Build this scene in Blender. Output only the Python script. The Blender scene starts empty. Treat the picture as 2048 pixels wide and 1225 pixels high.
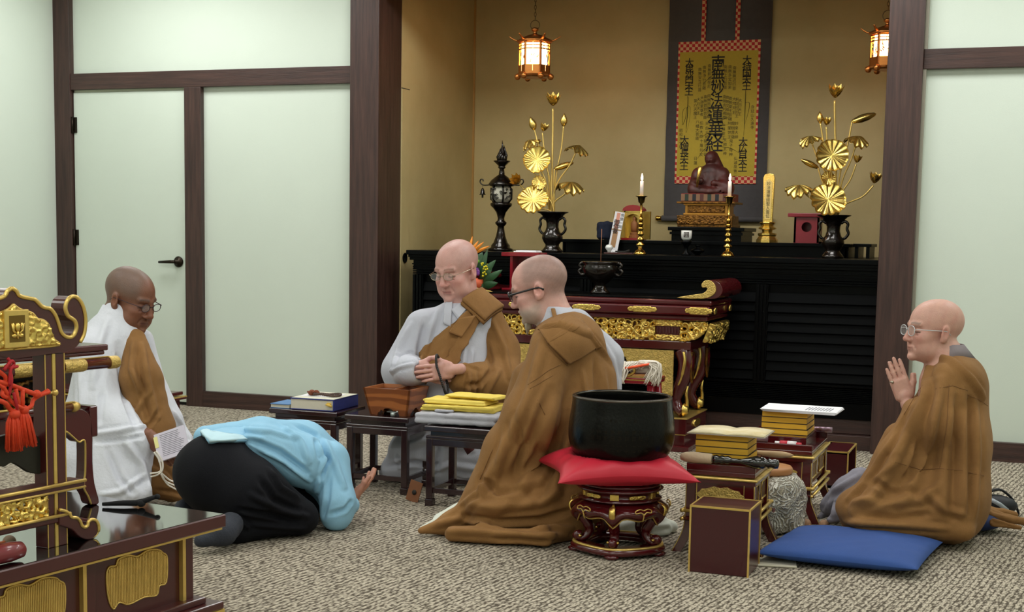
import bpy, math, random
import numpy as np
from mathutils import Vector, Matrix, Euler
from mathutils.bvhtree import BVHTree
from mathutils.kdtree import KDTree
PI = math.pi
random.seed(7)
rng = np.random.RandomState(5)
SC = bpy.context.scene
COL = SC.collection
# ---------------------------------------------------------------- camera, world, lights, exposure
CF, CCY, CYAW, CPIT, CROL, CH = 2777.9, 772.4, .3567, .1082, -.0174, 1.12
_c, _s = math.cos(CYAW), math.sin(CYAW)
cF = np.array([-math.cos(CPIT)*_s, math.cos(CPIT)*_c, -math.sin(CPIT)])
_R0 = np.array([_c, _s, 0.]); _D0 = np.cross(cF, _R0)
cR = math.cos(CROL)*_R0 + math.sin(CROL)*_D0
cD = -math.sin(CROL)*_R0 + math.cos(CROL)*_D0
cO = np.array([0, 0, CH])
cam_d = bpy.data.cameras.new('camera'); cam = bpy.data.objects.new('camera', cam_d); COL.objects.link(cam)
cam_d.sensor_fit = 'HORIZONTAL'; cam_d.sensor_width = 36; cam_d.lens = CF/2048*36
cam_d.shift_y = (CCY-612.5)/2048; cam_d.clip_start = .05; cam_d.clip_end = 60
_m = Matrix([[cR[i], -cD[i], -cF[i], cO[i]] for i in range(3)] + [[0, 0, 0, 1]])
cam.matrix_world = _m
SC.camera = cam
w = bpy.data.worlds.new('world'); SC.world = w; w.use_nodes = True
w.node_tree.nodes['Background'].inputs[0].default_value = (.8, .85, .9, 1)
w.node_tree.nodes['Background'].inputs[1].default_value = .15
vs = SC.view_settings; vs.view_transform = 'Standard'; vs.look = 'None'; vs.gamma = 1; vs.use_curve_mapping = False
vs.exposure = 0.0
SC.cycles.max_bounces = 6; SC.cycles.diffuse_bounces = 4; SC.cycles.use_denoising = True
SC.cycles.sample_clamp_indirect = 6
CEIL = 2.85
def troffer_light(x, y, e, sx=1.15, sy=.55):
    l = bpy.data.lights.new('ceiling_tube_light', 'AREA'); l.shape = 'RECTANGLE'; l.size = sx; l.size_y = sy
    l.energy = e; l.color = (.97, .985, 1.0)
    o = bpy.data.objects.new('ceiling_tube_light', l); COL.objects.link(o); o.location = (x, y, CEIL-.035)
    return o
TROFF = [(x, y) for y in (-.5, 1.8, 4.2, 6.7) for x in (-4.9, -3.0, -1.1, .8)]
for x, y in TROFF: troffer_light(x, y, 20 if y > 6 else 10)
# ---------------------------------------------------------------- projections used to lay things out at their real places
def ray(px, py): return (px-1024)/CF*cR + (py-CCY)/CF*cD + cF
def onY(px, py, Y): r = ray(px, py); return cO+r*(Y/r[1])
def onX(px, py, X): r = ray(px, py); return cO+r*(X/r[0])
def onZ(px, py, Z=0.): r = ray(px, py); return cO+r*((Z-CH)/r[2])
def V(px, py, z): return cO+ray(px, py)*z
def toview(p):
    v = np.asarray(p)-cO; z = v@cF; return v@cR/z*CF+1024, v@cD/z*CF+CCY, z
# ---------------------------------------------------------------- materials
MATS = {}
def lin(c):
    return tuple(((v/255)/12.92 if v/255 <= .04045 else ((v/255+.055)/1.055)**2.4) for v in c)
def mat(name, rgb, rough=.5, metal=0., coat=0., var=0., vscale=8., vstretch=(1, 1, 1), bump=0., bscale=60., bstretch=(1, 1, 1), rgb2=None, emit=None, sheen=0., spec=None, wave=None, attr=None, sub=0.):
    if name in MATS: return MATS[name]
    m = bpy.data.materials.new(name); m.use_nodes = True; nt = m.node_tree; N = nt.nodes; L = nt.links
    b = N['Principled BSDF']; c = lin(rgb)
    b.inputs['Base Color'].default_value = (*c, 1); b.inputs['Roughness'].default_value = rough; b.inputs['Metallic'].default_value = metal
    b.inputs['Coat Weight'].default_value = coat; b.inputs['Coat Roughness'].default_value = .06
    if sheen: b.inputs['Sheen Weight'].default_value = sheen; b.inputs['Sheen Roughness'].default_value = .5
    if spec is not None: b.inputs['Specular IOR Level'].default_value = spec
    if sub: b.inputs['Subsurface Weight'].default_value = sub; b.inputs['Subsurface Radius'].default_value = (.01, .004, .002); b.inputs['Subsurface Scale'].default_value = .5
    if emit: b.inputs['Emission Color'].default_value = (*lin(rgb), 1); b.inputs['Emission Strength'].default_value = emit
    tc = N.new('ShaderNodeTexCoord')
    def mapped(st):
        mp = N.new('ShaderNodeMapping'); mp.inputs['Scale'].default_value = st; L.new(tc.outputs['Object'], mp.inputs[0]); return mp.outputs[0]
    src = None
    if attr:
        a = N.new('ShaderNodeAttribute'); a.attribute_name = attr; src = a.outputs['Color']
        L.new(src, b.inputs['Base Color'])
    if var or rgb2:
        n = N.new('ShaderNodeTexNoise'); n.inputs['Scale'].default_value = vscale; n.inputs['Detail'].default_value = 6; n.inputs['Roughness'].default_value = .62
        L.new(mapped(vstretch), n.inputs['Vector'])
        mx = N.new('ShaderNodeMixRGB')
        rp = N.new('ShaderNodeValToRGB'); rp.color_ramp.elements[0].position = .33; rp.color_ramp.elements[1].position = .67
        fac = n.outputs['Fac']
        if wave:
            wv = N.new('ShaderNodeTexWave'); wv.wave_type = 'BANDS'; wv.bands_direction = wave[0]; wv.inputs['Scale'].default_value = wave[1]; wv.inputs['Distortion'].default_value = wave[2]
            wv.inputs['Detail'].default_value = 3; wv.inputs['Detail Scale'].default_value = wave[3]; L.new(mapped(vstretch), wv.inputs['Vector']); fac = wv.outputs['Fac']
        L.new(fac, rp.inputs[0]); L.new(rp.outputs[0], mx.inputs[0])
        if rgb2 is not None: c2 = lin(rgb2)
        else: c2 = tuple(v*(1-var) for v in c)
        if attr:
            mx.blend_type = 'MULTIPLY'; L.new(src, mx.inputs[1]); mx.inputs[2].default_value = (1-var,)*3+(1,)
        else:
            mx.inputs[1].default_value = (*c, 1); mx.inputs[2].default_value = (*c2, 1)
        L.new(mx.outputs[0], b.inputs['Base Color'])
        if emit and not attr: L.new(mx.outputs[0], b.inputs['Emission Color'])
    if bump:
        n2 = N.new('ShaderNodeTexNoise'); n2.inputs['Scale'].default_value = bscale; n2.inputs['Detail'].default_value = 4
        L.new(mapped(bstretch), n2.inputs['Vector'])
        bp = N.new('ShaderNodeBump'); bp.inputs['Strength'].default_value = bump; bp.inputs['Distance'].default_value = .01
        L.new(n2.outputs['Fac'], bp.inputs['Height']); L.new(bp.outputs[0], b.inputs['Normal'])
    MATS[name] = m
    return m
wood = lambda nm, st: mat(nm, (71, 47, 41), .42, rgb2=(46, 29, 26), vscale=6, vstretch=st, bump=.15, bscale=30, bstretch=st)
M_POSTZ = wood('rosewood vertical grain', (9, 9, .5))
M_POSTX = wood('rosewood horizontal grain', (.5, 9, 9))
M_POSTY = wood('rosewood depth grain', (9, .5, 9))
M_WALL = mat('off white wall covering', (206, 216, 204), .8, var=.05, vscale=.9, bump=.05, bscale=220)
M_GOLDWALL = mat('gold leaf wallpaper', (196, 178, 128), .55, metal=.12, rgb2=(178, 160, 110), vscale=1.6, bump=.06, bscale=150)
M_BLACK = mat('black lacquered wood', (5, 6, 7), .3, coat=.02, spec=.08)
M_BLACKMATTE = mat('satin black slats', (5, 6, 7), .45, spec=.05)
M_BRONZE = mat('dark patinated bronze', (34, 27, 22), .22, metal=.55, coat=.4, var=.4, vscale=14)
M_RED = mat('oxblood lacquer', (78, 15, 19), .2, coat=.4, var=.12, vscale=3)
M_REDB = mat('brown red lacquer', (72, 27, 26), .3, coat=.25, var=.12, vscale=3)
M_GOLD = mat('bright gold leaf', (238, 204, 112), .27, metal=.95, var=.15, vscale=40, bump=.12, bscale=220)
M_GOLDTRIM = mat('aged gold trim', (232, 198, 112), .34, metal=.65, var=.15, vscale=30)
M_GOLDENG = mat('engraved gold plate', (222, 190, 108), .38, metal=.7, var=.3, vscale=60, bump=.6, bscale=160)
M_GOLDDARK = mat('darkened gold carving', (150, 104, 44), .4, metal=.8, rgb2=(70, 44, 20), vscale=60, bump=.4, bscale=130)
M_BRASS = mat('polished brass', (212, 172, 84), .16, metal=1., var=.1, vscale=30)
M_STOOL = mat('dark mahogany stool wood', (42, 20, 24), .22, coat=.5, var=.25, vscale=10, vstretch=(1, 1, 4))
M_WHITEP = mat('white paper', (232, 232, 236), .8)
M_CREAM = mat('cream book pages', (214, 208, 190), .8, rgb2=(196, 188, 165), vscale=120, vstretch=(.1, .1, 4))
M_KESA = mat('ochre brown robe cloth', (150, 110, 66), .82, rgb2=(126, 90, 51), vscale=3.5, bump=.22, bscale=300, sheen=.04, spec=.2)
M_GREY = mat('light grey robe cloth', (188, 190, 202), .8, var=.1, vscale=5, bump=.18, bscale=260, sheen=.1)
M_WHITEC = mat('white brocade robe cloth', (216, 219, 229), .75, var=.07, vscale=9, bump=.22, bscale=90, sheen=.1)
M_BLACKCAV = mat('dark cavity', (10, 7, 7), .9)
M_INK = mat('black ink', (26, 22, 16), .7)
# ---------------------------------------------------------------- object helpers
WM = {}
def link(o, parent=None, loc=(0, 0, 0), rz=0., rot=None):
    COL.objects.link(o)
    e = rot if rot is not None else Euler((0, 0, rz))
    m = Matrix.Translation(Vector(loc)) @ (e.to_matrix().to_4x4() if hasattr(e, 'to_matrix') else e.to_4x4())
    o.location = loc; o.rotation_euler = e if isinstance(e, Euler) else e.to_euler()
    if parent is not None: o.parent = parent; m = WM[parent] @ m
    WM[o] = m
    return o
def tag(o, label, cat, group=None, kind=None):
    if label: o['label'] = label
    if cat: o['category'] = cat
    if group: o['group'] = group
    if kind: o['kind'] = kind
    return o
def thing(name, label, cat, loc=(0, 0, 0), rz=0., group=None, rot=None):
    o = bpy.data.objects.new(name, None); o.empty_display_size = .05
    link(o, None, tuple(float(v) for v in loc), rz, rot); return tag(o, label, cat, group)
class MB:
    def __init__(s): s.v = []; s.f = []; s.sm = []
    def raw(s, v, f, smooth=False, M=None):
        n = len(s.v)
        if M is not None: v = [tuple(M @ Vector(p)) for p in v]
        s.v += [tuple(map(float, p)) for p in v]; s.f += [tuple(i+n for i in q) for q in f]; s.sm += [smooth]*len(f); return s
    def bx(s, x0, x1, y0, y1, z0, z1, M=None, c=0.):
        if c <= 0:
            v = [(x, y, z) for z in (z0, z1) for y in (y0, y1) for x in (x0, x1)]
            return s.raw(v, [(0, 2, 3, 1), (4, 5, 7, 6), (0, 1, 5, 4), (2, 6, 7, 3), (0, 4, 6, 2), (1, 3, 7, 5)], M=M)
        c = min(c, (x1-x0)*.49, (y1-y0)*.49, (z1-z0)*.49)
        v = []; f = []
        idx = {}
        for sx in (0, 1):
            for sy in (0, 1):
                for sz in (0, 1):
                    X = (x0, x1)[sx]; Y = (y0, y1)[sy]; Z = (z0, z1)[sz]
                    ix = (x0+c, x1-c)[sx]; iy = (y0+c, y1-c)[sy]; iz = (z0+c, z1-c)[sz]
                    idx[sx, sy, sz] = len(v); v += [(X, iy, iz), (ix, Y, iz), (ix, iy, Z)]
        I = lambda a, k: idx[a]+k
        for sx in (0, 1):
            q = [I((sx, 0, 0), 0), I((sx, 1, 0), 0), I((sx, 1, 1), 0), I((sx, 0, 1), 0)]; f.append(q if sx else q[::-1])
            q = [I((0, sx, 0), 1), I((1, sx, 0), 1), I((1, sx, 1), 1), I((0, sx, 1), 1)]; f.append(q[::-1] if sx else q)
            q = [I((0, 0, sx), 2), I((1, 0, sx), 2), I((1, 1, sx), 2), I((0, 1, sx), 2)]; f.append(q if sx else q[::-1])
        for a in (0, 1):
            for b in (0, 1):
                flip = (a == b)
                q = [I((a, b, 0), 0), I((a, b, 0), 1), I((a, b, 1), 1), I((a, b, 1), 0)]; f.append(q if flip else q[::-1])
                q = [I((0, a, b), 1), I((0, a, b), 2), I((1, a, b), 2), I((1, a, b), 1)]; f.append(q if flip else q[::-1])
                q = [I((a, 0, b), 0), I((a, 0, b), 2), I((a, 1, b), 2), I((a, 1, b), 0)]; f.append(q[::-1] if flip else q)
        for k, i in idx.items():
            q = [i, i+1, i+2]; f.append(q if (sum(k) % 2) else q[::-1])
        return s.raw(v, f, M=M)
    def box(s, c, size, M=None, ch=0.):
        return s.bx(c[0]-size[0]/2, c[0]+size[0]/2, c[1]-size[1]/2, c[1]+size[1]/2, c[2]-size[2]/2, c[2]+size[2]/2, M, ch)
    def lathe(s, prof, seg=24, o=(0, 0, 0), M=None, smooth=True, sq=None):
        v = []; f = []
        for r, z in prof:
            for k in range(seg):
                a = 2*PI*(k+.5)/seg; rr = r
                if sq: rr = r*sq(a)
                v.append((o[0]+rr*math.cos(a), o[1]+rr*math.sin(a), o[2]+z))
        for i in range(len(prof)-1):
            for k in range(seg):
                j = (k+1) % seg; f.append((i*seg+k, i*seg+j, (i+1)*seg+j, (i+1)*seg+k))
        n = len(prof)
        f.append(tuple(range(seg))[::-1]); f.append(tuple((n-1)*seg+k for k in range(seg)))
        return s.raw(v, f, smooth, M)
    def tube(s, pts, r, seg=8, M=None, closed=False, flat=1.):
        P = [Vector(p) for p in pts]; n = len(P); rs = r if hasattr(r, '__len__') else [r]*n
        v = []; f = []; up = None
        for i in range(n):
            if closed: t = P[(i+1) % n]-P[i-1]
            else: t = P[min(i+1, n-1)]-P[max(i-1, 0)]
            t.normalize()
            if up is None:
                up = Vector((0, 0, 1)) if abs(t.z) < .9 else Vector((1, 0, 0))
            a = t.cross(up)
            if a.length < 1e-5: a = t.cross(Vector((0, 1, 0)))
            a.normalize(); b = a.cross(t); up = b
            for k in range(seg):
                th = 2*PI*k/seg; q = P[i]+(a*math.cos(th)+b*math.sin(th)*flat)*rs[i]; v.append(tuple(q))
        for i in range(n-1 if not closed else n):
            for k in range(seg):
                j = (k+1) % seg; i2 = (i+1) % n; f.append((i*seg+k, i2*seg+k, i2*seg+j, i*seg+j))
        if not closed: f.append(tuple(range(seg))); f.append(tuple((n-1)*seg+k for k in range(seg))[::-1])
        return s.raw(v, f, True, M)
    def prism(s, poly, d0, d1, plane='xz', M=None, smooth=False):
        n = len(poly)
        g = {'xz': lambda u, v, d: (u, d, v), 'yz': lambda u, v, d: (d, u, v), 'xy': lambda u, v, d: (u, v, d)}[plane]
        v = [g(a, b, d0) for a, b in poly]+[g(a, b, d1) for a, b in poly]
        f = [tuple(range(n)), tuple(range(2*n-1, n-1, -1))]+[(i, i+n, (i+1) % n+n, (i+1) % n) for i in range(n)]
        return s.raw(v, f, smooth, M)
    def sph(s, c, r, seg=12, rings=8, M=None):
        rr = r if hasattr(r, '__len__') else (r, r, r); v = [(c[0], c[1], c[2]-rr[2])]; f = []
        for i in range(1, rings):
            a = -PI/2+PI*i/rings
            for k in range(seg):
                b = 2*PI*k/seg; v.append((c[0]+rr[0]*math.cos(a)*math.cos(b), c[1]+rr[1]*math.cos(a)*math.sin(b), c[2]+rr[2]*math.sin(a)))
        v.append((c[0], c[1], c[2]+rr[2])); t = len(v)-1
        for k in range(seg):
            j = (k+1) % seg; f.append((0, 1+j, 1+k)); f.append((t, t-seg+k, t-seg+j))
            for i in range(rings-2): a = 1+i*seg; f.append((a+k, a+j, a+seg+j, a+seg+k))
        return s.raw(v, f, True, M)
def obj(name, mb, m, parent=None, label=None, loc=(0, 0, 0), rz=0., rot=None, world=False, kind=None, bevel=0.):
    me = bpy.data.meshes.new(name)
    v = mb.v
    if world and parent is not None:
        inv = WM[parent].inverted(); v = [tuple(inv @ Vector(p)) for p in v]
    me.from_pydata(v, [], mb.f)
    if any(mb.sm): me.polygons.foreach_set('use_smooth', mb.sm)
    me.materials.append(m); me.update()
    o = bpy.data.objects.new(name, me); link(o, parent, loc, rz, rot)
    if label: o['label'] = label
    if kind: o['kind'] = kind
    if bevel:
        b = o.modifiers.new('bevel', 'BEVEL'); b.width = bevel; b.segments = 2; b.limit_method = 'ANGLE'; b.angle_limit = math.radians(40)
    return o
def npobj(name, v, f, m, parent=None, cols=None, world=True, smooth=True, label=None):
    """mesh object from numpy arrays in world space"""
    if parent is not None and world:
        inv = np.array(WM[parent].inverted()); v = v@inv[:3, :3].T+inv[:3, 3]
    me = bpy.data.meshes.new(name)
    f = np.asarray(f); me.vertices.add(len(v)); me.vertices.foreach_set('co', v.astype(np.float32).ravel())
    k = f.shape[1]; me.loops.add(f.size); me.loops.foreach_set('vertex_index', f.astype(np.int32).ravel())
    me.polygons.add(len(f)); me.polygons.foreach_set('loop_start', np.arange(0, f.size, k, dtype=np.int32))
    try: me.polygons.foreach_set('loop_total', np.full(len(f), k, np.int32))
    except Exception: pass
    me.update(calc_edges=True); me.validate()
    if smooth: me.polygons.foreach_set('use_smooth', np.ones(len(me.polygons), bool))
    if cols is not None:
        a = me.color_attributes.new('Col', 'FLOAT_COLOR', 'POINT'); c4 = np.ones((len(v), 4), np.float32); c4[:, :3] = cols; a.data.foreach_set('color', c4.ravel())
    me.materials.append(m)
    o = bpy.data.objects.new(name, me); link(o, parent)
    if label: o['label'] = label
    return o
def dup(o, loc=None, rz=None, label=None, group=None, parent=None):
    c = o.copy(); COL.objects.link(c)
    if parent is not None: c.parent = parent; WM[c] = WM[parent] @ o.matrix_basis
    else:
        if loc is not None: c.location = loc
        if rz is not None: c.rotation_euler = (0, 0, rz)
        WM[c] = Matrix.Translation(c.location) @ c.rotation_euler.to_matrix().to_4x4()
    if label: c['label'] = label
    if group: c['group'] = group
    for ch in list(o.children): dup(ch, parent=c)
    return c
# ---------------------------------------------------------------- signed distance modelling
class SDF:
    def __init__(s, lo, hi, res):
        s.lo = np.array(lo, float); s.h = res; n = np.ceil((np.array(hi)-s.lo)/res).astype(int)+1
        s.F = np.full(n, 9., np.float32); s.n = n
    def _win(s, lo, hi, pad):
        a = np.maximum(((np.minimum(lo, hi)-pad-s.lo)/s.h).astype(int), 0); b = np.minimum(((np.maximum(lo, hi)+pad-s.lo)/s.h).astype(int)+2, s.n)
        if np.any(b <= a): return None
        sl = tuple(slice(a[i], b[i]) for i in range(3))
        ax = [s.lo[i]+np.arange(a[i], b[i], dtype=np.float32)*s.h for i in range(3)]
        return sl, ax[0][:, None, None].astype(np.float32), ax[1][None, :, None].astype(np.float32), ax[2][None, None, :].astype(np.float32)
    def _put(s, sl, d, k, op):
        A = s.F[sl]
        if op == 'add':
            if k > 0:
                hh = np.maximum(k-np.abs(A-d), 0)/k; s.F[sl] = np.minimum(A, d)-hh*hh*k*.25
            else: s.F[sl] = np.minimum(A, d)
        else:
            d = -d
            if k > 0:
                hh = np.maximum(k-np.abs(A-d), 0)/k; s.F[sl] = np.maximum(A, d)+hh*hh*k*.25
            else: s.F[sl] = np.maximum(A, d)
    def cap(s, a, b, ra, rb=None, k=.01, op='add'):
        rb = ra if rb is None else rb; a = np.array(a, np.float32); b = np.array(b, np.float32); R = max(ra, rb)+k+3*s.h
        w_ = s._win(np.minimum(a, b), np.maximum(a, b), R)
        if w_ is None: return s
        sl, X, Y, Z = w_; d = b-a; L2 = float(d@d)+1e-12
        t = np.clip(((X-a[0])*d[0]+(Y-a[1])*d[1]+(Z-a[2])*d[2])/L2, 0, 1)
        D = np.sqrt((X-a[0]-t*d[0])**2+(Y-a[1]-t*d[1])**2+(Z-a[2]-t*d[2])**2)-(ra+(rb-ra)*t)
        s._put(sl, D, k, op); return s
    def chain(s, pts, rs, k=.01, op='add'):
        for i in range(len(pts)-1): s.cap(pts[i], pts[i+1], rs[i], rs[i+1], k, op)
        return s
    def ell(s, c, r, R=None, k=.01, op='add'):
        c = np.array(c, np.float32); r = np.array(r, np.float32); pad = float(r.max())+k+3*s.h
        w_ = s._win(c, c, pad)
        if w_ is None: return s
        sl, X, Y, Z = w_; X = X-c[0]; Y = Y-c[1]; Z = Z-c[2]
        if R is None: x, y, z = X, Y, Z
        else:
            R = np.asarray(R, np.float32); x = X*R[0, 0]+Y*R[1, 0]+Z*R[2, 0]; y = X*R[0, 1]+Y*R[1, 1]+Z*R[2, 1]; z = X*R[0, 2]+Y*R[1, 2]+Z*R[2, 2]
        k0 = np.sqrt((x/r[0])**2+(y/r[1])**2+(z/r[2])**2); k1 = np.sqrt((x/r[0]**2)**2+(y/r[1]**2)**2+(z/r[2]**2)**2)+1e-6
        s._put(sl, k0*(k0-1)/k1, k, op); return s
    def rbox(s, c, hs, R=None, rd=.01, k=.01, op='add'):
        c = np.array(c, np.float32); hs = np.array(hs, np.float32); pad = float(np.linalg.norm(hs))+k+3*s.h
        w_ = s._win(c, c, pad)
        if w_ is None: return s
        sl, X, Y, Z = w_; X = X-c[0]; Y = Y-c[1]; Z = Z-c[2]
        if R is None: x, y, z = X, Y, Z
        else:
            R = np.asarray(R, np.float32); x = X*R[0, 0]+Y*R[1, 0]+Z*R[2, 0]; y = X*R[0, 1]+Y*R[1, 1]+Z*R[2, 1]; z = X*R[0, 2]+Y*R[1, 2]+Z*R[2, 2]
        qx = np.abs(x)-hs[0]+rd; qy = np.abs(y)-hs[1]+rd; qz = np.abs(z)-hs[2]+rd
        D = np.sqrt(np.maximum(qx, 0)**2+np.maximum(qy, 0)**2+np.maximum(qz, 0)**2)+np.minimum(np.maximum(qx, np.maximum(qy, qz)), 0)-rd
        s._put(sl, D, k, op); return s
    def clipz(s, z0=0.):
        Z = s.lo[2]+np.arange(s.n[2])*s.h; s.F = np.maximum(s.F, (z0-Z)[None, None, :].astype(np.float32)); return s
    def mesh(s, smooth=1):
        F = s.F; F = np.pad(F, 1, constant_values=9.); S = F < 0; n = np.array(F.shape)
        c = np.zeros(n-1, np.uint8)
        for dx in (0, 1):
            for dy in (0, 1):
                for dz in (0, 1): c += S[dx:n[0]-1+dx, dy:n[1]-1+dy, dz:n[2]-1+dz]
        act = np.flatnonzero((c > 0) & (c < 8)); cs = n-1
        I = np.stack(np.unravel_index(act, cs), 1)
        idm = np.full(int(np.prod(cs)), -1, np.int32); idm[act] = np.arange(len(act), dtype=np.int32)
        acc = np.zeros((len(act), 3)); cnt = np.zeros(len(act))
        Ff = F.ravel(); st = np.array([n[1]*n[2], n[2], 1]); base = I@st
        for ax in range(3):
            o1, o2 = [a for a in range(3) if a != ax]
            for p in (0, 1):
                for q in (0, 1):
                    i0 = base+p*st[o1]+q*st[o2]; a = Ff[i0]; b = Ff[i0+st[ax]]; m = (a < 0) != (b < 0)
                    t = a[m]/(a[m]-b[m]); pt = np.zeros((m.sum(), 3)); pt[:, ax] = t; pt[:, o1] = p; pt[:, o2] = q
                    acc[m] += pt; cnt[m] += 1
        v = (I+acc/cnt[:, None]-1)*s.h+s.lo
        quads = []; cst = np.array([cs[1]*cs[2], cs[2], 1])
        for ax in range(3):
            o1, o2 = [(1, 2), (2, 0), (0, 1)][ax]
            m = (I[:, o1] > 0) & (I[:, o2] > 0)
            i0 = base[m]; a = Ff[i0] < 0; b = Ff[i0+st[ax]] < 0; e = a != b
            ci = act[m][e]; aa = a[e]
            q = np.stack([idm[ci], idm[ci-cst[o1]], idm[ci-cst[o1]-cst[o2]], idm[ci-cst[o2]]], 1)
            q[~aa] = q[~aa][:, ::-1]; quads.append(q)
        f = np.concatenate(quads); f = f[(f >= 0).all(1)]
        for _ in range(smooth): v = laplace(v, f, .5)
        return v, f
def laplace(v, f, w=.5):
    acc = np.zeros_like(v); cnt = np.zeros(len(v))
    for i in range(f.shape[1]):
        a = f[:, i]; b = f[:, (i+1) % f.shape[1]]
        for ax in range(3): acc[:, ax] += np.bincount(a, v[b, ax], len(v))+np.bincount(b, v[a, ax], len(v))
        cnt += np.bincount(a, minlength=len(v))+np.bincount(b, minlength=len(v))
    return v*(1-w)+w*acc/np.maximum(cnt, 1)[:, None]
def vnormals(v, f):
    n = np.cross(v[f[:, 1]]-v[f[:, 0]], v[f[:, 2]]-v[f[:, 0]]); out = np.zeros_like(v)
    for i in range(f.shape[1]):
        for ax in range(3): out[:, ax] += np.bincount(f[:, i], n[:, ax], len(v))
    return out/(np.linalg.norm(out, axis=1)[:, None]+1e-9)
def bvh_of(v, f): return BVHTree.FromPolygons([tuple(p) for p in v.tolist()], [tuple(q) for q in f.tolist()])
def hit(bvh, px, py):
    r = Vector(ray(px, py)).normalized(); h_ = bvh.ray_cast(Vector(cO), r)
    return (np.array(h_[0]), np.array(h_[1])) if h_[0] is not None else (None, None)
def folds(v, f, strokes, sides=1.6):
    """raise or sink cloth folds along lines lying on the cloth; each stroke = (points, height m, half width m[, crease])"""
    bv = bvh_of(v, f); N = vnormals(v, f); D = np.zeros(len(v))
    for st in strokes:
        pts, amp, wd = st[:3]
        P = []
        for i in range(len(pts)-1):
            n = max(2, int(math.hypot(pts[i+1][0]-pts[i][0], pts[i+1][1]-pts[i][1])/6))
            for k in range(n):
                t = k/n; a, _ = hit(bv, pts[i][0]*(1-t)+pts[i+1][0]*t, pts[i][1]*(1-t)+pts[i+1][1]*t)
                if a is not None: P.append((a, (i+t)/(len(pts)-1)))
        if len(P) < 2: continue
        A = np.array([p[0] for p in P]); T = np.array([p[1] for p in P])
        m = np.flatnonzero(((v > A.min(0)-wd*3) & (v < A.max(0)+wd*3)).all(1))
        if not len(m): continue
        q = v[m]; best = np.full(len(m), 9.); tb = np.zeros(len(m))
        for i in range(len(A)-1):
            d = A[i+1]-A[i]; L2 = d@d
            if L2 > .0036: continue
            t = np.clip(((q-A[i])@d)/(L2+1e-12), 0, 1); dd = np.linalg.norm(q-A[i]-t[:, None]*d, axis=1)
            u = dd < best; best[u] = dd[u]; tb[u] = (T[i]+(T[i+1]-T[i])*t)[u]
        taper = np.clip(np.minimum(tb, 1-tb)*5+.25, 0, 1)
        x = best/wd
        D[m] += amp*taper*(np.exp(-x**2*.9)-.35*np.exp(-((x-1.6)/.7)**2))
    return v+N*D[:, None]
def ripple(v, f, amp=.004, scale=9., seed=0, stretch=(1, 1, 1)):
    r = np.random.RandomState(seed); N = vnormals(v, f); d = np.zeros(len(v)); q = v*np.array(stretch)
    for i in range(7):
        k = r.normal(size=3)*scale*(1+.5*i); d += np.sin(q@k+r.rand()*6)/(1+.6*i)
    return v+N*(d*amp/2.2)[:, None]
def patch(bvh, corners, off=.004, thick=.006, nu=24, nv=24, edge=0., bow=0.):
    """a piece of cloth laid over a surface: corner quad (seen positions) draped on it, with thickness"""
    c = [np.array(p, float) for p in corners]; P = np.zeros((nv+1, nu+1, 3)); Nn = np.zeros_like(P); ok = np.zeros((nv+1, nu+1), bool)
    for j in range(nv+1):
        for i in range(nu+1):
            u, w_ = i/nu, j/nv
            if len(c) == 4: q = (c[0]*(1-u)+c[1]*u)*(1-w_)+(c[3]*(1-u)+c[2]*u)*w_
            a, n = hit(bvh, q[0], q[1])
            if a is not None: P[j, i] = a; Nn[j, i] = n; ok[j, i] = True
    if not ok.any(): return None
    idx = np.argwhere(ok); bad = np.argwhere(~ok)
    for b in bad:
        k = idx[np.argmin(((idx-b)**2).sum(1))]; P[tuple(b)] = P[tuple(k)]; Nn[tuple(b)] = Nn[tuple(k)]
    for _ in range(3):
        Nn[1:-1, 1:-1] = (Nn[1:-1, 1:-1]*2+Nn[:-2, 1:-1]+Nn[2:, 1:-1]+Nn[1:-1, :-2]+Nn[1:-1, 2:])
        P[1:-1, 1:-1] = (P[1:-1, 1:-1]*4+P[:-2, 1:-1]+P[2:, 1:-1]+P[1:-1, :-2]+P[1:-1, 2:])/8
    Nn /= np.linalg.norm(Nn, axis=2)[..., None]+1e-9
    top = P+Nn*(off+thick); bot = P+Nn*(off-.004)
    if bow: top += Nn*bow*np.sin(np.linspace(0, PI, nu+1))[None, :, None]
    n = (nu+1)*(nv+1); v = np.concatenate([top.reshape(-1, 3), bot.reshape(-1, 3)]); f = []
    g = lambda j, i: j*(nu+1)+i
    for j in range(nv):
        for i in range(nu):
            f.append((g(j, i), g(j+1, i), g(j+1, i+1), g(j, i+1))); f.append((n+g(j, i), n+g(j, i+1), n+g(j+1, i+1), n+g(j+1, i)))
    for i in range(nu):
        f.append((g(0, i), g(0, i+1), n+g(0, i+1), n+g(0, i))); f.append((g(nv, i+1), g(nv, i), n+g(nv, i), n+g(nv, i+1)))
    for j in range(nv):
        f.append((g(j+1, 0), g(j, 0), n+g(j, 0), n+g(j+1, 0))); f.append((g(j, nu), g(j+1, nu), n+g(j+1, nu), n+g(j, nu)))
    return v, np.array(f)
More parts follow.
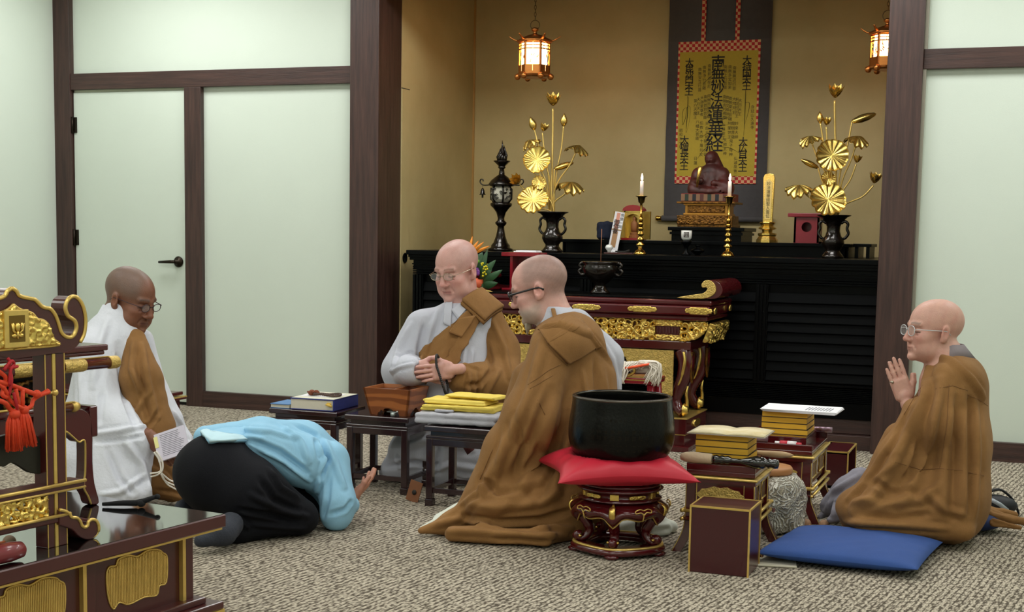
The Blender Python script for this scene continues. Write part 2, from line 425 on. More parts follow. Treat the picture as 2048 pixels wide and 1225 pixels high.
# ---------------------------------------------------------------- carved relief
def relief(w_, h_, depth, seed=0, R=.03, res=.004, base=.25, mask=None, gaps=0.):
    """carved scroll relief in the local xz plane, facing -y; returns MB"""
    r = np.random.RandomState(seed); nx = int(w_/res)+1; nz = int(h_/res)+1
    X, Z = np.meshgrid(np.linspace(0, w_, nx), np.linspace(0, h_, nz), indexing='ij')
    n = max(4, int(w_*h_/(R*R)*1.1)); C = []
    for _ in range(n*12):
        p = r.rand(2)*[w_, h_]
        if all((p[0]-c[0])**2+(p[1]-c[1])**2 > (R*.9)**2 for c in C): C.append(p)
        if len(C) >= n: break
    H = np.zeros_like(X)
    for cx, cz in C:
        rr = R*(.75+.6*r.rand()); d = np.hypot(X-cx, Z-cz); th = np.arctan2(Z-cz, X-cx); sg = r.choice([-1, 1])
        hh = np.exp(-(d/rr)**2*.9)*(.5+.5*np.cos(sg*th-2*PI*1.5*d/rr+r.rand()*6)); H = np.maximum(H, hh)
    H = base+(1-base)*H/H.max()
    keep = np.ones_like(X, bool)
    if mask is not None: keep &= mask(X/w_, Z/h_)
    if gaps: keep &= ~((H < base+gaps) & (np.minimum.reduce([X, Z, w_-X, h_-Z]) > .012))
    K = keep[:-1, :-1] & keep[1:, :-1] & keep[:-1, 1:] & keep[1:, 1:]; I, J = np.nonzero(K); N0 = nx*nz
    g = lambda i, j: i*nz+j
    fs = [np.stack([g(I, J), g(I+1, J), g(I+1, J+1), g(I, J+1)], 1)]
    Kp = np.pad(K, 1)
    for di, dj, a, b in ((0, -1, (0, 0), (1, 0)), (1, 0, (1, 0), (1, 1)), (0, 1, (1, 1), (0, 1)), (-1, 0, (0, 1), (0, 0))):
        m = ~Kp[I+1+di, J+1+dj]; i, j = I[m], J[m]; p, q = g(i+a[0], j+a[1]), g(i+b[0], j+b[1]); fs.append(np.stack([q, p, p+N0, q+N0], 1))
    F = np.concatenate(fs); V_ = np.concatenate([np.stack([X, -H*depth, Z], -1).reshape(-1, 3), np.stack([X, 0*X+.002, Z], -1).reshape(-1, 3)])
    used = np.unique(F); mp = np.zeros(2*N0, int); mp[used] = np.arange(len(used))
    mb = MB(); mb.raw(V_[used].tolist(), mp[F].tolist(), True); return mb
def inpoly(poly):
    P = np.array(poly)
    def fn(u, v):
        c = np.zeros_like(u, bool); n = len(P); j = n-1
        for i in range(n):
            xi, yi = P[i]; xj, yj = P[j]
            m = ((yi > v) != (yj > v)) & (u < (xj-xi)*(v-yi)/(yj-yi+1e-12)+xi); c ^= m; j = i
        return c
    return fn
def smoothpts(pts, n=8, closed=False):
    P = np.array(pts, float); out = []; m = len(P)
    R_ = range(m if closed else m-1)
    for i in R_:
        p0 = P[(i-1) % m] if (closed or i > 0) else P[i]; p1 = P[i]; p2 = P[(i+1) % m]; p3 = P[(i+2) % m] if (closed or i+2 < m) else P[min(i+1, m-1)]
        for k in range(n):
            t = k/n; out.append(.5*((2*p1)+(-p0+p2)*t+(2*p0-5*p1+4*p2-p3)*t*t+(-p0+3*p1-3*p2+p3)*t**3))
    if not closed: out.append(P[-1])
    return [tuple(p) for p in out]
def text_mb(body, size, bold=0., align='CENTER', ext=.0006, lh=1., vertical=False):
    cu = bpy.data.curves.new('ink', 'FONT'); cu.body = '\n'.join(body) if vertical else body
    cu.size = size; cu.align_x = align; cu.align_y = 'TOP' if vertical else 'CENTER'; cu.space_line = lh; cu.extrude = ext; cu.offset = bold; cu.resolution_u = 3
    o = bpy.data.objects.new('ink', cu); COL.objects.link(o); dg = bpy.context.evaluated_depsgraph_get(); dg.update()
    me = bpy.data.meshes.new_from_object(o.evaluated_get(dg)); v = [tuple(p.co) for p in me.vertices]; f = [tuple(p.vertices) for p in me.polygons]
    bpy.data.objects.remove(o); bpy.data.curves.remove(cu); bpy.data.meshes.remove(me)
    mb = MB(); mb.raw(v, f); return mb
# ================================================================ THE SETTING
WY = 7.525
XL, XR, YF = -6.0, 1.9, -1.3
AX0, AX1 = -3.657, -.22
AYB = float(onX(943, 480, AX0)[1])
def struct(name, mb, m, bevel=0., parent=None, label=None):
    o = obj(name, mb, m, parent, label, bevel=bevel)
    if parent is None: o['kind'] = 'structure'
    return o
def carpet_material():
    m = bpy.data.materials.new('ribbed loop carpet'); m.use_nodes = True; nt = m.node_tree; N = nt.nodes; L = nt.links; b = N['Principled BSDF']
    b.inputs['Roughness'].default_value = .95; b.inputs['Specular IOR Level'].default_value = .15
    tc = N.new('ShaderNodeTexCoord'); mp = N.new('ShaderNodeMapping'); mp.inputs['Rotation'].default_value = (0, 0, .14); L.new(tc.outputs['Object'], mp.inputs[0])
    sep = N.new('ShaderNodeSeparateXYZ'); L.new(mp.outputs[0], sep.inputs[0])
    def M_(op, a, b_=None):
        n = N.new('ShaderNodeMath'); n.operation = op
        for i, q in enumerate((a, b_)):
            if q is None: continue
            if hasattr(q, 'is_output') or not isinstance(q, (int, float)): L.new(q, n.inputs[i])
            else: n.inputs[i].default_value = q
        return n.outputs[0]
    rib = M_('POWER', M_('ABSOLUTE', M_('SINE', M_('MULTIPLY', sep.outputs[0], PI/.021))), .7)        # ribs run into the room
    m2 = N.new('ShaderNodeMapping'); m2.inputs['Scale'].default_value = (1.35, .5, 1); L.new(mp.outputs[0], m2.inputs[0])
    vo = N.new('ShaderNodeTexVoronoi'); vo.inputs['Scale'].default_value = 105; vo.inputs['Randomness'].default_value = .75; L.new(m2.outputs[0], vo.inputs['Vector'])
    nz = N.new('ShaderNodeTexNoise'); nz.inputs['Scale'].default_value = 60; nz.inputs['Detail'].default_value = 3; L.new(mp.outputs[0], nz.inputs['Vector'])
    h = M_('ADD', M_('ADD', M_('MULTIPLY', rib, .32), M_('MULTIPLY', M_('SUBTRACT', 1.0, vo.outputs['Distance']), .85)), M_('MULTIPLY', nz.outputs['Fac'], .35))
    rp = N.new('ShaderNodeValToRGB'); rp.color_ramp.elements[0].position = .62; rp.color_ramp.elements[1].position = 1.12
    rp.color_ramp.elements[0].color = (*lin((82, 74, 64)), 1); rp.color_ramp.elements[1].color = (*lin((190, 180, 162)), 1)
    L.new(h, rp.inputs[0]); L.new(rp.outputs[0], b.inputs['Base Color'])
    bp = N.new('ShaderNodeBump'); bp.inputs['Strength'].default_value = .6; bp.inputs['Distance'].default_value = .004; L.new(h, bp.inputs['Height']); L.new(bp.outputs[0], b.inputs['Normal'])
    return m
struct('floor', MB().bx(XL-.1, XR+.1, YF-.1, AYB+.1, -.06, 0), carpet_material())
M_CEIL = mat('white ceiling tile', (214, 214, 205), .9, bump=.1, bscale=90)
CEILO = struct('ceiling', MB().bx(XL, XR, YF, WY, CEIL, CEIL+.05), M_CEIL)
M_DIFF = mat('lit diffuser', (255, 252, 238), .6, emit=3.2)
for x, y in TROFF: struct('light_panel', MB().bx(x-.58, x+.58, y-.28, y+.28, CEIL-.026, CEIL-.001), M_DIFF, parent=CEILO)
struct('wall_left', MB().bx(XL-.08, XL, YF, WY+.06, 0, CEIL), M_WALL)
struct('wall_right', MB().bx(XR, XR+.08, YF, WY+.06, 0, CEIL), M_WALL)
struct('wall_front', MB().bx(XL, XR, YF-.08, YF, 0, CEIL), M_WALL)
# back wall: white panels between rosewood members
struct('wall_back', MB().bx(-4.9, -3.846, WY+.035, WY+.07, 0, 2.0).bx(XL, -3.846, WY+.035, WY+.07, 2.0, CEIL), M_WALL)
struct('wall_back', MB().bx(-.578, XR, WY+.035, WY+.07, 0, CEIL), M_WALL)
struct('trim_1', MB().bx(XL, -5.876, WY-.01, WY+.05, 0, CEIL), M_POSTZ, .003)
struct('trim_2', MB().bx(-5.876, -3.846, WY-.004, WY+.04, 2.002, 2.104), M_POSTX, .003)
struct('trim_3', MB().bx(-5.02, -4.9, WY-.004, WY+.06, 0, 2.002), M_POSTZ, .003)
struct('trim_4', MB().bx(-3.846, AX0, WY-.04, 7.80, 0, CEIL), M_POSTZ, .004)
struct('trim_5', MB().bx(-.762, -.585, WY-.04, 7.80, 0, CEIL), M_POSTZ, .004)
struct('trim_6', MB().bx(-.585, XR, WY-.004, WY+.04, 2.002, 2.104), M_POSTX, .003)
struct('trim_7', MB().bx(-.585, -.57, WY+.0, WY+.036, 2.104, CEIL).bx(-.585, -.57, WY+.0, WY+.036, .1, 2.002), mat('grey reveal strip', (150, 145, 130), .6))
struct('trim_8', MB().bx(AX0, -.762, WY-.03, 7.78, 2.52, CEIL), M_POSTX, .004)
struct('baseboard_left', MB().bx(-4.9, -3.846, WY-.002, WY+.04, 0, .1), M_POSTX, .002)
struct('baseboard_right', MB().bx(-.585, XR, WY-.002, WY+.04, 0, .1), M_POSTX, .002)
# alcove
struct('wall_alcove_left', MB().bx(AX0-.06, AX0, 7.80, AYB, 0, CEIL), M_GOLDWALL)
struct('wall_alcove_back', MB().bx(AX0-.06, AX1+.06, AYB, AYB+.06, 0, CEIL), M_GOLDWALL)
struct('wall_alcove_right', MB().bx(AX1, AX1+.06, 7.80, AYB, 0, CEIL), M_GOLDWALL)
struct('ceiling', MB().bx(AX0, AX1, 7.6, AYB, 2.80, CEIL), M_POSTX)
struct('trim_9', MB().bx(AX0, AX0+.012, AYB-.012, AYB, 0, 2.8), mat('gold corner bead', (190, 150, 90), .4, metal=.5))
# side door leaf of the alcove, cut into the gold wall, with round finger pull
a = onX(819, 181, AX0); dY, dZ = float(a[1]), float(a[2])
dr = struct('door_2', MB().bx(AX0, AX0+.006, 7.80, dY-.006, .02, dZ), M_GOLDWALL, .001)
struct('door_gap', MB().bx(AX0, AX0+.002, dY-.006, dY, .02, dZ+.006).bx(AX0, AX0+.002, 7.8, dY, dZ, dZ+.006), M_BLACKCAV, parent=dr)
p = onX(807, 516, AX0)
struct('round_pull', MB().lathe([(.001, 0), (.027, 0), (.031, .004), (.031, .007), (.025, .007), (.023, .002), (.001, .002)], 24, M=Matrix.Translation((AX0+.006, p[1], p[2])) @ Matrix.Rotation(PI/2, 4, 'Y')), M_BLACKMATTE, parent=dr)
# white swing door
d1 = struct('door_1', MB().bx(-5.87, -5.026, WY+.02, WY+.055, .02, 1.985), M_WALL, .002)
M_DBRZ = mat('oil rubbed bronze', (44, 36, 28), .35, metal=.8)
struct('door_frame', MB().bx(-5.876, -5.02, WY+.03, WY+.06, 1.987, 2.002).bx(-5.876, -5.871, WY+.03, WY+.06, 0, 2.0), mat('door stop paint', (190, 194, 170), .6), parent=d1)
for px, py in ((145, 250), (149, 475), (150, 760)):
    q = onY(px, py, WY); hg = struct('hinge', MB().lathe([(.001, -.052), (.009, -.052), (.009, .052), (.001, .052)], 12, o=(-5.872, WY+.006, q[2])).bx(-5.88, -5.845, WY+.012, WY+.02, q[2]-.05, q[2]+.05), M_DBRZ, parent=d1)
q = onY(360, 524, WY+.02)
hd = struct('door_handle', MB().lathe([(.001, 0), (.033, 0), (.035, .006), (.028, .014), (.012, .018), (.012, .045), (.001, .045)], 24, M=Matrix.Translation((-5.082, WY+.02, q[2])) @ Matrix.Rotation(PI/2, 4, 'X')), M_DBRZ, parent=d1)
struct('lever', MB().tube([(-5.082, WY-.025, q[2]), (-5.11, WY-.03, q[2]), (-5.16, WY-.03, q[2]-.002), (-5.2, WY-.026, q[2]-.004)], [.011, .011, .009, .008], 10), M_DBRZ, parent=hd)
struct('door_shadow_gap', MB().bx(-5.87, -5.02, WY+.03, WY+.05, .0, .018), M_BLACKCAV, parent=d1)

# ================================================================ THE BLACK ALTAR
AF = 7.62                                    # front plane of the louvres
ZT = 1.022
zz = lambda y, Y=AF: float(onY(1640, y, Y)[2])
X0, X1 = float(onY(828, 560, AF)[0]), -.45
alt = thing('altar_cabinet', 'long black lacquered altar cabinet with louvred front filling the alcove', 'altar', ((X0+X1)/2, AF, 0))
cx = (X0+X1)/2
A = lambda x0, x1, y0, y1, z0, z1, mb=None: (mb or MB()).bx(x0-cx, x1-cx, y0-AF, y1-AF, z0, z1)
z833, z571, z803 = zz(836), zz(572), zz(803)
obj('carcass', A(X0, X1, AF+.035, AYB-.02, z833-.02, ZT-.03), M_BLACK, alt)
obj('tabletop', A(X0-.03, X1, AF-.055, AYB-.01, ZT-.028, ZT), M_BLACK, alt, bevel=.004)
mb = MB()
A(X0-.015, X1, AF-.035, AF+.03, zz(540), zz(533), mb); A(X0-.02, X1, AF-.045, AF+.03, zz(534), ZT-.028, mb); A(X0, X1, AF-.012, AF+.03, zz(560), zz(540), mb)
A(X0-.005, X1, AF-.022, AF+.03, zz(550), zz(547), mb)
obj('cornice', mb, M_BLACK, alt, bevel=.002)
mb = MB()
for k in range(4): A(X0, X1, AF-.018, AF+.03, z571+.004+k*.0125, z571+.004+k*.0125+.008, mb)
obj('fluted_rail', mb, M_BLACKMATTE, alt)
mb = MB()
for k in range(8): A(X0, X1, AF-.014, AF+.03, z803+k*.0098, z803+k*.0098+.006, mb)
obj('fluted_rail', mb, M_BLACKMATTE, alt)
obj('bottom_board', A(X0, X1, AF-.012, AF+.035, z833, z803-.004), M_BLACK, alt)
obj('frame_rail', A(X0, X1, AF-.02, AF+.03, z803+.082, z803+.094), M_BLACK, alt)
bx_ = [X0+.03] + [float(onY(p_, 600, AF)[0]) for p_ in (1172, 1524)] + [X1]
for i, xb in enumerate(bx_[:-1]):
    mb = MB()
    for k in (-1, 0, 1): A(xb-.006+k*.02, xb+.006+k*.02, AF-.022, AF+.03, z803+.094, z571, mb)
    A(xb-.034, xb+.034, AF-.01, AF+.03, z803+.094, z571, mb)
    obj('upright', mb, M_BLACK, alt)
    pn = obj('louvre_panel', A(xb+.034, bx_[i+1]-.034, AF+.022, AF+.03, z803+.094, z571), M_BLACK, alt)
    z = z803+.1; first = None
    while z < z571-.05:
        if first is None:
            L_ = bx_[i+1]-xb-.068
            first = obj('slat', MB().bx(-L_/2, L_/2, -.006, .006, -.029, .029), M_BLACKMATTE, pn, loc=((xb+bx_[i+1])/2-cx, .006, z+.027), rot=Euler((-.32, 0, 0)), bevel=.002); o = first
        else:
            o = first.copy(); COL.objects.link(o); o.location = ((xb+bx_[i+1])/2-cx, .006, z+.027)
        z += .0535
st = struct('trim_10', MB().bx(X0+.01, X1, AF+.0, AF+.2, z833*.5, z833).bx(X0-.03, X1, AF-.05, AF+.2, 0, z833*.5-.002), M_POSTX, .003)
# raised shelf along the back of the altar
SX0, SX1, SY0, SZ = float(onY(1120, 490, 8.15)[0]), float(onY(1700, 490, 8.15)[0]), 8.15, float(onY(1400, 483, 8.15)[2])
sh = thing('altar_shelf', 'long black lacquered raised shelf standing along the back of the altar', 'shelf', ((SX0+SX1)/2, SY0, ZT)); sw = (SX1-SX0)/2
obj('shelf_top', MB().bx(-sw, sw, 0, .45, SZ-ZT-.02, SZ-ZT), M_BLACK, sh, bevel=.002)
obj('front_board', MB().bx(-sw+.02, sw-.02, .02, .04, 0, SZ-ZT-.02), M_BLACK, sh)
for s_ in (-1, 1): obj('end_board', MB().bx(s_*(sw-.02)-.01, s_*(sw-.02)+.01, .02, .43, 0, SZ-ZT-.02), M_BLACK, sh)
a = onY(1742, 512, 8.2); b = onY(1706, 490, 8.2)
ss = thing('small_shelf', 'small dark shelf end behind the right lotus vase', 'shelf', ((a[0]+b[0])/2, 8.2, ZT)); hw = (a[0]-b[0])/2
obj('shelf_top', MB().bx(-hw, hw, 0, .3, .065, .083), M_BLACK, ss, bevel=.002)
for s_ in (-1, 1): obj('leg', MB().bx(s_*(hw-.02)-.01, s_*(hw-.02)+.01, .01, .28, 0, .065), M_BLACK, ss)

# ---------------------------------------------------------------- hanging scroll
YS = AYB-.02
sl = lambda px, py: onY(px, py, YS)
a = sl(1343, 0); b = sl(1548, 0); c_ = sl(1327, 437); d_ = sl(1530, 437)
xL, xR, zB, zT_ = float(c_[0]), float(d_[0]), float(c_[2]), 2.76
xc = (xL+xR)/2; hw = (xR-xL)/2
scr = thing('hanging_scroll', 'large grey hanging scroll with a yellow calligraphy panel and red checked border', 'scroll', (xc, YS, zB))
M_SCG = mat('grey scroll brocade', (92, 90, 92), .8, var=.12, vscale=30)
mb = MB(); n = 24
for i in range(n):
    z0 = zT_-zB; za, zb = z0*i/n, z0*(i+1)/n; ya = .004*math.sin(i*1.3); yb = .004*math.sin((i+1)*1.3)
    mb.raw([(-hw, ya, za), (hw, ya, za), (hw, yb, zb), (-hw, yb, zb), (-hw, ya+.003, za), (hw, ya+.003, za), (hw, yb+.003, zb), (-hw, yb+.003, zb)], [(0, 1, 2, 3), (7, 6, 5, 4), (0, 3, 7, 4), (1, 5, 6, 2)], True)
obj('backing', mb, M_SCG, scr)
obj('roller', MB().lathe([(.001, -hw-.01), (.019, -hw-.01), (.019, hw+.01), (.001, hw+.01)], 16, M=Matrix.Translation((0, -.004, 0)) @ Matrix.Rotation(PI/2, 4, 'Y')), M_SCG, scr)
for s_ in (-1, 1): obj('roller_knob', MB().lathe([(.001, 0), (.014, 0), (.014, .02), (.018, .028), (.016, .042), (.001, .044)], 16, M=Matrix.Translation((s_*(hw+.008), -.004, 0)) @ Matrix.Rotation(s_*PI/2, 4, 'Y')), M_BRASS, scr)
def checker(name, c1, c2, s):
    m = bpy.data.materials.new(name); m.use_nodes = True; N = m.node_tree.nodes; L = m.node_tree.links; b_ = N['Principled BSDF']; b_.inputs['Roughness'].default_value = .7
    tc = N.new('ShaderNodeTexCoord'); ck = N.new('ShaderNodeTexChecker'); ck.inputs['Scale'].default_value = s; ck.inputs[1].default_value = (*lin(c1), 1); ck.inputs[2].default_value = (*lin(c2), 1)
    mp = N.new('ShaderNodeMapping'); mp.inputs['Location'].default_value = (.001, .0037, .001); L.new(tc.outputs['Object'], mp.inputs[0]); L.new(mp.outputs[0], ck.inputs[0]); L.new(ck.outputs[0], b_.inputs['Base Color']); return m
M_CHK = checker('red and cream checked brocade', (190, 28, 34), (224, 178, 130), 52)
pz = lambda px, py: (float(sl(px, py)[0]-xc), float(sl(px, py)[2]-zB))
gx0 = pz(1350, 360)[0]; gx1 = pz(1512, 368)[0]; gz0 = pz(1430, 368)[1]; gz1 = pz(1440, 82)[1]
obj('checked_border', MB().bx(gx0, gx1, -.011, -.005, gz0, gz1), M_CHK, scr)
M_YEL = mat('yellow silk panel', (190, 164, 34), .6, var=.06, vscale=60)
ix0, ix1, iz0, iz1 = gx0+.012, gx1-.012, pz(1430, 353)[1], pz(1440, 103)[1]
obj('calligraphy_panel', MB().bx(ix0, ix1, -.013, -.009, iz0, iz1), M_YEL, scr)
for px in (1408, 1476):
    q = pz(px, 50); obj('checked_ribbon', MB().bx(q[0]-.014, q[0]+.014, -.009, -.003, gz1-.004, zT_-zB), M_CHK, scr)
ink = MB()
pxm = 1/CF*float((sl(1430, 230)-cO)@cF)                       # metres per pixel at the scroll
def glyph(ch, px, py, s, b_=.0, sx=1.):
    t = text_mb(ch, s*pxm*1.18, b_*pxm, 'CENTER', .0004); q = pz(px, py)
    ink.raw([(q[0]+v[0]*sx, -.0142-v[2], q[1]+v[1]) for v in t.v], [f_[::-1] for f_ in t.f])
for ch, px, py, s in (('南', 1437, 128, 29), ('無', 1437, 154, 29), ('妙', 1436, 179, 28), ('法', 1434, 204, 27), ('蓮', 1432, 232, 32), ('華', 1432, 261, 32), ('経', 1430, 289, 36)): glyph(ch, px, py, s*.92, .35, .92)
def col(s, px, py, step, size, b_=.3, lean=-.02):
    for i, ch in enumerate(s): glyph(ch, px+lean*i*step, py+i*step, size, b_)
col('大毘沙門天王', 1380, 127, 11.6, 15.5, .2); col('大持国天王', 1495, 122, 13, 16, .2)
col('大増長天王', 1370, 282, 13, 16, .2); col('大広目天王', 1487, 285, 13, 16, .2)
for k, (s, px, py) in enumerate((('南無上行菩薩', 1452, 135), ('南無多宝如来', 1461, 135), ('南無無辺行菩', 1470, 137), ('南無釈迦牟尼', 1420, 133), ('南無浄行菩薩', 1410, 136), ('南無安立行菩', 1401, 140),
        ('南無舎利弗尊', 1450, 195), ('南無文殊師利', 1456, 196), ('南無薬王菩薩', 1462, 198), ('大梵天王', 1469, 199), ('釈提桓因王', 1475, 200), ('大日天王', 1481, 202), ('南無弥勒菩薩', 1419, 193), ('南無普賢菩薩', 1412, 195), ('大迦葉尊者', 1405, 197), ('大月天王', 1398, 200), ('第六天魔王', 1392, 203),
        ('転輪聖王', 1448, 250), ('阿闍世王', 1460, 248), ('龍樹菩薩', 1467, 248), ('妙楽大師', 1474, 248), ('天台大師', 1415, 248), ('伝教大師', 1404, 247), ('八幡大菩薩', 1396, 245), ('天照太神', 1451, 281), ('鬼子母神', 1463, 283), ('十羅刹女', 1404, 283), ('龍王女等', 1412, 283), ('仏滅度後二千', 1472, 318), ('日蓮', 1392, 318),
        ('身延山久遠寺', 1506, 215), ('昭和五十年', 1363, 262))): col(s, px, py, 8.2 if len(s) > 4 else 9, 6.6, -.06)
def brush(pts, wd):
    P = smoothpts([pz(*p_) for p_ in pts], 6); n = len(P); rs = [pxm*wd*(.35+.65*math.sin(PI*min(1, (i+1)/n*1.15))**.6) for i in range(n)]
    ink.tube([(x, -.0135, z) for x, z in P], rs, 6, flat=.25)
brush([(1376, 193), (1377, 198), (1376, 225), (1374, 250), (1373, 266)], 2.2); brush([(1376, 215), (1367, 222), (1366, 250), (1372, 236), (1375, 216), (1381, 215), (1380, 240), (1374, 266)], 1.2)
brush([(1492, 181), (1492, 190), (1491, 215), (1490, 245), (1488, 272)], 2.2); brush([(1492, 206), (1499, 206), (1498, 222), (1490, 250)], 1.4)
brush([(1449, 118), (1438, 140), (1418, 158), (1408, 168)], 1.3); brush([(1420, 228), (1430, 244), (1446, 240), (1456, 236)], 1.6)
brush([(1432, 262), (1415, 268), (1404, 275)], 1.4); brush([(1444, 294), (1462, 297), (1480, 307)], 1.6); brush([(1424, 286), (1406, 303), (1396, 318)], 1.1); brush([(1420, 250), (1440, 252), (1456, 250)], 1.5)
obj('calligraphy', ink, M_INK, scr)
# ================================================================ THINGS ON THE ALTAR
def at(px, py, Y, Z=None):
    p = onY(px, py, Y); return (float(p[0]), float(Y), float(p[2] if Z is None else Z))
ppm = lambda p: CF/float((np.array(p)-cO)@cF)          # pixels per metre at a point
# --- golden lotus arrangements in bronze vases
def vase(name, label, px, Y):
    L = at(px, 505, Y, ZT); t = thing(name, label, 'vase', L, group='bronze vases of golden lotus')
    k = .22
    prof = [(.001, 0), (.058, 0), (.062, .008), (.055, .02), (.042, .035), (.04, .045), (.052, .062), (.062, .085), (.06, .105), (.044, .125), (.036, .15), (.037, .175), (.046, .2), (.075, .228), (.095, .236), (.094, .24), (.07, .235), (.04, .2), (.03, .15), (.001, .15)]
    obj('body', MB().lathe(prof, 32), M_BRONZE, t)
    for s in (-1, 1):
        obj('handle', MB().tube(smoothpts([(s*.04, 0, .195), (s*.062, 0, .205), (s*.078, 0, .19), (s*.074, 0, .165), (s*.082, 0, .14), (s*.07, 0, .118), (s*.055, 0, .108)], 5), [.009]*2+[.008]*27+[.006]*2, 8), M_BRONZE, t)
    return t, L
def leaf_disc(R, cup, n=18, seed=0, fold=0., ruffle=1.):
    """pleated lotus leaf: disc with radial pleats, scalloped rim; axis +z"""
    r = np.random.RandomState(seed); v = []; f = []; nr = 9; ns = n*6
    for i in range(nr+1):
        rr = i/nr
        for k in range(ns):
            a = 2*PI*k/ns; pl = math.cos(a*n); rim = 1+.06*abs(math.sin(a*n/2))*rr
            x, y = R*rr*rim*math.cos(a), R*rr*rim*math.sin(a)
            z = cup*R*rr**2 + .05*R*pl*rr**1.2*ruffle + .12*R*rr**3*math.sin(3*a+seed)
            if fold: z += fold*abs(y)*1.1
            v.append((x, y, z))
    m0 = len(v)
    for i in range(nr):
        for k in range(ns):
            j = (k+1) % ns; f.append((i*ns+k, i*ns+j, (i+1)*ns+j, (i+1)*ns+k))
    vv = v+[(p_[0], p_[1], p_[2]-.0025) for p_ in v]; ff = f+[tuple(q+m0 for q in q_[::-1]) for q_ in f]
    ff += [(nr*ns+k, nr*ns+(k+1) % ns, m0+nr*ns+(k+1) % ns, m0+nr*ns+k)[::-1] for k in range(ns)]
    return vv, ff
def petal(L_, W_, curl):
    v = []; f = []; nu, nv = 6, 7
    for i in range(nv+1):
        t = i/nv; wd = W_*math.sin(PI*min(1, t*.93+.07))**.7*(1 if t < .6 else (1-(t-.6)/.4)**.6 if t < 1 else 0)
        for k in range(nu+1):
            u = k/nu*2-1; v.append((u*wd, L_*t*math.cos(curl*t*.6), L_*t*math.sin(.5+curl*t)-.0+.25*wd*u*u))
    for i in range(nv):
        for k in range(nu): a = i*(nu+1)+k; f.append((a, a+1, a+nu+2, a+nu+1))
    m = len(v); return v+[(x, y-.001, z-.002) for x, y, z in v], f+[tuple(q+m for q in q_[::-1]) for q_ in f]
def blossom(R, open_=1.):
    mb = MB()
    for ring, (n, s, el) in enumerate(((8, 1., .5*open_), (7, .82, .9*open_), (5, .6, 1.25))):
        for k in range(n):
            v, f = petal(R*s*1.05, R*.36*s, .75); M = Matrix.Rotation(2*PI*k/n+ring*.4, 4, 'Z') @ Matrix.Rotation(el*.7-.2, 4, 'X'); mb.raw(v, f, True, M)
    mb.sph((0, 0, R*.25), (R*.25, R*.25, R*.2), 10, 6); return mb
def bud(L_, R): return MB().lathe([(.001, 0), (R*.5, L_*.06), (R*.95, L_*.3), (R, L_*.45), (R*.75, L_*.68), (R*.35, L_*.86), (.001, L_)], 10, smooth=True, sq=lambda a: 1+.12*math.cos(5*a))
cV = -cF
def aim(d, up=(0, 0, 1)):
    """matrix turning +z to direction d"""
    d = Vector(d).normalized(); return d.to_track_quat('Z', 'Y').to_matrix().to_4x4()
vR = Vector((_R0[0], _R0[1], 0)); vT = -Vector((_s*-1, _c, 0)); vT = Vector((_s, -_c, 0))   # towards the camera on the level
def arrangement(vt, L, Y, spec, label):
    """spec: kind, px, py, radius px, tilt-right, tilt-towards-camera, up, stem start"""
    t = thing('lotus_arrangement', label, 'ornament', (L[0], L[1], L[2]+.23), group='golden lotus arrangements')
    base = Vector(L)+Vector((0, 0, .2)); pp = ppm(L)
    for i, (kind, px, py, R, tr, tc, up, dy) in enumerate(spec):
        P = Vector(at(px, py, Y+dy)); R_ = R/pp; d = (vR*tr+vT*tc+Vector((0, 0, up))).normalized(); M = Matrix.Translation(P-Vector(t.location)) @ aim(d)
        mb = MB()
        if kind == 'leaf': v, f = leaf_disc(R_, .12, 15, i); mb.raw(v, f, True, M); nm = 'leaf'
        elif kind == 'fold': v, f = leaf_disc(R_, -.35, 12, i, fold=-.3, ruffle=2.); mb.raw(v, f, True, M @ Matrix.Rotation(random.random()*.3, 4, 'Z')); nm = 'leaf'
        elif kind == 'roll': mb.lathe([(.001, -R_), (R_*.14, -R_*.8), (R_*.24, -R_*.2), (R_*.22, R_*.4), (R_*.1, R_*.9), (.001, R_)], 10, M=M, sq=lambda a: 1+.25*math.cos(4*a)); nm = 'leaf'
        elif kind == 'flower': b_ = blossom(R_); mb.raw(b_.v, b_.f, True, M); nm = 'blossom'
        else: b_ = bud(R_*2, R_*.55); mb.raw(b_.v, b_.f, True, M @ Matrix.Translation((0, 0, -R_))); nm = 'bud'
        obj(nm, mb, M_GOLD, t)
        s0 = base+Vector((random.uniform(-.02, .02), random.uniform(-.02, .02), 0)); e = P-d*R_*(.1 if kind in ('leaf', 'fold') else .3 if kind == 'flower' else .9)
        mid = s0.lerp(e, .45); mid = Vector((s0.x*.55+mid.x*.45, mid.y, mid.z+.0)); m2 = s0.lerp(e, .8); m2 = Vector((mid.x*.35+e.x*.65, e.y, m2.z-.02))
        pts = [tuple(Vector(q)-Vector(t.location)) for q in smoothpts([tuple(s0), tuple(mid), tuple(m2), tuple(e)], 6)]
        obj('stem', MB().tube(pts, .0045 if i else .006, 8), M_GOLDTRIM, t)
    return t
v1, L1 = vase('bronze_vase', 'dark bronze vase of golden lotus at left, beside the black pedestal lantern', 1104, 7.86)
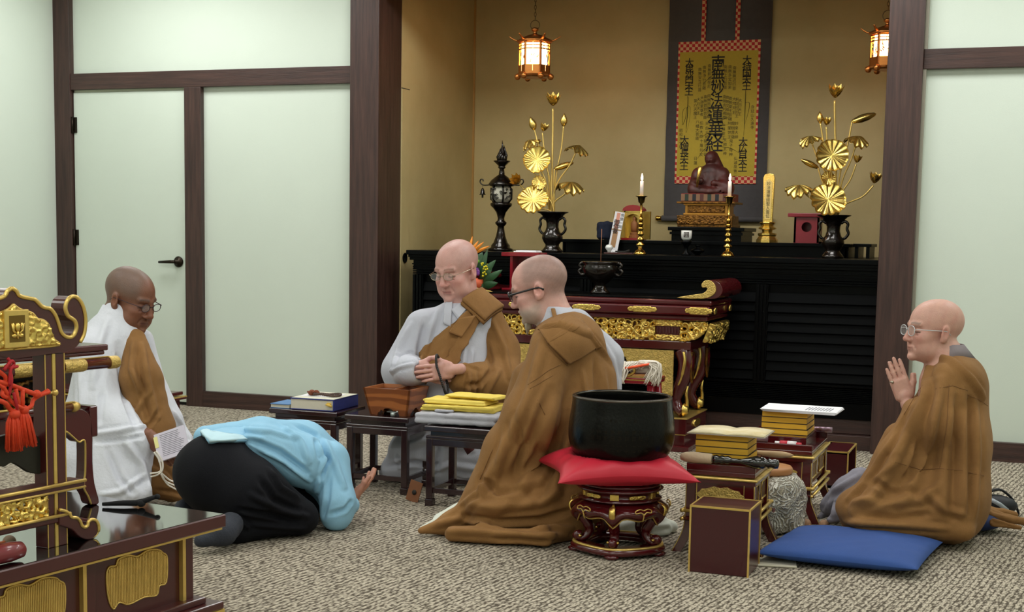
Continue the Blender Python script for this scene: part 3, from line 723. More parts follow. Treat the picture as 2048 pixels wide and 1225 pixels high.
arrangement(v1, L1, 7.86, [
 ('flower', 1106, 211, 21, 0, .35, 1, 0), ('bud', 1128, 240, 13, .05, .1, 1, .03), ('bud', 1065, 247, 14, -.35, 0, 1, 0), ('flower', 1086, 262, 13, .3, .3, 1, 0),
 ('leaf', 1074, 320, 26, -.15, 1, .25, -.05), ('fold', 1059, 280, 20, -.5, .25, 1, 0), ('fold', 1157, 290, 23, .25, .2, 1, 0), ('roll', 1127, 332, 21, 1, 0, .35, 0), ('flower', 1037, 366, 17, -.5, .9, .5, 0),
 ('leaf', 1078, 366, 14, 0, 1, .4, -.04), ('leaf', 1066, 400, 30, -.1, .9, .55, -.08), ('fold', 1142, 364, 27, .1, .2, 1, 0), ('fold', 1050, 312, 14, -.8, .3, .6, .03)], 'golden lotus flowers and pleated leaves at left, above a bronze vase near the hanging lantern')
v2, L2 = vase('bronze_vase', 'dark bronze vase of golden lotus at right, before the red box', 1665, 7.9)
arrangement(v2, L2, 7.9, [
 ('flower', 1670, 195, 22, 0, .35, 1, 0), ('bud', 1640, 235, 12, -.1, 0, 1, 0), ('flower', 1653, 250, 13, 0, .3, 1, 0), ('roll', 1727, 236, 26, 1, 0, .35, 0), ('fold', 1620, 272, 22, -.3, .2, 1, 0), ('fold', 1716, 272, 24, .15, .3, 1, 0),
 ('leaf', 1664, 311, 31, 0, 1, .15, -.05), ('roll', 1620, 328, 20, -1, 0, .45, 0), ('flower', 1713, 325, 13, .2, 0, 1, 0), ('leaf', 1657, 357, 14, 0, 1, .4, -.04), ('fold', 1598, 370, 27, -.1, .2, 1, 0),
 ('leaf', 1656, 400, 35, 0, .9, .5, -.08), ('flower', 1748, 366, 18, .15, .2, 1, 0)], 'golden lotus flowers and pleated leaves at right, above the vase by the red box')
# --- pedestal lantern of black bronze
L = at(1001, 502, 8.05, ZT); t = thing('pedestal_lantern', 'tall black bronze pedestal lantern with openwork fire box and flame finial', 'lantern', L)
hexa = lambda a: 1/(math.cos((a % (PI/3))-PI/6))*.93
q = lambda p: p*1.0
obj('foot', MB().lathe([(.001, 0), (.075, 0), (.078, .012), (.06, .02), (.058, .035), (.045, .05), (.03, .09), (.022, .13), (.02, .15), (.034, .165), (.036, .175), (.022, .187), (.02, .2), (.03, .235), (.05, .262), (.066, .277), (.068, .29), (.05, .3), (.001, .3)], 32), M_BRONZE, t)
fb = obj('fire_box', MB().lathe([(.001, .3), (.046, .3), (.062, .315), (.066, .35), (.062, .385), (.046, .395), (.001, .395)], 12, sq=lambda a: 1.0, smooth=False), mat('lantern paper glow', (200, 196, 180), .8), t)
mb = MB()
for k in range(6):
    a = k*PI/3; mb.tube([(math.cos(a)*.05, math.sin(a)*.05, .298), (math.cos(a)*.067, math.sin(a)*.067, .32), (math.cos(a)*.068, math.sin(a)*.068, .375), (math.cos(a)*.05, math.sin(a)*.05, .398)], .006, 6)
    for j in range(9):
        b_ = a+PI/6+random.uniform(-.38, .38); z = random.uniform(.315, .385); r0 = .067
        sp = [(math.cos(b_+.13*rr_*math.cos(th)/1)*r0, math.sin(b_+.13*rr_*math.cos(th))*r0, z+.009*rr_*math.sin(th)) for th, rr_ in [(u*1.1, 1-.13*u) for u in range(6)]]
        mb.tube(sp, .0024, 4)
obj('openwork', mb, M_BRONZE, t)
obj('roof', MB().lathe([(.001, .392), (.068, .394), (.082, .402), (.08, .41), (.066, .43), (.04, .452), (.02, .465), (.014, .5), (.022, .506), (.024, .514), (.012, .52), (.001, .52)], 24), M_BRONZE, t)
obj('finial_cup', MB().lathe([(.001, .51), (.014, .512), (.036, .535), (.05, .548), (.048, .551), (.03, .545), (.001, .545)], 24, sq=lambda a: 1+.06*abs(math.sin(3*a))), M_BRONZE, t)
mb = MB()
for k in range(10):
    a = k*.63; h_ = .1-.05*(k/10); mb.tube([(math.cos(a)*.02, math.sin(a)*.02, .545), (math.cos(a)*.028, math.sin(a)*.028, .545+h_*.4), (math.cos(a+.6)*.016, math.sin(a+.6)*.016, .545+h_*.75), (math.cos(a+.8)*.012, math.sin(a+.8)*.012, .545+h_)], [.009, .009, .006, .001], 6)
mb.tube([(0, 0, .54), (0, 0, .6), (.002, 0, .64), (0, 0, .675)], [.018, .014, .006, .001], 8)
obj('flame_finial', mb, M_BRONZE, t)
for s in (-1, 1):
    ar = obj('roof_arm', MB().tube(smoothpts([(s*.06, 0, .405), (s*.1, 0, .402), (s*.125, 0, .404), (s*.142, 0, .42), (s*.138, 0, .437), (s*.124, 0, .436), (s*.122, 0, .425)], 5), .004, 6), M_BRONZE, t)
    if s < 0: obj('hanging_bell', MB().lathe([(.001, .385), (.006, .383), (.012, .37), (.015, .35), (.022, .343), (.001, .343)], 12, o=(s*.125, 0, 0)).tube([(s*.125, 0, .402), (s*.125, 0, .384)], .0015, 5).tube([(s*.125, 0, .345), (s*.125, 0, .325)], .006, 6), M_BRONZE, ar)
# --- brass candlesticks with lit candles
def candlestick(px, py, Y, lab, labc):
    L = at(px, py, Y, ZT); t = thing('candlestick', lab, 'candlestick', L, group='tall brass candlesticks')
    pr = [(.001, 0), (.036, 0), (.038, .006), (.03, .014), (.026, .022), (.013, .03), (.011, .04)]
    z = .044
    for R in (.024, .021, .019, .017, .015, .013):
        pr += [(.009, z-.004), (R, z+.008), (R, z+.014), (.009, z+.026)]; z += .031 if R > .018 else .026
    pr += [(.007, z), (.006, z+.05), (.008, z+.075), (.017, z+.082), (.022, z+.11), (.035, z+.116), (.036, z+.118), (.02, z+.114), (.001, z+.112)]
    obj('stem', MB().lathe(pr, 24), M_BRASS, t); top = z+.113
    c = thing('candle', labc, 'candle', (L[0], L[1], L[2]+top), group='lit white candles')
    obj('wax', MB().lathe([(.001, 0), (.0108, 0), (.0104, .085), (.0085, .09), (.001, .088)], 16), mat('white wax', (235, 226, 220), .5, sub=.3), c)
    obj('wick', MB().tube([(0, 0, .088), (0, 0, .096)], .001, 5), M_INK, c)
    obj('flame', MB().lathe([(.001, .092), (.0058, .099), (.0068, .107), (.0042, .12), (.001, .132)], 12), mat('candle flame', (255, 214, 190), .5, emit=16), c)
    l = bpy.data.lights.new('candle_light', 'POINT'); l.energy = .35; l.color = (1, .55, .3); l.shadow_soft_size = .01
    lo = bpy.data.objects.new('candle_light', l); COL.objects.link(lo); lo.location = (L[0], L[1]-.03, L[2]+top+.13)
    return L
candlestick(1280, 508, 7.74, 'tall turned brass candlestick at left, in front of the small gold shrine', 'lit white candle on the left brass candlestick, by the small gold shrine')
candlestick(1455, 510, 7.76, 'tall turned brass candlestick at right, in front of the seated statue base', 'lit white candle on the right brass candlestick, beside the seated statue')
# --- statue on its stand
PZ = float(onY(1405, 455, 8.3)[2])
cxp = 1405
L = at(1412, 478, 8.18, SZ); t = thing('lacquer_plinth', 'stepped black lacquer plinth under the carved seated statue', 'plinth', L)
Wp = 155/ppm(L); hp = PZ-SZ
obj('body', MB().bx(-Wp/2+.02, Wp/2-.02, 0, .34, 0, hp-.02).bx(-Wp/2+.01, Wp/2-.01, -.01, .35, hp-.045, hp-.03), M_BLACK, t)
obj('plinth_top', MB().bx(-Wp/2, Wp/2, -.02, .36, hp-.022, hp), M_BLACK, t, bevel=.003)
L = at(1409, 455, 8.24, PZ+.001); b = thing('carved_pedestal', 'carved dark gold pedestal with coloured cloth front under the seated statue', 'pedestal', L)
pp = ppm(L); u_ = 1/pp
def rel(w_, h_, x, y, z, parent, m, name, seed, R=.018, depth=.012, **k):
    r_ = relief(w_, h_, depth, seed, R, **k); return obj(name, r_, m, parent, loc=(x, y, z))
w1 = 112*u_
obj('foot_block', MB().bx(-w1/2, w1/2, 0, .24, 0, .018).bx(-w1/2+.01, w1/2-.01, .01, .23, .018, .07), M_GOLDDARK, b, bevel=.002)
rel(w1, .052, -w1/2, .0, .016, b, M_GOLDDARK, 'carved_skirt', 3)
w2 = 92*u_
obj('waist', MB().bx(-w2/2, w2/2, .02, .22, .07, .082).bx(-w2/2+.008, w2/2-.008, .03, .21, .082, .132).bx(-w2/2, w2/2, .02, .22, .13, .14), mat('gilded brown frame', (170, 122, 50), .35, metal=.7), b, bevel=.002)
rel(w2-.05, .042, -w2/2+.025, .03, .086, b, M_GOLDDARK, 'carved_panel', 5, R=.011, depth=.009)
w3 = 118*u_
obj('table_slab', MB().bx(-w3/2, w3/2, 0, .25, .14, .152), M_GOLDDARK, b, bevel=.002)
w4 = 100*u_; n = 13
cl = obj('cloth_front', MB().bx(-w4/2, w4/2, .008, .24, .152, .2), mat('faded red wood', (122, 34, 26), .6), b)
for i in range(n):
    c_ = ((130, 96, 70), (38, 52, 40), (130, 96, 70), (28, 30, 36), (130, 96, 70), (84, 46, 38))[i % 6]; ww = w4/n
    obj('coloured_strip', MB().bx(-w4/2+i*ww, -w4/2+(i+1)*ww, .002, .01, .156, .196), mat('strip %d %d %d' % c_, c_, .7), cl)
zb = L[2]+.2
S0 = 8.36
s = thing('statue', 'small dark red wooden statue of a seated robed figure holding a gold scroll', 'statue', at(1416, 400, S0, zb))
ST = lambda px, py, dy=0.: np.array(onY(px, py, S0+dy))
r_ = lambda p_: p_/pp
fy = float(onY(1416, 387, S0)[2])-zb; dn = lambda p: p-np.array([0, 0, fy])
sd = SDF(ST(1370, 400)-[.03, .16, .02], ST(1470, 295)+[.05, .16, .03], .0035)
P_ = lambda px, py, dy=0.: dn(ST(px, py, dy))
sd.cap(P_(1420, 375), P_(1422, 345), r_(27), r_(20), .02); sd.cap(P_(1398, 347), P_(1445, 347), r_(14), r_(14), .02)
sd.cap(P_(1394, 352, -.01), P_(1388, 375, -.05), r_(11), r_(13), .015); sd.cap(P_(1446, 352, -.01), P_(1452, 376, -.04), r_(13), r_(17), .015); sd.cap(P_(1452, 372, -.05), P_(1428, 365, -.09), r_(11), r_(7), .012)
sd.cap(P_(1388, 380, -.06), P_(1420, 383, -.1), r_(12), r_(9), .015); sd.cap(P_(1450, 382, -.05), P_(1420, 383, -.1), r_(14), r_(9), .015); sd.cap(P_(1388, 365, -.05), P_(1402, 360, -.09), r_(8), r_(6), .01)
sd.ell(P_(1421, 316), (r_(11.5), r_(12.5), r_(14.5)), k=.004); sd.cap(P_(1426, 312, .02), P_(1438, 340, .03), r_(11), r_(12), .015); sd.cap(P_(1421, 328), P_(1421, 338), r_(8), r_(9), .01)
sd.ell(P_(1418, 320, -.034), (r_(2), r_(3), r_(3)), k=.004); sd.ell(P_(1414.5, 316, -.038), (r_(2), r_(2.4), r_(.9)), k=.003, op='sub'); sd.ell(P_(1422, 316, -.038), (r_(2), r_(2.4), r_(.9)), k=.003, op='sub'); sd.cap(P_(1414, 325, -.033), P_(1421, 325.5, -.033), r_(.6), k=.003, op='sub')
for i, (a, b_) in enumerate((((1400, 350), (1410, 372)), ((1408, 345), (1418, 370)), ((1440, 350), (1432, 372)), ((1446, 360), (1440, 385)), ((1436, 375), (1450, 388)), ((1384, 372), (1396, 388)), ((1430, 345), (1424, 362)))):
    sd.cap(P_(*a, -.06), P_(*b_, -.1), r_(1.6), k=.006, op='sub')
sd.clipz(zb+.001); v, f = sd.mesh(1)
npobj('figure', v, f, mat('dark red aged wood', (52, 27, 23), .5, rgb2=(84, 30, 24), vscale=9, bump=.15, bscale=60), s)
obj('gold_scroll', MB().tube([P_(1394, 373, -.12), P_(1397, 352, -.13), P_(1401, 332, -.14)], [r_(2), r_(3.4), r_(4.6)], 10), M_GOLD, s, world=True)
# --- small cups
L = at(1372, 505, 7.85, ZT); t = thing('cup_stand', 'small black stand under the white cup in front of the statue', 'stand', L)
obj('pedestal', MB().lathe([(.001, 0), (.026, 0), (.027, .006), (.012, .02), (.011, .045), (.022, .062), (.029, .07), (.03, .085), (.001, .085)], 20), M_BLACK, t)
t = thing('tea_cup', 'small white ceramic cup with black character on a black stand', 'cup', (L[0], L[1], L[2]+.0855))
obj('body', MB().lathe([(.001, 0), (.02, 0), (.029, .012), (.031, .03), (.031, .056), (.028, .056), (.027, .02), (.001, .012)], 28), mat('white porcelain', (220, 222, 218), .25, coat=.5), t)
g = text_mb('囲', .034, .0006); obj('mark', MB().raw([(v_[0], -.0315, v_[1]+.03) for v_ in g.v], [q_[::-1] for q_ in g.f]), mat('brown ink', (70, 52, 40), .6), t, rz=.2)
L = at(1395, 506, 7.9, ZT); t = thing('small_bowl', 'small lidded black bowl behind the right candlestick', 'bowl', L)
obj('body', MB().lathe([(.001, 0), (.016, 0), (.014, .006), (.036, .02), (.04, .028), (.034, .034), (.012, .044), (.011, .05), (.024, .06), (.001, .06)], 24), M_BLACK, t)
# --- memorial tablet
L = at(1534, 481, 8.2, SZ); t = thing('memorial_tablet', 'tall bright gold memorial tablet with engraved characters on a lotus foot', 'tablet', L); pp = ppm(L); u_ = 1/pp
obj('foot', MB().lathe([(.001, 0), (22*u_, 0), (22*u_, 5*u_), (17*u_, 12*u_), (19*u_, 15*u_), (19*u_, 18*u_), (10*u_, 20*u_), (11*u_, 25*u_), (18*u_, 27*u_), (18*u_, 29*u_), (12*u_, 33*u_), (16*u_, 39*u_), (15*u_, 41*u_), (.001, 41*u_)], 8, smooth=False), M_GOLD, t)
pl = obj('plate', MB().prism([(-9.5*u_, 40*u_), (9.5*u_, 40*u_), (11.5*u_, 128*u_), (9*u_, 135*u_), (0, 137*u_), (-9*u_, 135*u_), (-11.5*u_, 128*u_)], -.008, .012), M_GOLD, t, bevel=.003)
obj('inner_plate', MB().prism([(-6*u_, 46*u_), (6*u_, 46*u_), (7*u_, 120*u_), (0, 126*u_), (-7*u_, 120*u_)], -.0115, -.006), mat('pale engraved gold', (232, 205, 130), .5, metal=.6), t)
mb = MB()
for i, ch in enumerate('妙法蓮華経聖人霊位'):
    g = text_mb(ch, 8.2*u_); mb.raw([(v_[0], -.0118-v_[2], v_[1]+(116-i*8)*u_) for v_ in g.v], [q_[::-1] for q_ in g.f])
obj('inscription', mb, M_INK, t)
# --- red box with round hole
L = at(1618, 480, 8.05, ZT); L = at(1612, 482, 8.22, SZ); t = thing('red_box', 'small red wooden box with a round hole and overhanging lid on the altar', 'box', L); u_ = 1/ppm(L)
mb = MB(); wb = 25*u_; hb = 52*u_; R = 10*u_; cz = 32*u_; n = 24
ring = [(R*math.cos(2*PI*k/n), cz+R*math.sin(2*PI*k/n)) for k in range(n)]
sqr = []
for k in range(n):
    a = 2*PI*k/n; c_, s_ = math.cos(a), math.sin(a); m_ = max(abs(c_)/wb, abs(s_)/(hb/2)); sqr.append((c_/m_, hb/2+s_/m_))
for y0 in (0,): mb.raw([(x, y0, z) for x, z in ring]+[(x, y0, z) for x, z in sqr]+[(x, y0+.012, z) for x, z in ring], [(k, (k+1) % n, n+(k+1) % n, n+k)[::-1] for k in range(n)]+[(k, (k+1) % n, 2*n+(k+1) % n, 2*n+k) for k in range(n)])
obj('front_panel', mb, mat('red lacquer box', (142, 22, 40), .4, coat=.2), t)
obj('walls', MB().bx(-wb, -wb+.012, 0, .12, 0, hb).bx(wb-.012, wb, 0, .12, 0, hb).bx(-wb, wb, .108, .12, 0, hb).bx(-wb, wb, .002, .12, 0, .01), MATS['red lacquer box'], t)
obj('lid', MB().bx(-wb-12*u_, wb+14*u_, -.02, .14, hb, hb+.022), MATS['red lacquer box'], t, bevel=.003)
# --- small shrine with gold doors, blue bag, condolence slip, tray
L = at(1265, 474, 8.24, SZ); t = thing('small_shrine', 'small open gold shrine with red roof and a wooden figure inside', 'shrine', L); u_ = 1/ppm(L)
ws = 19*u_; hs = 58*u_
obj('case', MB().bx(-ws, ws, .05, .06, 0, hs).bx(-ws, -ws+.01, 0, .06, 0, hs).bx(ws-.01, ws, 0, .06, 0, hs).bx(-ws, ws, 0, .06, hs-.008, hs), M_GOLD, t)
obj('roof', MB().prism([(-ws-.008, hs)]+[((ws+.008)*math.cos(a), hs+12*u_*math.sin(a)) for a in np.linspace(PI, 0, 9)][1:-1]+[(ws+.008, hs)], -.012, .068), mat('red shrine roof', (150, 20, 28), .3, coat=.4), t)
obj('base', MB().bx(-ws-.01, ws+.01, -.015, .07, -.0, .012), MATS['red shrine roof'], t)
obj('inner_arch', MB().prism([(-ws+.01, hs-.01), (-ws+.01, hs-.04), (-.02, hs-.022), (0, hs-.018), (.02, hs-.022), (ws-.01, hs-.04), (ws-.01, hs-.01)], .004, .012), M_GOLD, t)
for s_ in (-1, 1): obj('door', MB().bx(-.0, 22*u_, -.004, .004, .005, hs-.004), M_GOLD, t, loc=(s_*ws, 0, 0), rot=Euler((0, 0, -.45 if s_ > 0 else PI+.75)))
t2 = thing('small_figure', 'tiny brown wooden robed figure standing inside the gold shrine', 'figurine', (L[0], L[1]+.028, L[2]+.014))
obj('pedestal', MB().lathe([(.001, 0), (.03, 0), (.03, .012), (.022, .016), (.024, .03), (.018, .034), (.001, .034)], 12, smooth=False, M=Matrix.Diagonal((1, .6, 1, 1))), mat('pale carved wood', (150, 96, 52), .6), t2)
obj('body', MB().lathe([(.001, .034), (.017, .036), (.019, .06), (.021, .085), (.014, .098), (.007, .102), (.009, .108), (.01, .118), (.006, .128), (.001, .132)], 14, M=Matrix.Diagonal((1, .75, 1, 1))), MATS['pale carved wood'], t2)
L = at(1212, 474, 8.3, SZ); t = thing('cloth_bag', 'dark blue cloth bundle standing beside the small gold shrine', 'bag', L)
sd = SDF(np.array(L)-[.1, .1, .01], np.array(L)+[.12, .1, .15], .006); sd.rbox(np.array(L)+[0, 0, .055], (.055, .035, .055), rd=.02, k=.01); v, f = sd.mesh(1); v = ripple(v, f, .004, 50, 3)
npobj('cloth', v, f, mat('dark blue cloth', (34, 42, 66), .85, var=.2, vscale=20), t)
L = at(1224, 500, 8.1, ZT); t = thing('paper_slip', 'upright folded white paper envelope with pink band and writing, leaning by the shrine', 'envelope', L, rot=Euler((-.16, .13, 0))); u_ = 1/ppm(L)
obj('sheet', MB().bx(-10*u_, 10*u_, 0, .006, 0, 84*u_), M_WHITEP, t); obj('pink_strip', MB().bx(-5*u_, 2*u_, -.002, 0, 42*u_, 82*u_), mat('salmon paper', (214, 150, 130), .8), t)
obj('ribbon', MB().bx(-6*u_, 4*u_, -.003, 0, 12*u_, 44*u_).bx(-10*u_, 10*u_, -.0035, 0, 47*u_, 49*u_), mat('tan cord', (170, 130, 90), .7), t)
mb = MB()
for i, ch in enumerate('御供養'): g = text_mb(ch, 12*u_); mb.raw([(v_[0]-2*u_, -.0042-v_[2], v_[1]+(62-i*9)*u_) for v_ in g.v], [q_[::-1] for q_ in g.f])
for i, ch in enumerate('信徒一同'): g = text_mb(ch, 7*u_); mb.raw([(v_[0]+6.5*u_, -.001-v_[2], v_[1]+(78-i*8)*u_) for v_ in g.v], [q_[::-1] for q_ in g.f])
obj('writing', mb, M_INK, t)
L = at(1240, 506, 7.8, ZT); t = thing('small_tray', 'small low brown tray left of the left candlestick', 'tray', L); obj('board', MB().bx(-.09, .085, -.03, .03, 0, .008), mat('brown tray', (70, 34, 30), .4), t, bevel=.002)
t = thing('white_ornament', 'small round white ceramic jar on the brown altar tray', 'jar', at(1218, 502, 7.8, ZT+.0085))
obj('body', MB().lathe([(.001, 0), (.01, 0), (.01, .008), (.022, .022), (.023, .03), (.016, .042), (.001, .046)], 18), MATS['white porcelain'], t)
t = thing('bell_striker', 'tiny dark striker with white end lying on the brown altar tray', 'striker', at(1243, 502, 7.795, ZT+.014))
obj('shaft', MB().tube([(-.04, 0, 0), (.02, 0, 0), (.048, 0, .006)], [.004, .004, .008], 8), M_INK, t); obj('white_end', MB().sph((-.045, 0, 0), (.012, .006, .005), 10, 6), M_WHITEP, t)
# --- hanging lanterns
def hanging_lantern(px, py, Y, lab, rz):
    L = at(px, py, Y); t = thing('hanging_lantern', lab, 'lantern', (L[0], L[1], L[2]), rz, group='lit gilt hanging lanterns')
    u_ = 1/ppm(L); H = lambda p: (py-p)*u_     # height above lantern middle
    R = 31*u_; ap = R*math.cos(PI/6)
    z0, z1 = H(py+37), H(py-27)
    M_GLOW = mat('glowing lantern paper', (255, 190, 120), .6, emit=20.0); M_COP = mat('warm gilt copper', (190, 120, 60), .3, metal=.9)
    obj('light_core', MB().lathe([(.001, z0+.016), (R*.9, z0+.016), (R*.9, z1), (.001, z1)], 6, smooth=False), M_GLOW, t)
    for k in range(6):
        a = k*PI/3+PI/6; M = Matrix.Rotation(a, 4, 'Z') @ Matrix.Translation((ap, 0, 0)) @ Matrix.Rotation(PI/2, 4, 'Z')
        hw = R/2; fr = MB()
        fr.bx(-hw, -hw+.008, -.003, .003, z0, z1, M).bx(hw-.008, hw, -.003, .003, z0, z1, M).bx(-hw, hw, -.003, .003, z0, z0+18*u_, M).bx(-hw, hw, -.003, .003, z1-4*u_, z1, M).bx(-hw, hw, -.003, .003, z1-16*u_, z1-13.5*u_, M).bx(-hw, hw, -.003, .003, z1-9.4*u_, z1-7.6*u_, M).bx(-.002, .002, -.003, .003, z1-14*u_, z1-3*u_, M)
        pn = obj('panel', fr, M_COP, t)
        tr = MB()
        for j in range(5):
            x = random.uniform(-hw*.6, hw*.6); z = random.uniform(z0+22*u_, z1-20*u_); tr.tube([M @ Vector((x, .001, z)), M @ Vector((x+random.uniform(-.014, .014), .001, z+.012)), M @ Vector((x+random.uniform(-.014, .014), .001, z+.024))], [.004, .003, .001], 5)
        obj('openwork', tr, M_COP, pn)
        c_ = (math.cos(k*PI/3)*R*1.08, math.sin(k*PI/3)*R*1.08)
        obj('foot', MB().lathe([(.001, -.03), (.013, -.026), (.019, -.012), (.017, .0), (.006, .008), (.001, .01)], 12, o=(c_[0], c_[1], z0-.002)).tube([(c_[0], c_[1], z0), (c_[0]*.8, c_[1]*.8, z0+.01)], .006, 6), M_COP, t)
        c2 = (math.cos(k*PI/3), math.sin(k*PI/3))
        obj('roof_curl', MB().tube(smoothpts([(c2[0]*R*.8, c2[1]*R*.8, z1+.016), (c2[0]*R*1.15, c2[1]*R*1.15, z1+.008), (c2[0]*R*1.45, c2[1]*R*1.45, z1+.02), (c2[0]*R*1.68, c2[1]*R*1.68, z1+.035)], 4), [.012]*4+[.01]*5+[.007]*3+[.002], 6, flat=.5), M_COP, t)
    obj('roof', MB().lathe([(R*1.0, z1-.006), (R*1.12, z1), (R*1.12, z1+.008), (R*.8, z1+.024), (R*.45, z1+.04), (.014, z1+.046), (.01, z1+.06), (.02, z1+.068), (.022, z1+.078), (.008, z1+.086), (.001, z1+.087)], 24, sq=lambda a: 1+.05*math.cos(6*a)), M_COP, t)
    obj('base', MB().lathe([(.001, z0), (R*1.1, z0), (R*1.15, z0-.01), (R*.9, z0-.018), (.001, z0-.018)], 6, smooth=False), M_COP, t)
    mb = MB(); ring = [(math.cos(a)*.028, 0, z1+.1+math.sin(a)*.028) for a in np.linspace(0, 2*PI, 17)[:-1]]; mb.tube(ring, .0022, 5, closed=True)
    zt = z1+.13; i = 0
    while L[2]+zt < 2.79:
        lk = [((math.cos(a)*.006 if i % 2 else 0), (0 if i % 2 else math.cos(a)*.006), zt+.011+math.sin(a)*.014) for a in np.linspace(0, 2*PI, 9)[:-1]]; mb.tube(lk, .0016, 4, closed=True); zt += .021; i += 1
    obj('chain', mb, mat('dull brass chain', (96, 80, 50), .4, metal=.8), t)
for a_ in ((1069, 112, 7.98, 'lit gilt hexagonal hanging lantern at left above the lotus flowers', .22), (1773, 96, 7.98, 'lit gilt hexagonal hanging lantern at right, half hidden by the post', .1)): hanging_lantern(*a_)
# ================================================================ RED AND GOLD OFFERING TABLE
TF, TB = 7.12, 7.52                      # front and back planes of the body
TX0, TX1 = -3.02, float(onY(1350, 800, TF)[0])-.0   # centres of the leg pairs
zf = lambda y, x=1300: float(onY(x, y, TF)[2])
OXC = -2.24
ot = thing('offering_table', 'red lacquered offering table with carved gold frieze and scrolled ends before the altar', 'table', (OXC, (TF+TB)/2, 0))
ox, oy = OXC, (TF+TB)/2
B = lambda x0, x1, y0, y1, z0, z1, mb=None, M=None: (mb or MB()).bx(x0-ox, x1-ox, y0-oy, y1-oy, z0, z1)
xr = float(onY(1408, 640, TF)[0]); xl = 2*ox-xr           # body ends
ztop = zf(590, 1150); zu = zf(628, 1150)
obj('tabletop', B(xl-.02, xr+.03, TF-.04, TB+.04, ztop-.03, ztop+.004), M_BLACK, ot, bevel=.003)
mb = MB(); P_ = [(-.055, -.035), (-.04, -.062), (-.012, -.068), (.0, -.05), (-.0, .0), (-.045, .0)]
mb = B(xl-.03, xr+.05, TF-.06, TB+.06, ztop-.035, ztop-.006); B(xl-.03, xr+.045, TF-.075, TB+.075, ztop-.085, ztop-.036, mb); B(xl-.01, xr+.03, TF-.05, TB+.05, zu-.012, ztop-.085, mb)
obj('moulding', mb, M_RED, ot, bevel=.009)
# gold fittings on the moulding
def plate(x, y, z, L_, H_, parent, face='front', seed=1):
    m = lambda u, v: (np.abs(v-.5) < .5*np.clip(1.05-np.abs(np.abs(u-.5)*2-.0)**6, .1, 1)*(1-.28*(np.abs(np.abs(u-.5)-.34) < .05)))
    r_ = relief(L_, H_, .007, seed, .012, .0035, mask=m, base=.5)
    if face == 'front': return obj('gold_fitting', r_, M_GOLD, parent, loc=(x-L_/2-ox, y-oy-.001, z-H_/2))
    return obj('gold_fitting', r_, M_GOLD, parent, loc=(x-ox+.001, y-oy-L_/2, z-H_/2), rz=PI/2)
for i, px in enumerate((1045, 1173, 1285)):
    q = onY(px, 607, TF-.075); plate(float(q[0]), TF-.075, ztop-.06, .165, .038, ot, seed=20+i)
q = onY(1398, 609, TF-.075); plate(float(q[0]), TF-.075, ztop-.06, .15, .044, ot, seed=31)
for yy in (TF+.0, TB-.02): plate(xr+.056, yy, ztop-.06, .06, .04, ot, 'side', 40)
# scroll ends (upturned rolls) at each end of the top
def scroll_end(x, s):
    prof = [(0, 0), (.105, 0), (.14, .012), (.158, .045), (.15, .085), (.125, .11), (.09, .115), (.068, .1), (.066, .08), (.08, .07), (.093, .08), (.1, .07), (.098, .05), (.075, .03), (.03, .022), (0, .02)]
    pr = smoothpts([(s*(u-.02), v) for u, v in prof], 3, True)
    return [(x+u, v*.84) for u, v in pr]
for s, x in ((1, xr-.035), (-1, xl+.035)):
    pr = [(u-ox, v+ztop+.004) for u, v in scroll_end(x, s)]
    so = obj('scroll_end', MB().prism(pr, TF-.05-oy, TB+.05-oy), M_RED, ot, bevel=.003)
    gf = [(s*(-.1), 0), (s*(.04), .0), (s*.09, .02), (s*.105, .045), (s*.1, .075), (s*.078, .098), (s*.05, .1), (s*.03, .08), (s*.035, .06), (s*.055, .062), (s*.06, .05), (s*.04, .03), (s*.0, .022)]
    obj('gold_scroll', MB().prism([(x+s*.0+u-ox, ztop+.004+v*.95) for u, v in smoothpts(gf, 3, True)], TF-.064-oy, TF-.05-oy), M_GOLDENG, so, bevel=.003)
# carved frieze
zfr0, zfr1 = zf(680), zu-.012
obj('frieze_core', B(xl+.04, xr-.13, TF+.005, TB-.005, zfr0, zfr1), M_REDB, ot)
xs = [float(onY(p_, 650, TF)[0]) for p_ in (1018, 1060, 1160, 1178, 1312, 1362, 1420)]
def fr(x0, x1, seed, m=None, y=None, gaps=.14, R=.042, h=None, z=None, name='carved_frieze', dep=.034):
    r_ = relief(x1-x0, (h or zfr1-zfr0), dep, seed, R, .0038, mask=m, gaps=gaps); return obj(name, r_, M_GOLD, ot, loc=(x0-ox, (y or TF-.0)-oy, (z or zfr0)))
fr(xl+.06, xs[1], 7); fr(xs[1]+.06, xs[4], 8)
for x0, x1 in ((xs[1], xs[1]+.06), (xs[4], xs[5])):
    hh = zfr1-zfr0; fr(x0, x1, 9, h=.035, z=zfr1-.035, gaps=0, R=.015, dep=.016); fr(x0, x1, 10, h=.032, z=zfr0, gaps=0, R=.015, dep=.016)
    mb = MB(); n = 8
    for k in range(n):
        for j in range(6): mb.sph((x0+(k+.5)*(x1-x0)/n-ox, TF-.002-oy, zfr0+.04+(hh-.08)*(j+.5)/6), (.006, .01, .006), 6, 4)
    B(x0, x1, TF-.004, TF+.01, zfr0+.03, zfr1-.03, mb)
    obj('pleated_band', mb, M_RED, ot)
wing = inpoly([(0, 0), (.3, .0), (.62, .12), (.85, .38), (1, .72), (.97, .92), (.82, 1), (.0, 1)])
fr(xs[5], xr+.03, 12, wing, gaps=.1, R=.045)
r_ = relief(.42, zfr1-zfr0, .035, 15, .045, .0045, mask=inpoly([(0, 0), (1, 0), (1, 1), (0, 1)]), gaps=.2)
obj('carved_side', r_, M_GOLD, ot, loc=(xr+.0-ox, TF-.01-oy, zfr0), rz=PI/2, rot=Euler((.35, 0, PI/2)))
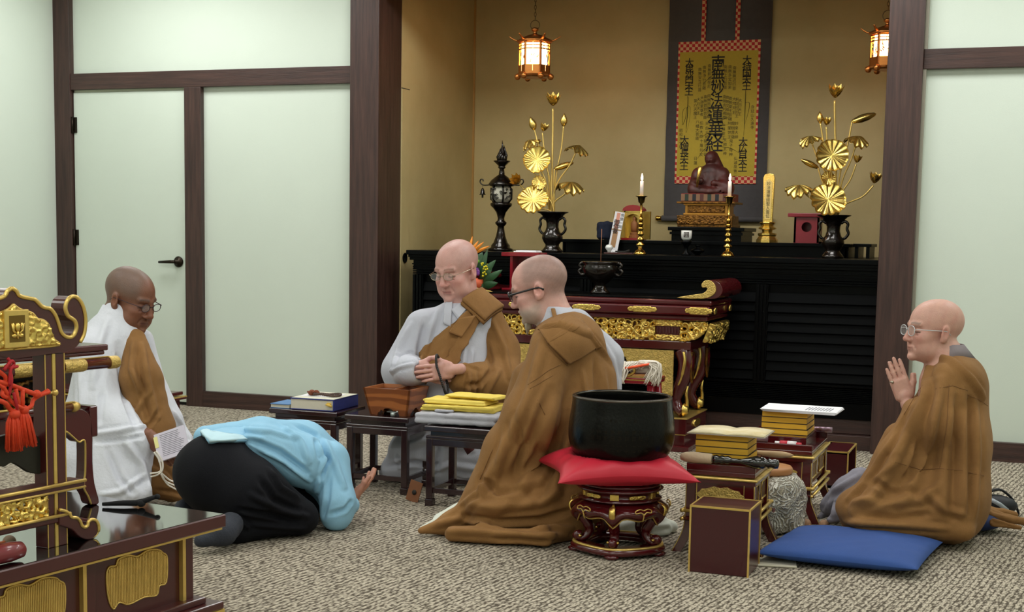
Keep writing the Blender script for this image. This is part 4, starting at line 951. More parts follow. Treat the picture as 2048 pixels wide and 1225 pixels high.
# lower rail
zl = zf(697)
obj('waist_rail', B(xl+.05, xr-.06, TF-.025, TB+.025, zl+.0, zfr0+.0), M_RED, ot, bevel=.004)
# gold apron with cut-out lower edge
h_ap = zl-zf(800)
ap = inpoly([(0, 1), (1, 1), (1, .12), (.975, .0), (.955, .0), (.93, .2), (.90, .30), (.885, .52), (.86, .56), (.845, .5), (.82, .5), (.8, .62), (.76, .62), (.73, .8), (.68, .84), (.6, .76), (.5, .9), (.4, .76), (.32, .84), (.27, .8), (.24, .62), (.2, .62), (.18, .5), (.155, .5), (.14, .56), (.115, .52), (.1, .3), (.07, .2), (.045, 0), (.025, 0), (0, .12)])
xa = float(onY(1350, 740, TF)[0])
r_ = relief(2*(xa-ox), h_ap, .012, 17, .012, .005, mask=ap, base=.6); obj('gold_apron', r_, M_GOLDENG, ot, loc=(-(xa-ox), TF-.012-oy, zl-h_ap))
obj('apron_back', B(xl+.12, xr-.12, TF+.01, TF+.02, zl-.05, zl), M_BLACKCAV, ot)
# cabriole legs
zfoot = zf(835, 1340)
for sx in (-1, 1):
    for yy, sy in ((TF+.02, -1), (TB-.02, 1)):
        x = ox+sx*(float(onY(1358, 740, TF)[0])-ox)
        pts = [(x+sx*.015, yy, zl-.005), (x+sx*.035, yy+sy*.01, zl-.06), (x+sx*.025, yy+sy*.005, zl-.14), (x-sx*.01, yy-sy*.01, zl-.22), (x-sx*.02, yy-sy*.01, zfoot+.09), (x+sx*.0, yy, zfoot+.045), (x+sx*.025, yy+sy*.01, zfoot+.03)]
        pp_ = smoothpts([(a-ox, b_-oy, c_) for a, b_, c_ in pts], 5); n = len(pp_)
        lg = obj('leg', MB().tube(pp_, [.05-.022*min(1, i/n*1.5) if i < n-6 else .03 for i in range(n)], 12), M_RED, ot)
        obj('gold_cap', MB().prism([(sy*(u) , v) for u, v in ((-.03, 0), (.03, 0), (.04, -.08), (.028, -.13), (.0, -.17), (-.022, -.13), (-.034, -.08))], .0, .012, 'yz', M=Matrix.Translation((x+sx*.06-ox+(.0 if sx > 0 else -.012), yy-oy, zl-.01))), M_GOLDDARK, lg, bevel=.003)
        obj('gold_strip', MB().tube(smoothpts([(x+sx*.03-ox, yy-.045-oy, zl-.01), (x+sx*.038-ox, yy-.052-oy, zl-.06), (x+sx*.022-ox, yy-.043-oy, zl-.14), (x+sx*.0-ox, yy-.03-oy, zl-.19)], 4), [.016]*4+[.018]*4+[.012]*4+[.003], 8, flat=.5), M_GOLD, lg)
        obj('foot_scroll', MB().lathe([(.001, -.012), (.034, -.012), (.036, -.006), (.024, .004), (.02, .014), (.012, .018), (.001, .018)], 18, M=Matrix.Translation((x+sx*.035-ox, yy-oy, zfoot+.04)) @ Matrix.Rotation(sx*PI/2, 4, 'Y')).tube(smoothpts([(x+sx*.035-ox, yy+.034-oy, zfoot+.04), (x+sx*.035-ox, yy+.03-oy, zfoot+.09), (x+sx*.035-ox, yy+.012-oy, zfoot+.13), (x+sx*.04-ox, yy+.024-oy, zfoot+.17)], 4), [.012]*5+[.01]*4+[.008]*3+[.002], 8), M_GOLD, lg)
    # pedestal block under each leg pair
    xx0, xx1 = (x-.1, x+.055) if sx > 0 else (x-.055, x+.1)
    bk = obj('base_block', B(xx0+.02, xx1, TF-.03, TB+.04, zfoot-.085, zfoot).bx(xx0+.03-ox, xx1-.01-ox, TF-.02-oy, TB+.03-oy, .02, zfoot-.085).bx(xx0-ox, xx1+.02-ox, TF-.05-oy, TB+.06-oy, 0, .03), M_RED, ot, bevel=.003)
    obj('gold_edge', B(xx0+.015, xx1+.005, TF-.035, TB+.045, zfoot-.004, zfoot+.001).bx(xx0+.025-ox, xx1-.005-ox, TF-.025-oy, TB+.035-oy, zfoot-.09, zfoot-.085), M_GOLDTRIM, bk)
    r_ = relief(.16, .045, .008, 23, .014, .004, mask=lambda u, v: ((u-.5)*2)**2+((v-.5)*2)**2 < 1, gaps=.05); obj('gold_flower', r_, M_GOLD, bk, loc=((xx1 if sx > 0 else xx0)-ox+sx*.002, TF+.12-oy, zfoot-.068), rz=sx*PI/2)
TT = ztop+.005
# --- things on the offering table
L = (float(onY(1200, 588, TF+.12)[0]), TF+.12, TT); u_ = 1/ppm(L)
t = thing('incense_burner', 'dark bronze incense burner with two ear handles on the offering table', 'incense burner', L)
obj('body', MB().lathe([(.001, 0), (.052, 0), (.055, .008), (.042, .02), (.03, .04), (.03, .05), (.055, .07), (.085, .1), (.098, .13), (.094, .15), (.088, .16), (.1, .168), (.098, .174), (.082, .168), (.078, .15), (.001, .14)], 32), M_BRONZE, t)
for s in (-1, 1): obj('handle', MB().tube(smoothpts([(s*.085, 0, .16), (s*.105, 0, .165), (s*.118, 0, .15), (s*.105, 0, .135), (s*.122, 0, .12), (s*.108, 0, .1), (s*.085, 0, .105)], 4), .009, 8), M_BRONZE, t)
obj('ash', MB().lathe([(.001, .15), (.08, .15), (.08, .156), (.001, .16)], 20), mat('incense ash', (120, 116, 108), .95), t)
t2 = thing('incense_stick', 'thin brown incense stick standing in the bronze burner', 'incense', (L[0], L[1], L[2]+.159))
obj('stick', MB().tube([(0, 0, 0), (.001, 0, .19)], .0022, 6), mat('incense brown', (130, 84, 60), .8), t2)
q = onY(1030, 585, TF+.15); t = thing('small_red_stand', 'small red lacquer stand with flat top behind the central bald man', 'stand', (float(q[0])+.02, TF+.27, TT)); u_ = 1/ppm(q)
hh = 76*u_; R1 = mat('cherry red lacquer', (136, 22, 36), .25, coat=.5)
obj('top', MB().bx(-.125, .1, -.07, .07, hh-.022, hh), R1, t, bevel=.003)
obj('side_panel', MB().bx(-.075, -.06, -.06, .06, .012, hh-.022), R1, t); obj('side_panel', MB().bx(.06, .075, -.06, .06, .012, hh-.022), R1, t); obj('back_panel', MB().bx(-.06, .06, .045, .06, .012, hh-.022), R1, t); obj('base', MB().bx(-.12, .095, -.07, .07, 0, .012), R1, t, bevel=.002)
obj('shelf', MB().bx(-.06, .06, -.05, .045, .06, .07), R1, t)
t = thing('folded_paper', 'folded white paper lying on the small red stand', 'paper', (float(q[0])+.03, TF+.27, TT+hh+.001))
obj('sheet', MB().bx(-.07, .065, -.05, .05, 0, .006).bx(-.06, .06, -.04, .045, .006, .011), M_WHITEP, t, bevel=.002)
# flower arrangement
q = onY(957, 585, TF+.1); L = (float(q[0]), TF+.05, TT); t = thing('flower_arrangement', 'orange bird of paradise arrangement with green leaves behind the central man in grey', 'flowers', L)
def Fp(px, py, dy=0.): q_ = Vector(onY(px, py, TF+.05+dy))-Vector(L); q_.z = max(q_.z, .012); return q_
obj('pot', MB().lathe([(.001, 0), (.04, 0), (.055, .03), (.05, .06), (.001, .06)], 16), mat('orange clay pot', (190, 80, 40), .6), t)
M_LF = mat('deep green leaf', (40, 84, 44), .45, var=.3, vscale=20); M_LG = mat('lime green flower', (120, 180, 50), .6, var=.3, vscale=60); M_OR = mat('bird of paradise orange', (236, 140, 24), .5, var=.2, vscale=30)
def leafm(a, b, w_, m, name='leaf'):
    a, b = Vector(a), Vector(b); d = b-a; sd_ = d.cross(Vector((0, 1, .2))).normalized()*w_; n_ = Vector((0, -1, 0)); v = []; f = []; n = 8
    for i in range(n+1):
        u = i/n; c_ = a.lerp(b, u)+n_*.02*math.sin(PI*u); ww = math.sin(PI*min(1, u*.95+.05))**.8
        v += [tuple(c_-sd_*ww), tuple(c_+n_*.006), tuple(c_+sd_*ww)]
    for i in range(n):
        for k in (0, 1): p0 = 3*i+k; f.append((p0, p0+1, p0+4, p0+3))
    m0 = len(v); v += [(x, y+.002, z) for x, y, z in v]; f += [tuple(m0+i_ for i_ in q_[::-1]) for q_ in f]
    return obj(name, MB().raw(v, f, True), m, t)
for a, b, w_ in (((960, 560), (992, 520), .02), ((965, 570), (1005, 540), .02), ((960, 575), (996, 566), .022), ((955, 572), (975, 578), .02), ((962, 560), (975, 500), .018), ((950, 545), (965, 505), .03), ((968, 565), (985, 528), .02)): leafm(Fp(*a), Fp(*b), w_, M_LF)
for a, b in (((944, 508), (957, 482)), ((948, 507), (968, 484)), ((950, 508), (980, 492)), ((946, 506), (963, 490)), ((943, 507), (945, 473))): leafm(Fp(*a, -.02), Fp(*b, -.02), .008, M_OR, 'petal')
leafm(Fp(935, 520, -.02), Fp(948, 505, -.02), .01, M_OR, 'petal')
obj('stem', MB().tube([Fp(955, 580), Fp(948, 540), Fp(945, 506)], .004, 6), M_LF, t)
mb = MB(); [mb.sph(tuple(Fp(948+random.uniform(-9, 9), 522+random.uniform(-9, 9), random.uniform(-.03, .02))), .012, 7, 5) for _ in range(14)]; obj('green_bloom', mb, M_LG, t)
mb = MB(); [mb.sph(tuple(Fp(969+random.uniform(-6, 6), 540+random.uniform(-14, 14), random.uniform(-.04, .01))), .006, 6, 4) for _ in range(40)]; obj('yellow_bloom', mb, mat('yellow flower', (214, 200, 30), .6), t)
mb = MB(); [mb.sph(tuple(Fp(953+random.uniform(-6, 6), 542+random.uniform(-6, 6), random.uniform(-.04, .0))), (.012, .004, .012), 7, 5) for _ in range(10)]; obj('purple_bloom', mb, mat('purple flower', (110, 50, 130), .6), t)
mb = MB(); [mb.sph(tuple(Fp(948+random.uniform(-6, 6), 566+random.uniform(-8, 8), random.uniform(-.04, .0))), .011, 7, 5) for _ in range(10)]; obj('coral_bloom', mb, mat('coral flower', (240, 120, 80), .6), t)
# low red stand with horsehair whisk behind the bowl bell
q = onY(1265, 800, 6.75); L = (float(q[0]), 6.75, 0); t = thing('low_red_stand', 'low red lacquer stand with gold edges, half hidden behind the bowl bell', 'stand', L); zt = float(onY(1265, 752, 6.75)[2])
obj('top', MB().bx(-.14, .14, -.1, .1, zt-.03, zt), R1, t, bevel=.004); obj('gold_edge', MB().bx(-.142, .142, -.102, .102, zt-.014, zt-.008), M_GOLD, t)
for a in (-1, 1):
    for b_ in (-1, 1): obj('leg', MB().tube([(a*.11, b_*.07, zt-.03), (a*.12, b_*.08, zt*.5), (a*.11, b_*.07, .01)], [.02, .015, .02], 8), R1, t)
obj('gold_scroll', MB().tube(smoothpts([(-.06, -.09, zt+.004), (0.0, -.09, zt+.01), (.03, -.09, zt+.03), (.02, -.09, zt+.055), (.0, -.09, zt+.05)], 4), .011, 8, flat=.7), M_GOLD, t)
t = thing('horsehair_whisk', 'white horsehair whisk with an orange band draped over the low red stand', 'whisk', (L[0]+.02, L[1]-.04, zt+.001))
mb = MB(); WP = lambda px, py, dy: tuple(Vector(onY(px, py, 6.71+dy))-Vector((L[0]+.02, L[1]-.04, zt+.001)))
for i in range(150):
    k = random.random(); yy = random.uniform(-.06, .04); x0 = random.uniform(1252, 1285); e = random.uniform(755, 775); x2 = random.uniform(1300, 1322)
    if k < .65: pts = [(x0, 742-random.random()*8, yy), (random.uniform(1278, 1300), 722+random.random()*8, yy), (x2, 728+random.random()*12, yy-.03), (x2+random.uniform(-18, 2), e, yy-.05)]
    else: pts = [(random.uniform(1245, 1262), 735, yy), (random.uniform(1246, 1275), 728-random.random()*5, yy), (random.uniform(1240, 1256), 745, yy-.03), (random.uniform(1238, 1250), 768, yy-.04)]
    mb.tube([WP(*p_) for p_ in smoothpts(pts, 3)], [.004]*5+[.003]*4+[.001], 4)
obj('hair', mb, mat('white horsehair', (222, 214, 200), .8), t, kind='stuff')
obj('core', MB().tube([WP(1262, 742, 0), WP(1290, 735, 0), WP(1308, 742, -.02)], [.02, .035, .02], 10), MATS['white horsehair'], t)
obj('orange_band', MB().tube([WP(1245, 738, -.06), WP(1272, 734, -.075), WP(1299, 729, -.07)], .01, 8, flat=.6), mat('orange band', (236, 86, 40), .7), t)
# ================================================================ MIDDLE GROUND: STOOLS AND WHAT LIES ON THEM
SZT = .335
def stool(x, y, w_, d_, lab, rz=0.):
    t = thing('stool', lab, 'stool', (x, y, 0), rz, group='dark mahogany stools')
    hx, hy = w_/2, d_/2
    obj('seat', MB().bx(-hx, hx, -hy, hy, SZT-.022, SZT), M_STOOL, t, bevel=.004)
    obj('waist', MB().bx(-hx+.022, hx-.022, -hy+.022, hy-.022, SZT-.04, SZT-.022), M_STOOL, t)
    mb = MB().bx(-hx+.006, hx-.006, -hy+.006, hy-.006, SZT-.052, SZT-.04)
    for s in (-1, 1): mb.bx(-hx+.01, hx-.01, s*(hy-.018)-.008, s*(hy-.018)+.008, SZT-.082, SZT-.052); mb.bx(s*(hx-.018)-.008, s*(hx-.018)+.008, -hy+.01, hy-.01, SZT-.082, SZT-.052)
    obj('apron', mb, M_STOOL, t, bevel=.003)
    for sx in (-1, 1):
        for sy in (-1, 1):
            lx, ly = sx*(hx-.022), sy*(hy-.022)
            obj('leg', MB().bx(lx-.0145, lx+.0145, ly-.0145, ly+.0145, .03, SZT-.052).bx(lx-.017, lx+.017, ly-.017, ly+.017, 0, .03), M_STOOL, t, bevel=.003)
    for s in (-1, 1):
        obj('stretcher', MB().bx(-hx+.03, hx-.03, s*(hy-.022)-.007, s*(hy-.022)+.007, .055, .075), M_STOOL, t); obj('stretcher', MB().bx(s*(hx-.022)-.007, s*(hx-.022)+.007, -hy+.03, hy-.03, .055, .075), M_STOOL, t)
    return t
a = onZ(688, 829, SZT); b = onZ(815, 838, SZT); SAX, SAY, SAW = (a[0]+b[0])/2, 5.35, b[0]-a[0]
stool(SAX, SAY+.13, SAW, .27, 'dark mahogany stool carrying the wooden compartment box')
SBX, SBY, SBW = -2.14, 5.17, .34
stool(SBX, SBY+.14, SBW, .28, 'dark mahogany stool carrying the folded grey and yellow cloths')
SCX, SCY, SCW = -2.985, 5.37, .34
stool(SCX, SCY+.14, SCW, .28, 'dark mahogany stool carrying the blue cased book, mostly hidden behind the bowing person')
# wooden compartment box
M_ELM = mat('figured elm wood', (168, 98, 48), .32, coat=.3, rgb2=(128, 68, 30), vscale=5, vstretch=(1, 1.2, 5.), wave=('Z', 1.6, 12., 1.2), bump=.05)
L = (-2.572, 5.46, SZT+.001); t = thing('wooden_box', 'open flared wooden box with compartments on the middle stool', 'box', L, .0)
wb, wt, db, dt, hb = .088, .112, .078, .1, .118
def flare(s, ax):
    if ax == 'x': return [(s*wb, -db), (s*wb, db), (s*wt, dt), (s*wt, -dt)]
def wall(p, th, mb):   # p: 4 points outer loop bottom-left, bottom-right, top-right, top-left; th: inward vector
    v = [tuple(q) for q in p]+[tuple(Vector(q)+Vector(th)) for q in p]; return mb.raw(v, [(0, 1, 2, 3), (7, 6, 5, 4), (0, 4, 5, 1), (1, 5, 6, 2), (2, 6, 7, 3), (3, 7, 4, 0)])
def arch(x0, x1, n=10):  # cut-out foot outline between feet
    return [(x0, 0), (x0+.004, .012), (x0+.014, .016), (x0+.018, .024), (x0+.028, .021), (x0+.036, .03), ((x0+x1)/2, .033), (x1-.036, .03), (x1-.028, .021), (x1-.018, .024), (x1-.014, .016), (x1-.004, .012), (x1, 0)]
def boxwall(hw0, hw1, y0, y1, mb, M):
    out = [(-hw0, 0), (-hw0*.62, 0)]+arch(-hw0*.6, hw0*.6)+[(hw0*.62, 0), (hw0, 0), (hw1, hb), (-hw1, hb)]
    f3 = lambda u, v, ins: (u, -(y0+(y1-y0)*v/hb)+ins, v)
    n = len(out); mb.raw([f3(u, v, 0) for u, v in out]+[f3(u, v, .009) for u, v in out], [tuple(range(n)), tuple(range(2*n-1, n-1, -1))]+[(i, i+n, (i+1) % n+n, (i+1) % n) for i in range(n)], M=M)
for k, (a_, b_, c_, d_) in enumerate(((wb, wt, db, dt), (db, dt, wb, wt), (wb, wt, db, dt), (db, dt, wb, wt))):
    mb = MB(); boxwall(a_, b_, c_, d_, mb, Matrix.Rotation(k*PI/2, 4, 'Z')); obj('side_panel', mb, M_ELM, t)
obj('bottom', MB().bx(-wb-.005, wb+.005, -db-.003, db+.003, .045, .052), M_ELM, t)
obj('divider', MB().bx(.012, .02, -dt+.012, dt-.012, .05, hb-.004), M_ELM, t); obj('divider', MB().bx(-wt+.014, .012, -.004, .004, .05, hb-.01), M_ELM, t)
t = thing('metal_trinket', 'tiny silvery metal piece on the stool, in front of the wooden box', 'trinket', (-2.585, 5.362-.14*0-.0, SZT+.001))
L2 = onZ(772, 826, SZT); t.location = (float(L2[0]), 5.275-.0+.0, SZT+.001); t.location = (-2.545, 5.372, SZT+.001); WM[t] = Matrix.Translation(t.location)
obj('ring', MB().lathe([(.006, 0), (.012, 0), (.012, .016), (.006, .016)], 12).tube([(-.03, 0, .018), (.02, 0, .018)], .002, 6).sph((.02, 0, .02), .005, 8, 6), mat('silvery metal', (170, 180, 178), .3, metal=.8), t)
# blue cased book and what lies on it
M_BLUEB = mat('blue book cloth', (44, 54, 128), .6, var=.15, vscale=60)
bk = thing('cased_book', 'thick blue cased book with cream sides and a yellow toggle on the left stool', 'book', (-2.945, 5.385, SZT+.001), .03)
bw, bd, bh = .212, .25, .052
obj('page_block', MB().bx(-bw/2+.0, bw/2-.006, .004, bd-.004, .004, bh-.005), mat('ivory case side', (214, 208, 190), .7, var=.05, vscale=40), bk)
obj('cover', MB().bx(-bw/2, bw/2, 0, bd, 0, .004).bx(-bw/2-.002, bw/2, 0, bd, bh-.005, bh).bx(bw/2-.006, bw/2, 0, bd, 0, bh), M_BLUEB, bk, bevel=.001)
obj('top_paper', MB().bx(-bw/2+.004, bw/2-.003, .003, bd-.003, bh, bh+.0012), mat('cream title paper', (218, 216, 196), .7), bk)
obj('toggle', MB().bx(bw/2-.035, bw/2-.014, -.003, .004, .026, .038, c=.002).tube([(bw/2-.036, -.006, .03), (bw/2-.02, -.008, .028), (bw/2-.008, -.006, .022)], [.004, .006, .005], 8), mat('yellow toggle', (226, 188, 84), .5), bk)
ZB = SZT+.001+bh+.0015
t = thing('paper_sheet', 'white paper sheet lying on the blue cased book under the prayer beads', 'paper', (-2.96, 5.51, ZB), .15); obj('sheet', MB().bx(-.085, .085, -.06, .07, 0, .0012), M_WHITEP, t)
t = thing('prayer_beads', 'brown prayer beads with russet tassels coiled on the blue book', 'beads', (-2.95, 5.48, ZB+.0016)); M_BEAD = mat('dark wooden beads', (74, 52, 40), .5)
mb = MB(); n = 46
for k in range(n):
    a = 2*PI*k/n*1.0; x = .03+.062*math.cos(a); y = .03*math.sin(a)+.01*math.sin(3*a); mb.sph((x, y, .006+.004*max(0, math.sin(2*a))), .0055, 7, 5)
obj('bead_string', mb, M_BEAD, t, kind='stuff')
mb = MB(); r0 = random.Random(3)
for c_ in ((-.045, -.012), (-.028, .004), (-.052, .008)): mb.sph((c_[0], c_[1], .012), (.016, .012, .012), 10, 7)
for k in range(26):
    x, y = r0.uniform(-.06, -.02), r0.uniform(-.025, .015); mb.tube([(x, y, .014), (x+r0.uniform(-.012, .012), y+r0.uniform(-.012, .004), .024-r0.random()*.018)], .0018, 4)
obj('tassel', mb, mat('russet tassel', (120, 62, 36), .8), t)
t = thing('thin_book', 'thin blue covered book lying left of the thick cased book', 'book', (-3.1, 5.39, SZT+.001), .04)
obj('pages', MB().bx(-.055, .035, .003, .16, .002, .016), M_CREAM, t); obj('cover', MB().bx(-.057, .037, 0, .163, .016, .019).bx(-.057, .037, 0, .163, 0, .002), mat('mid blue cover', (74, 122, 176), .5), t)
# folded grey cushion and yellow cloths
def cloth_stack(name, lab, cat, c, hs, m, seed, amp=.004, rz=0., rd=.012, extra=None, group=None, res=.005, k=.004):
    """a folded piece of cloth: layers with rounded folded edges"""
    R = np.array(Matrix.Rotation(rz, 3, 'Z')); c = np.array(c, float)
    t = thing(name, lab, cat, (c[0], c[1], c[2]-hs[2]), group=group)
    m_ = np.abs(R) @ np.array(hs)+.04
    sd = SDF(c-m_, c+m_, res)
    nl = extra or 2; r0 = np.random.RandomState(seed)
    for i in range(nl):
        zc = -hs[2]+(i+.5)*2*hs[2]/nl; o = R @ np.array([r0.uniform(-.006, .006), r0.uniform(-.006, .006), zc]); sd.rbox(c+o, (hs[0]-r0.uniform(0, .01), hs[1]-r0.uniform(0, .01), hs[2]/nl*1.02), R, rd=min(rd, hs[2]/nl*.98), k=k*.5)
    sd.clipz(c[2]-hs[2]+.0005); v, f = sd.mesh(1); v = ripple(v, f, amp, 28, seed); v[:, 2] = np.maximum(v[:, 2], c[2]-hs[2]+.0005)
    npobj('cloth', v, f, m, t); return t
M_GREYC = mat('grey cushion cloth', (172, 172, 180), .85, var=.1, vscale=10, bump=.15, bscale=200)
M_YELC = mat('bright yellow cloth', (234, 208, 92), .75, var=.06, vscale=10, bump=.1, bscale=180)
cz = SZT+.003
cloth_stack('grey_cushion', 'folded light grey cloth pad under the yellow cloths on the stool', 'cushion', (SBX-.05, 5.335, cz+.024), (.185, .135, .022), M_GREYC, 2, .004, .02, .02, 2)
cloth_stack('folded_cloth', 'small folded grey strip of cloth between the pad and the yellow cloths', 'cloth', (SBX-.12, 5.25, cz+.052), (.05, .02, .006), M_GREYC, 4, .001, .1, .004, 1)
cloth_stack('yellow_cloth', 'lower folded bright yellow cloth on the grey pad', 'cloth', (SBX-.07, 5.36, cz+.0605), (.165, .1, .013), M_YELC, 5, .002, .06, .008, 2, 'folded yellow cloths')
cloth_stack('yellow_cloth', 'middle folded yellow cloth, shifted left in its pile on the grey pad', 'cloth', (SBX-.09, 5.37, cz+.084), (.145, .085, .009), M_YELC, 6, .002, .0, .006, 2, 'folded yellow cloths')
cloth_stack('yellow_cloth', 'topmost folded yellow cloth, smallest of the pile on the grey pad', 'cloth', (SBX-.03, 5.395, cz+.1025), (.12, .07, .008), M_YELC, 8, .0015, -.08, .006, 2, 'folded yellow cloths')
# brown card leaning against stool leg
q = onZ(824, 1004, 0); t = thing('brown_card', 'small brown card leaning between the legs of two stools', 'card', (float(q[0]), float(q[1]), .0), -.25)
obj('card', MB().bx(-.035, .03, -.002, .002, 0, .088), mat('brown cardboard', (118, 74, 44), .8), t, rot=Euler((-.2, .18, 0)), bevel=.001)
obj('stain', MB().lathe([(.001, 0), (.011, 0), (.011, .001), (.001, .001)], 12, M=Matrix.Rotation(PI/2, 4, 'X')), M_INK, t, loc=(.008, .004, .04), rot=Euler((-.2, .18, 0)))

# ================================================================ BOWL BELL, CUSHION AND STAND
BC = np.array([-1.345, 4.735]); ZST = .345
t = thing('bell_stand', 'round oxblood lacquer stand with gold trim and curled legs under the bowl bell', 'stand', (BC[0], BC[1], 0), math.atan2(-BC[1], -BC[0])-.14); t.scale = (1, 1, .74)
def ringm(r0, r1, z0, z1, seg=48, sq=None): return MB().lathe([(r0, z0), (r1, z0), (r1, z1), (r0, z1)], seg, sq=sq)
lob = lambda a: 1+.035*math.cos(5*a)
def ring_loop(prof, seg=48, sq=None, mb=None):
    mb = mb or MB(); n = len(prof); v = []; f = []
    for k in range(seg):
        a = 2*PI*k/seg; s = sq(a) if sq else 1
        v += [(r_*s*math.cos(a), r_*s*math.sin(a), z) for r_, z in prof]
    for k in range(seg):
        j = (k+1) % seg
        for i in range(n): i2 = (i+1) % n; f.append((k*n+i, j*n+i, j*n+i2, k*n+i2))
    return mb.raw(v, f, True)
obj('base_ring', ring_loop([(.1, .02), (.158, .012), (.168, .02), (.168, .034), (.16, .048), (.15, .05), (.105, .05)], 60, lob), M_RED, t)
obj('gold_edge', ring_loop([(.151, .049), (.159, .047), (.163, .042), (.16, .052), (.152, .0535)], 60, lob), M_GOLDTRIM, t)
for k in range(5):
    a = k*PI*.4; c_, s_ = math.cos(a), math.sin(a)
    obj('foot', MB().lathe([(.001, 0), (.022, 0), (.03, .014), (.02, .022), (.001, .022)], 12, o=(c_*.155, s_*.155, 0)), M_RED, t)
    pr = [(.108, .235), (.128, .21), (.132, .17), (.112, .13), (.106, .095), (.122, .068), (.142, .06), (.153, .072), (.148, .085), (.139, .083)]
    P3 = smoothpts([(c_*r_, s_*r_, z) for r_, z in pr], 4); lg = obj('leg', MB().tube(P3, [.024]*6+[.02]*8+[.017]*10+[.015]*(len(P3)-24), 10), M_RED, t)
    for s2 in (-1, 1): obj('gold_boss', MB().sph((c_*.142-s_*.016*s2, s_*.142+c_*.016*s2, .076), .0075, 8, 6), M_GOLD, lg)
# bulging belly with scalloped apron
def belly():
    v = []; f = []; seg = 96; nz = 9
    for k in range(seg):
        a = 2*PI*k/seg; ph = (a*5/(2*PI)) % 1; dip = .034*max(0, 1-abs(ph-.0)*6)+.034*max(0, 1-abs(ph-1)*6)
        zb_ = .185-dip-.006*math.cos(10*a)
        for i in range(nz+1):
            u = i/nz; z = zb_+(.262-zb_)*u; r_ = .115+.062*math.sin(PI*min(1, u*.86+.16))**.8; v.append((r_*math.cos(a), r_*math.sin(a), z))
    for k in range(seg):
        j = (k+1) % seg
        for i in range(nz): f.append((k*(nz+1)+i, j*(nz+1)+i, j*(nz+1)+i+1, k*(nz+1)+i+1))
    lo_ = [v[k*(nz+1)] for k in range(seg)]; m0 = len(v); v2 = [(x*.93, y*.93, z) for x, y, z in v]; f2 = [tuple(m0+i for i in q_[::-1]) for q_ in f]
    cap_ = [(k*(nz+1), m0+k*(nz+1), m0+((k+1) % seg)*(nz+1), ((k+1) % seg)*(nz+1)) for k in range(seg)]
    return MB().raw(v+v2, f+f2+cap_, True), lo_
bm, lo_ = belly(); be = obj('belly', bm, M_RED, t)
obj('gold_edge', MB().tube([(x*1.005, y*1.005, z) for x, y, z in lo_], .0028, 6, closed=True), M_GOLDTRIM, be)
for k in range(5):
    a = k*PI*.4; c_, s_ = math.cos(a), math.sin(a)
    pts = [(c_*r_, s_*r_, z) for r_, z in ((.148, .262), (.174, .245), (.181, .222), (.172, .195), (.152, .168))]; obj('gold_band', MB().tube(smoothpts(pts, 4), [.004]*3+[.011]*5+[.012]*4+[.009]*4+[.002], 8, flat=.4), M_GOLD, be)
    a += PI/5; W_ = lambda da, z: (math.cos(a+da)*.1815, math.sin(a+da)*.1815, z)
    obj('gold_curl', MB().tube(smoothpts([(W_(0, .18)[0]*.96, W_(0, .18)[1]*.96, .185), W_(0, .215), W_(-.06, .23), W_(-.16, .226), W_(-.17, .238), W_(-.08, .246), W_(0, .24), W_(.08, .246), W_(.17, .238), W_(.16, .226), W_(.06, .23), W_(0, .215)], 3), .0026, 5), M_GOLDTRIM, be)
obj('neck', MB().lathe([(.001, .262), (.145, .262), (.15, .267), (.128, .273), (.128, .303), (.15, .309), (.156, .317), (.146, .325), (.001, .325)], 48), M_RED, t)
for k in range(5):
    a = k*PI*.4; c_, s_ = math.cos(a), math.sin(a); M = Matrix.Rotation(a, 4, 'Z')
    obj('gold_bracket', MB().bx(.124, .134, -.016, .016, .273, .303, M), M_GOLD, t, bevel=.002)
    M2 = Matrix.Rotation(a+PI/5, 4, 'Z') @ Matrix.Translation((.13, -.034, .275)) @ Matrix.Rotation(PI/2, 4, 'Z')
    r_ = relief(.068, .026, .008, 50+k, .012, .003, mask=lambda u, v: np.abs((u-.5)*2)**4+np.abs((v-.5)*2)**2.2 < 1, base=.4); obj('gold_medallion', MB().raw(r_.v, r_.f, True, M2), M_GOLD, t)
obj('top_board', MB().lathe([(.001, .325), (.14, .325), (.145, .331), (.145, .342), (.001, .343)], 48), M_RED, t)
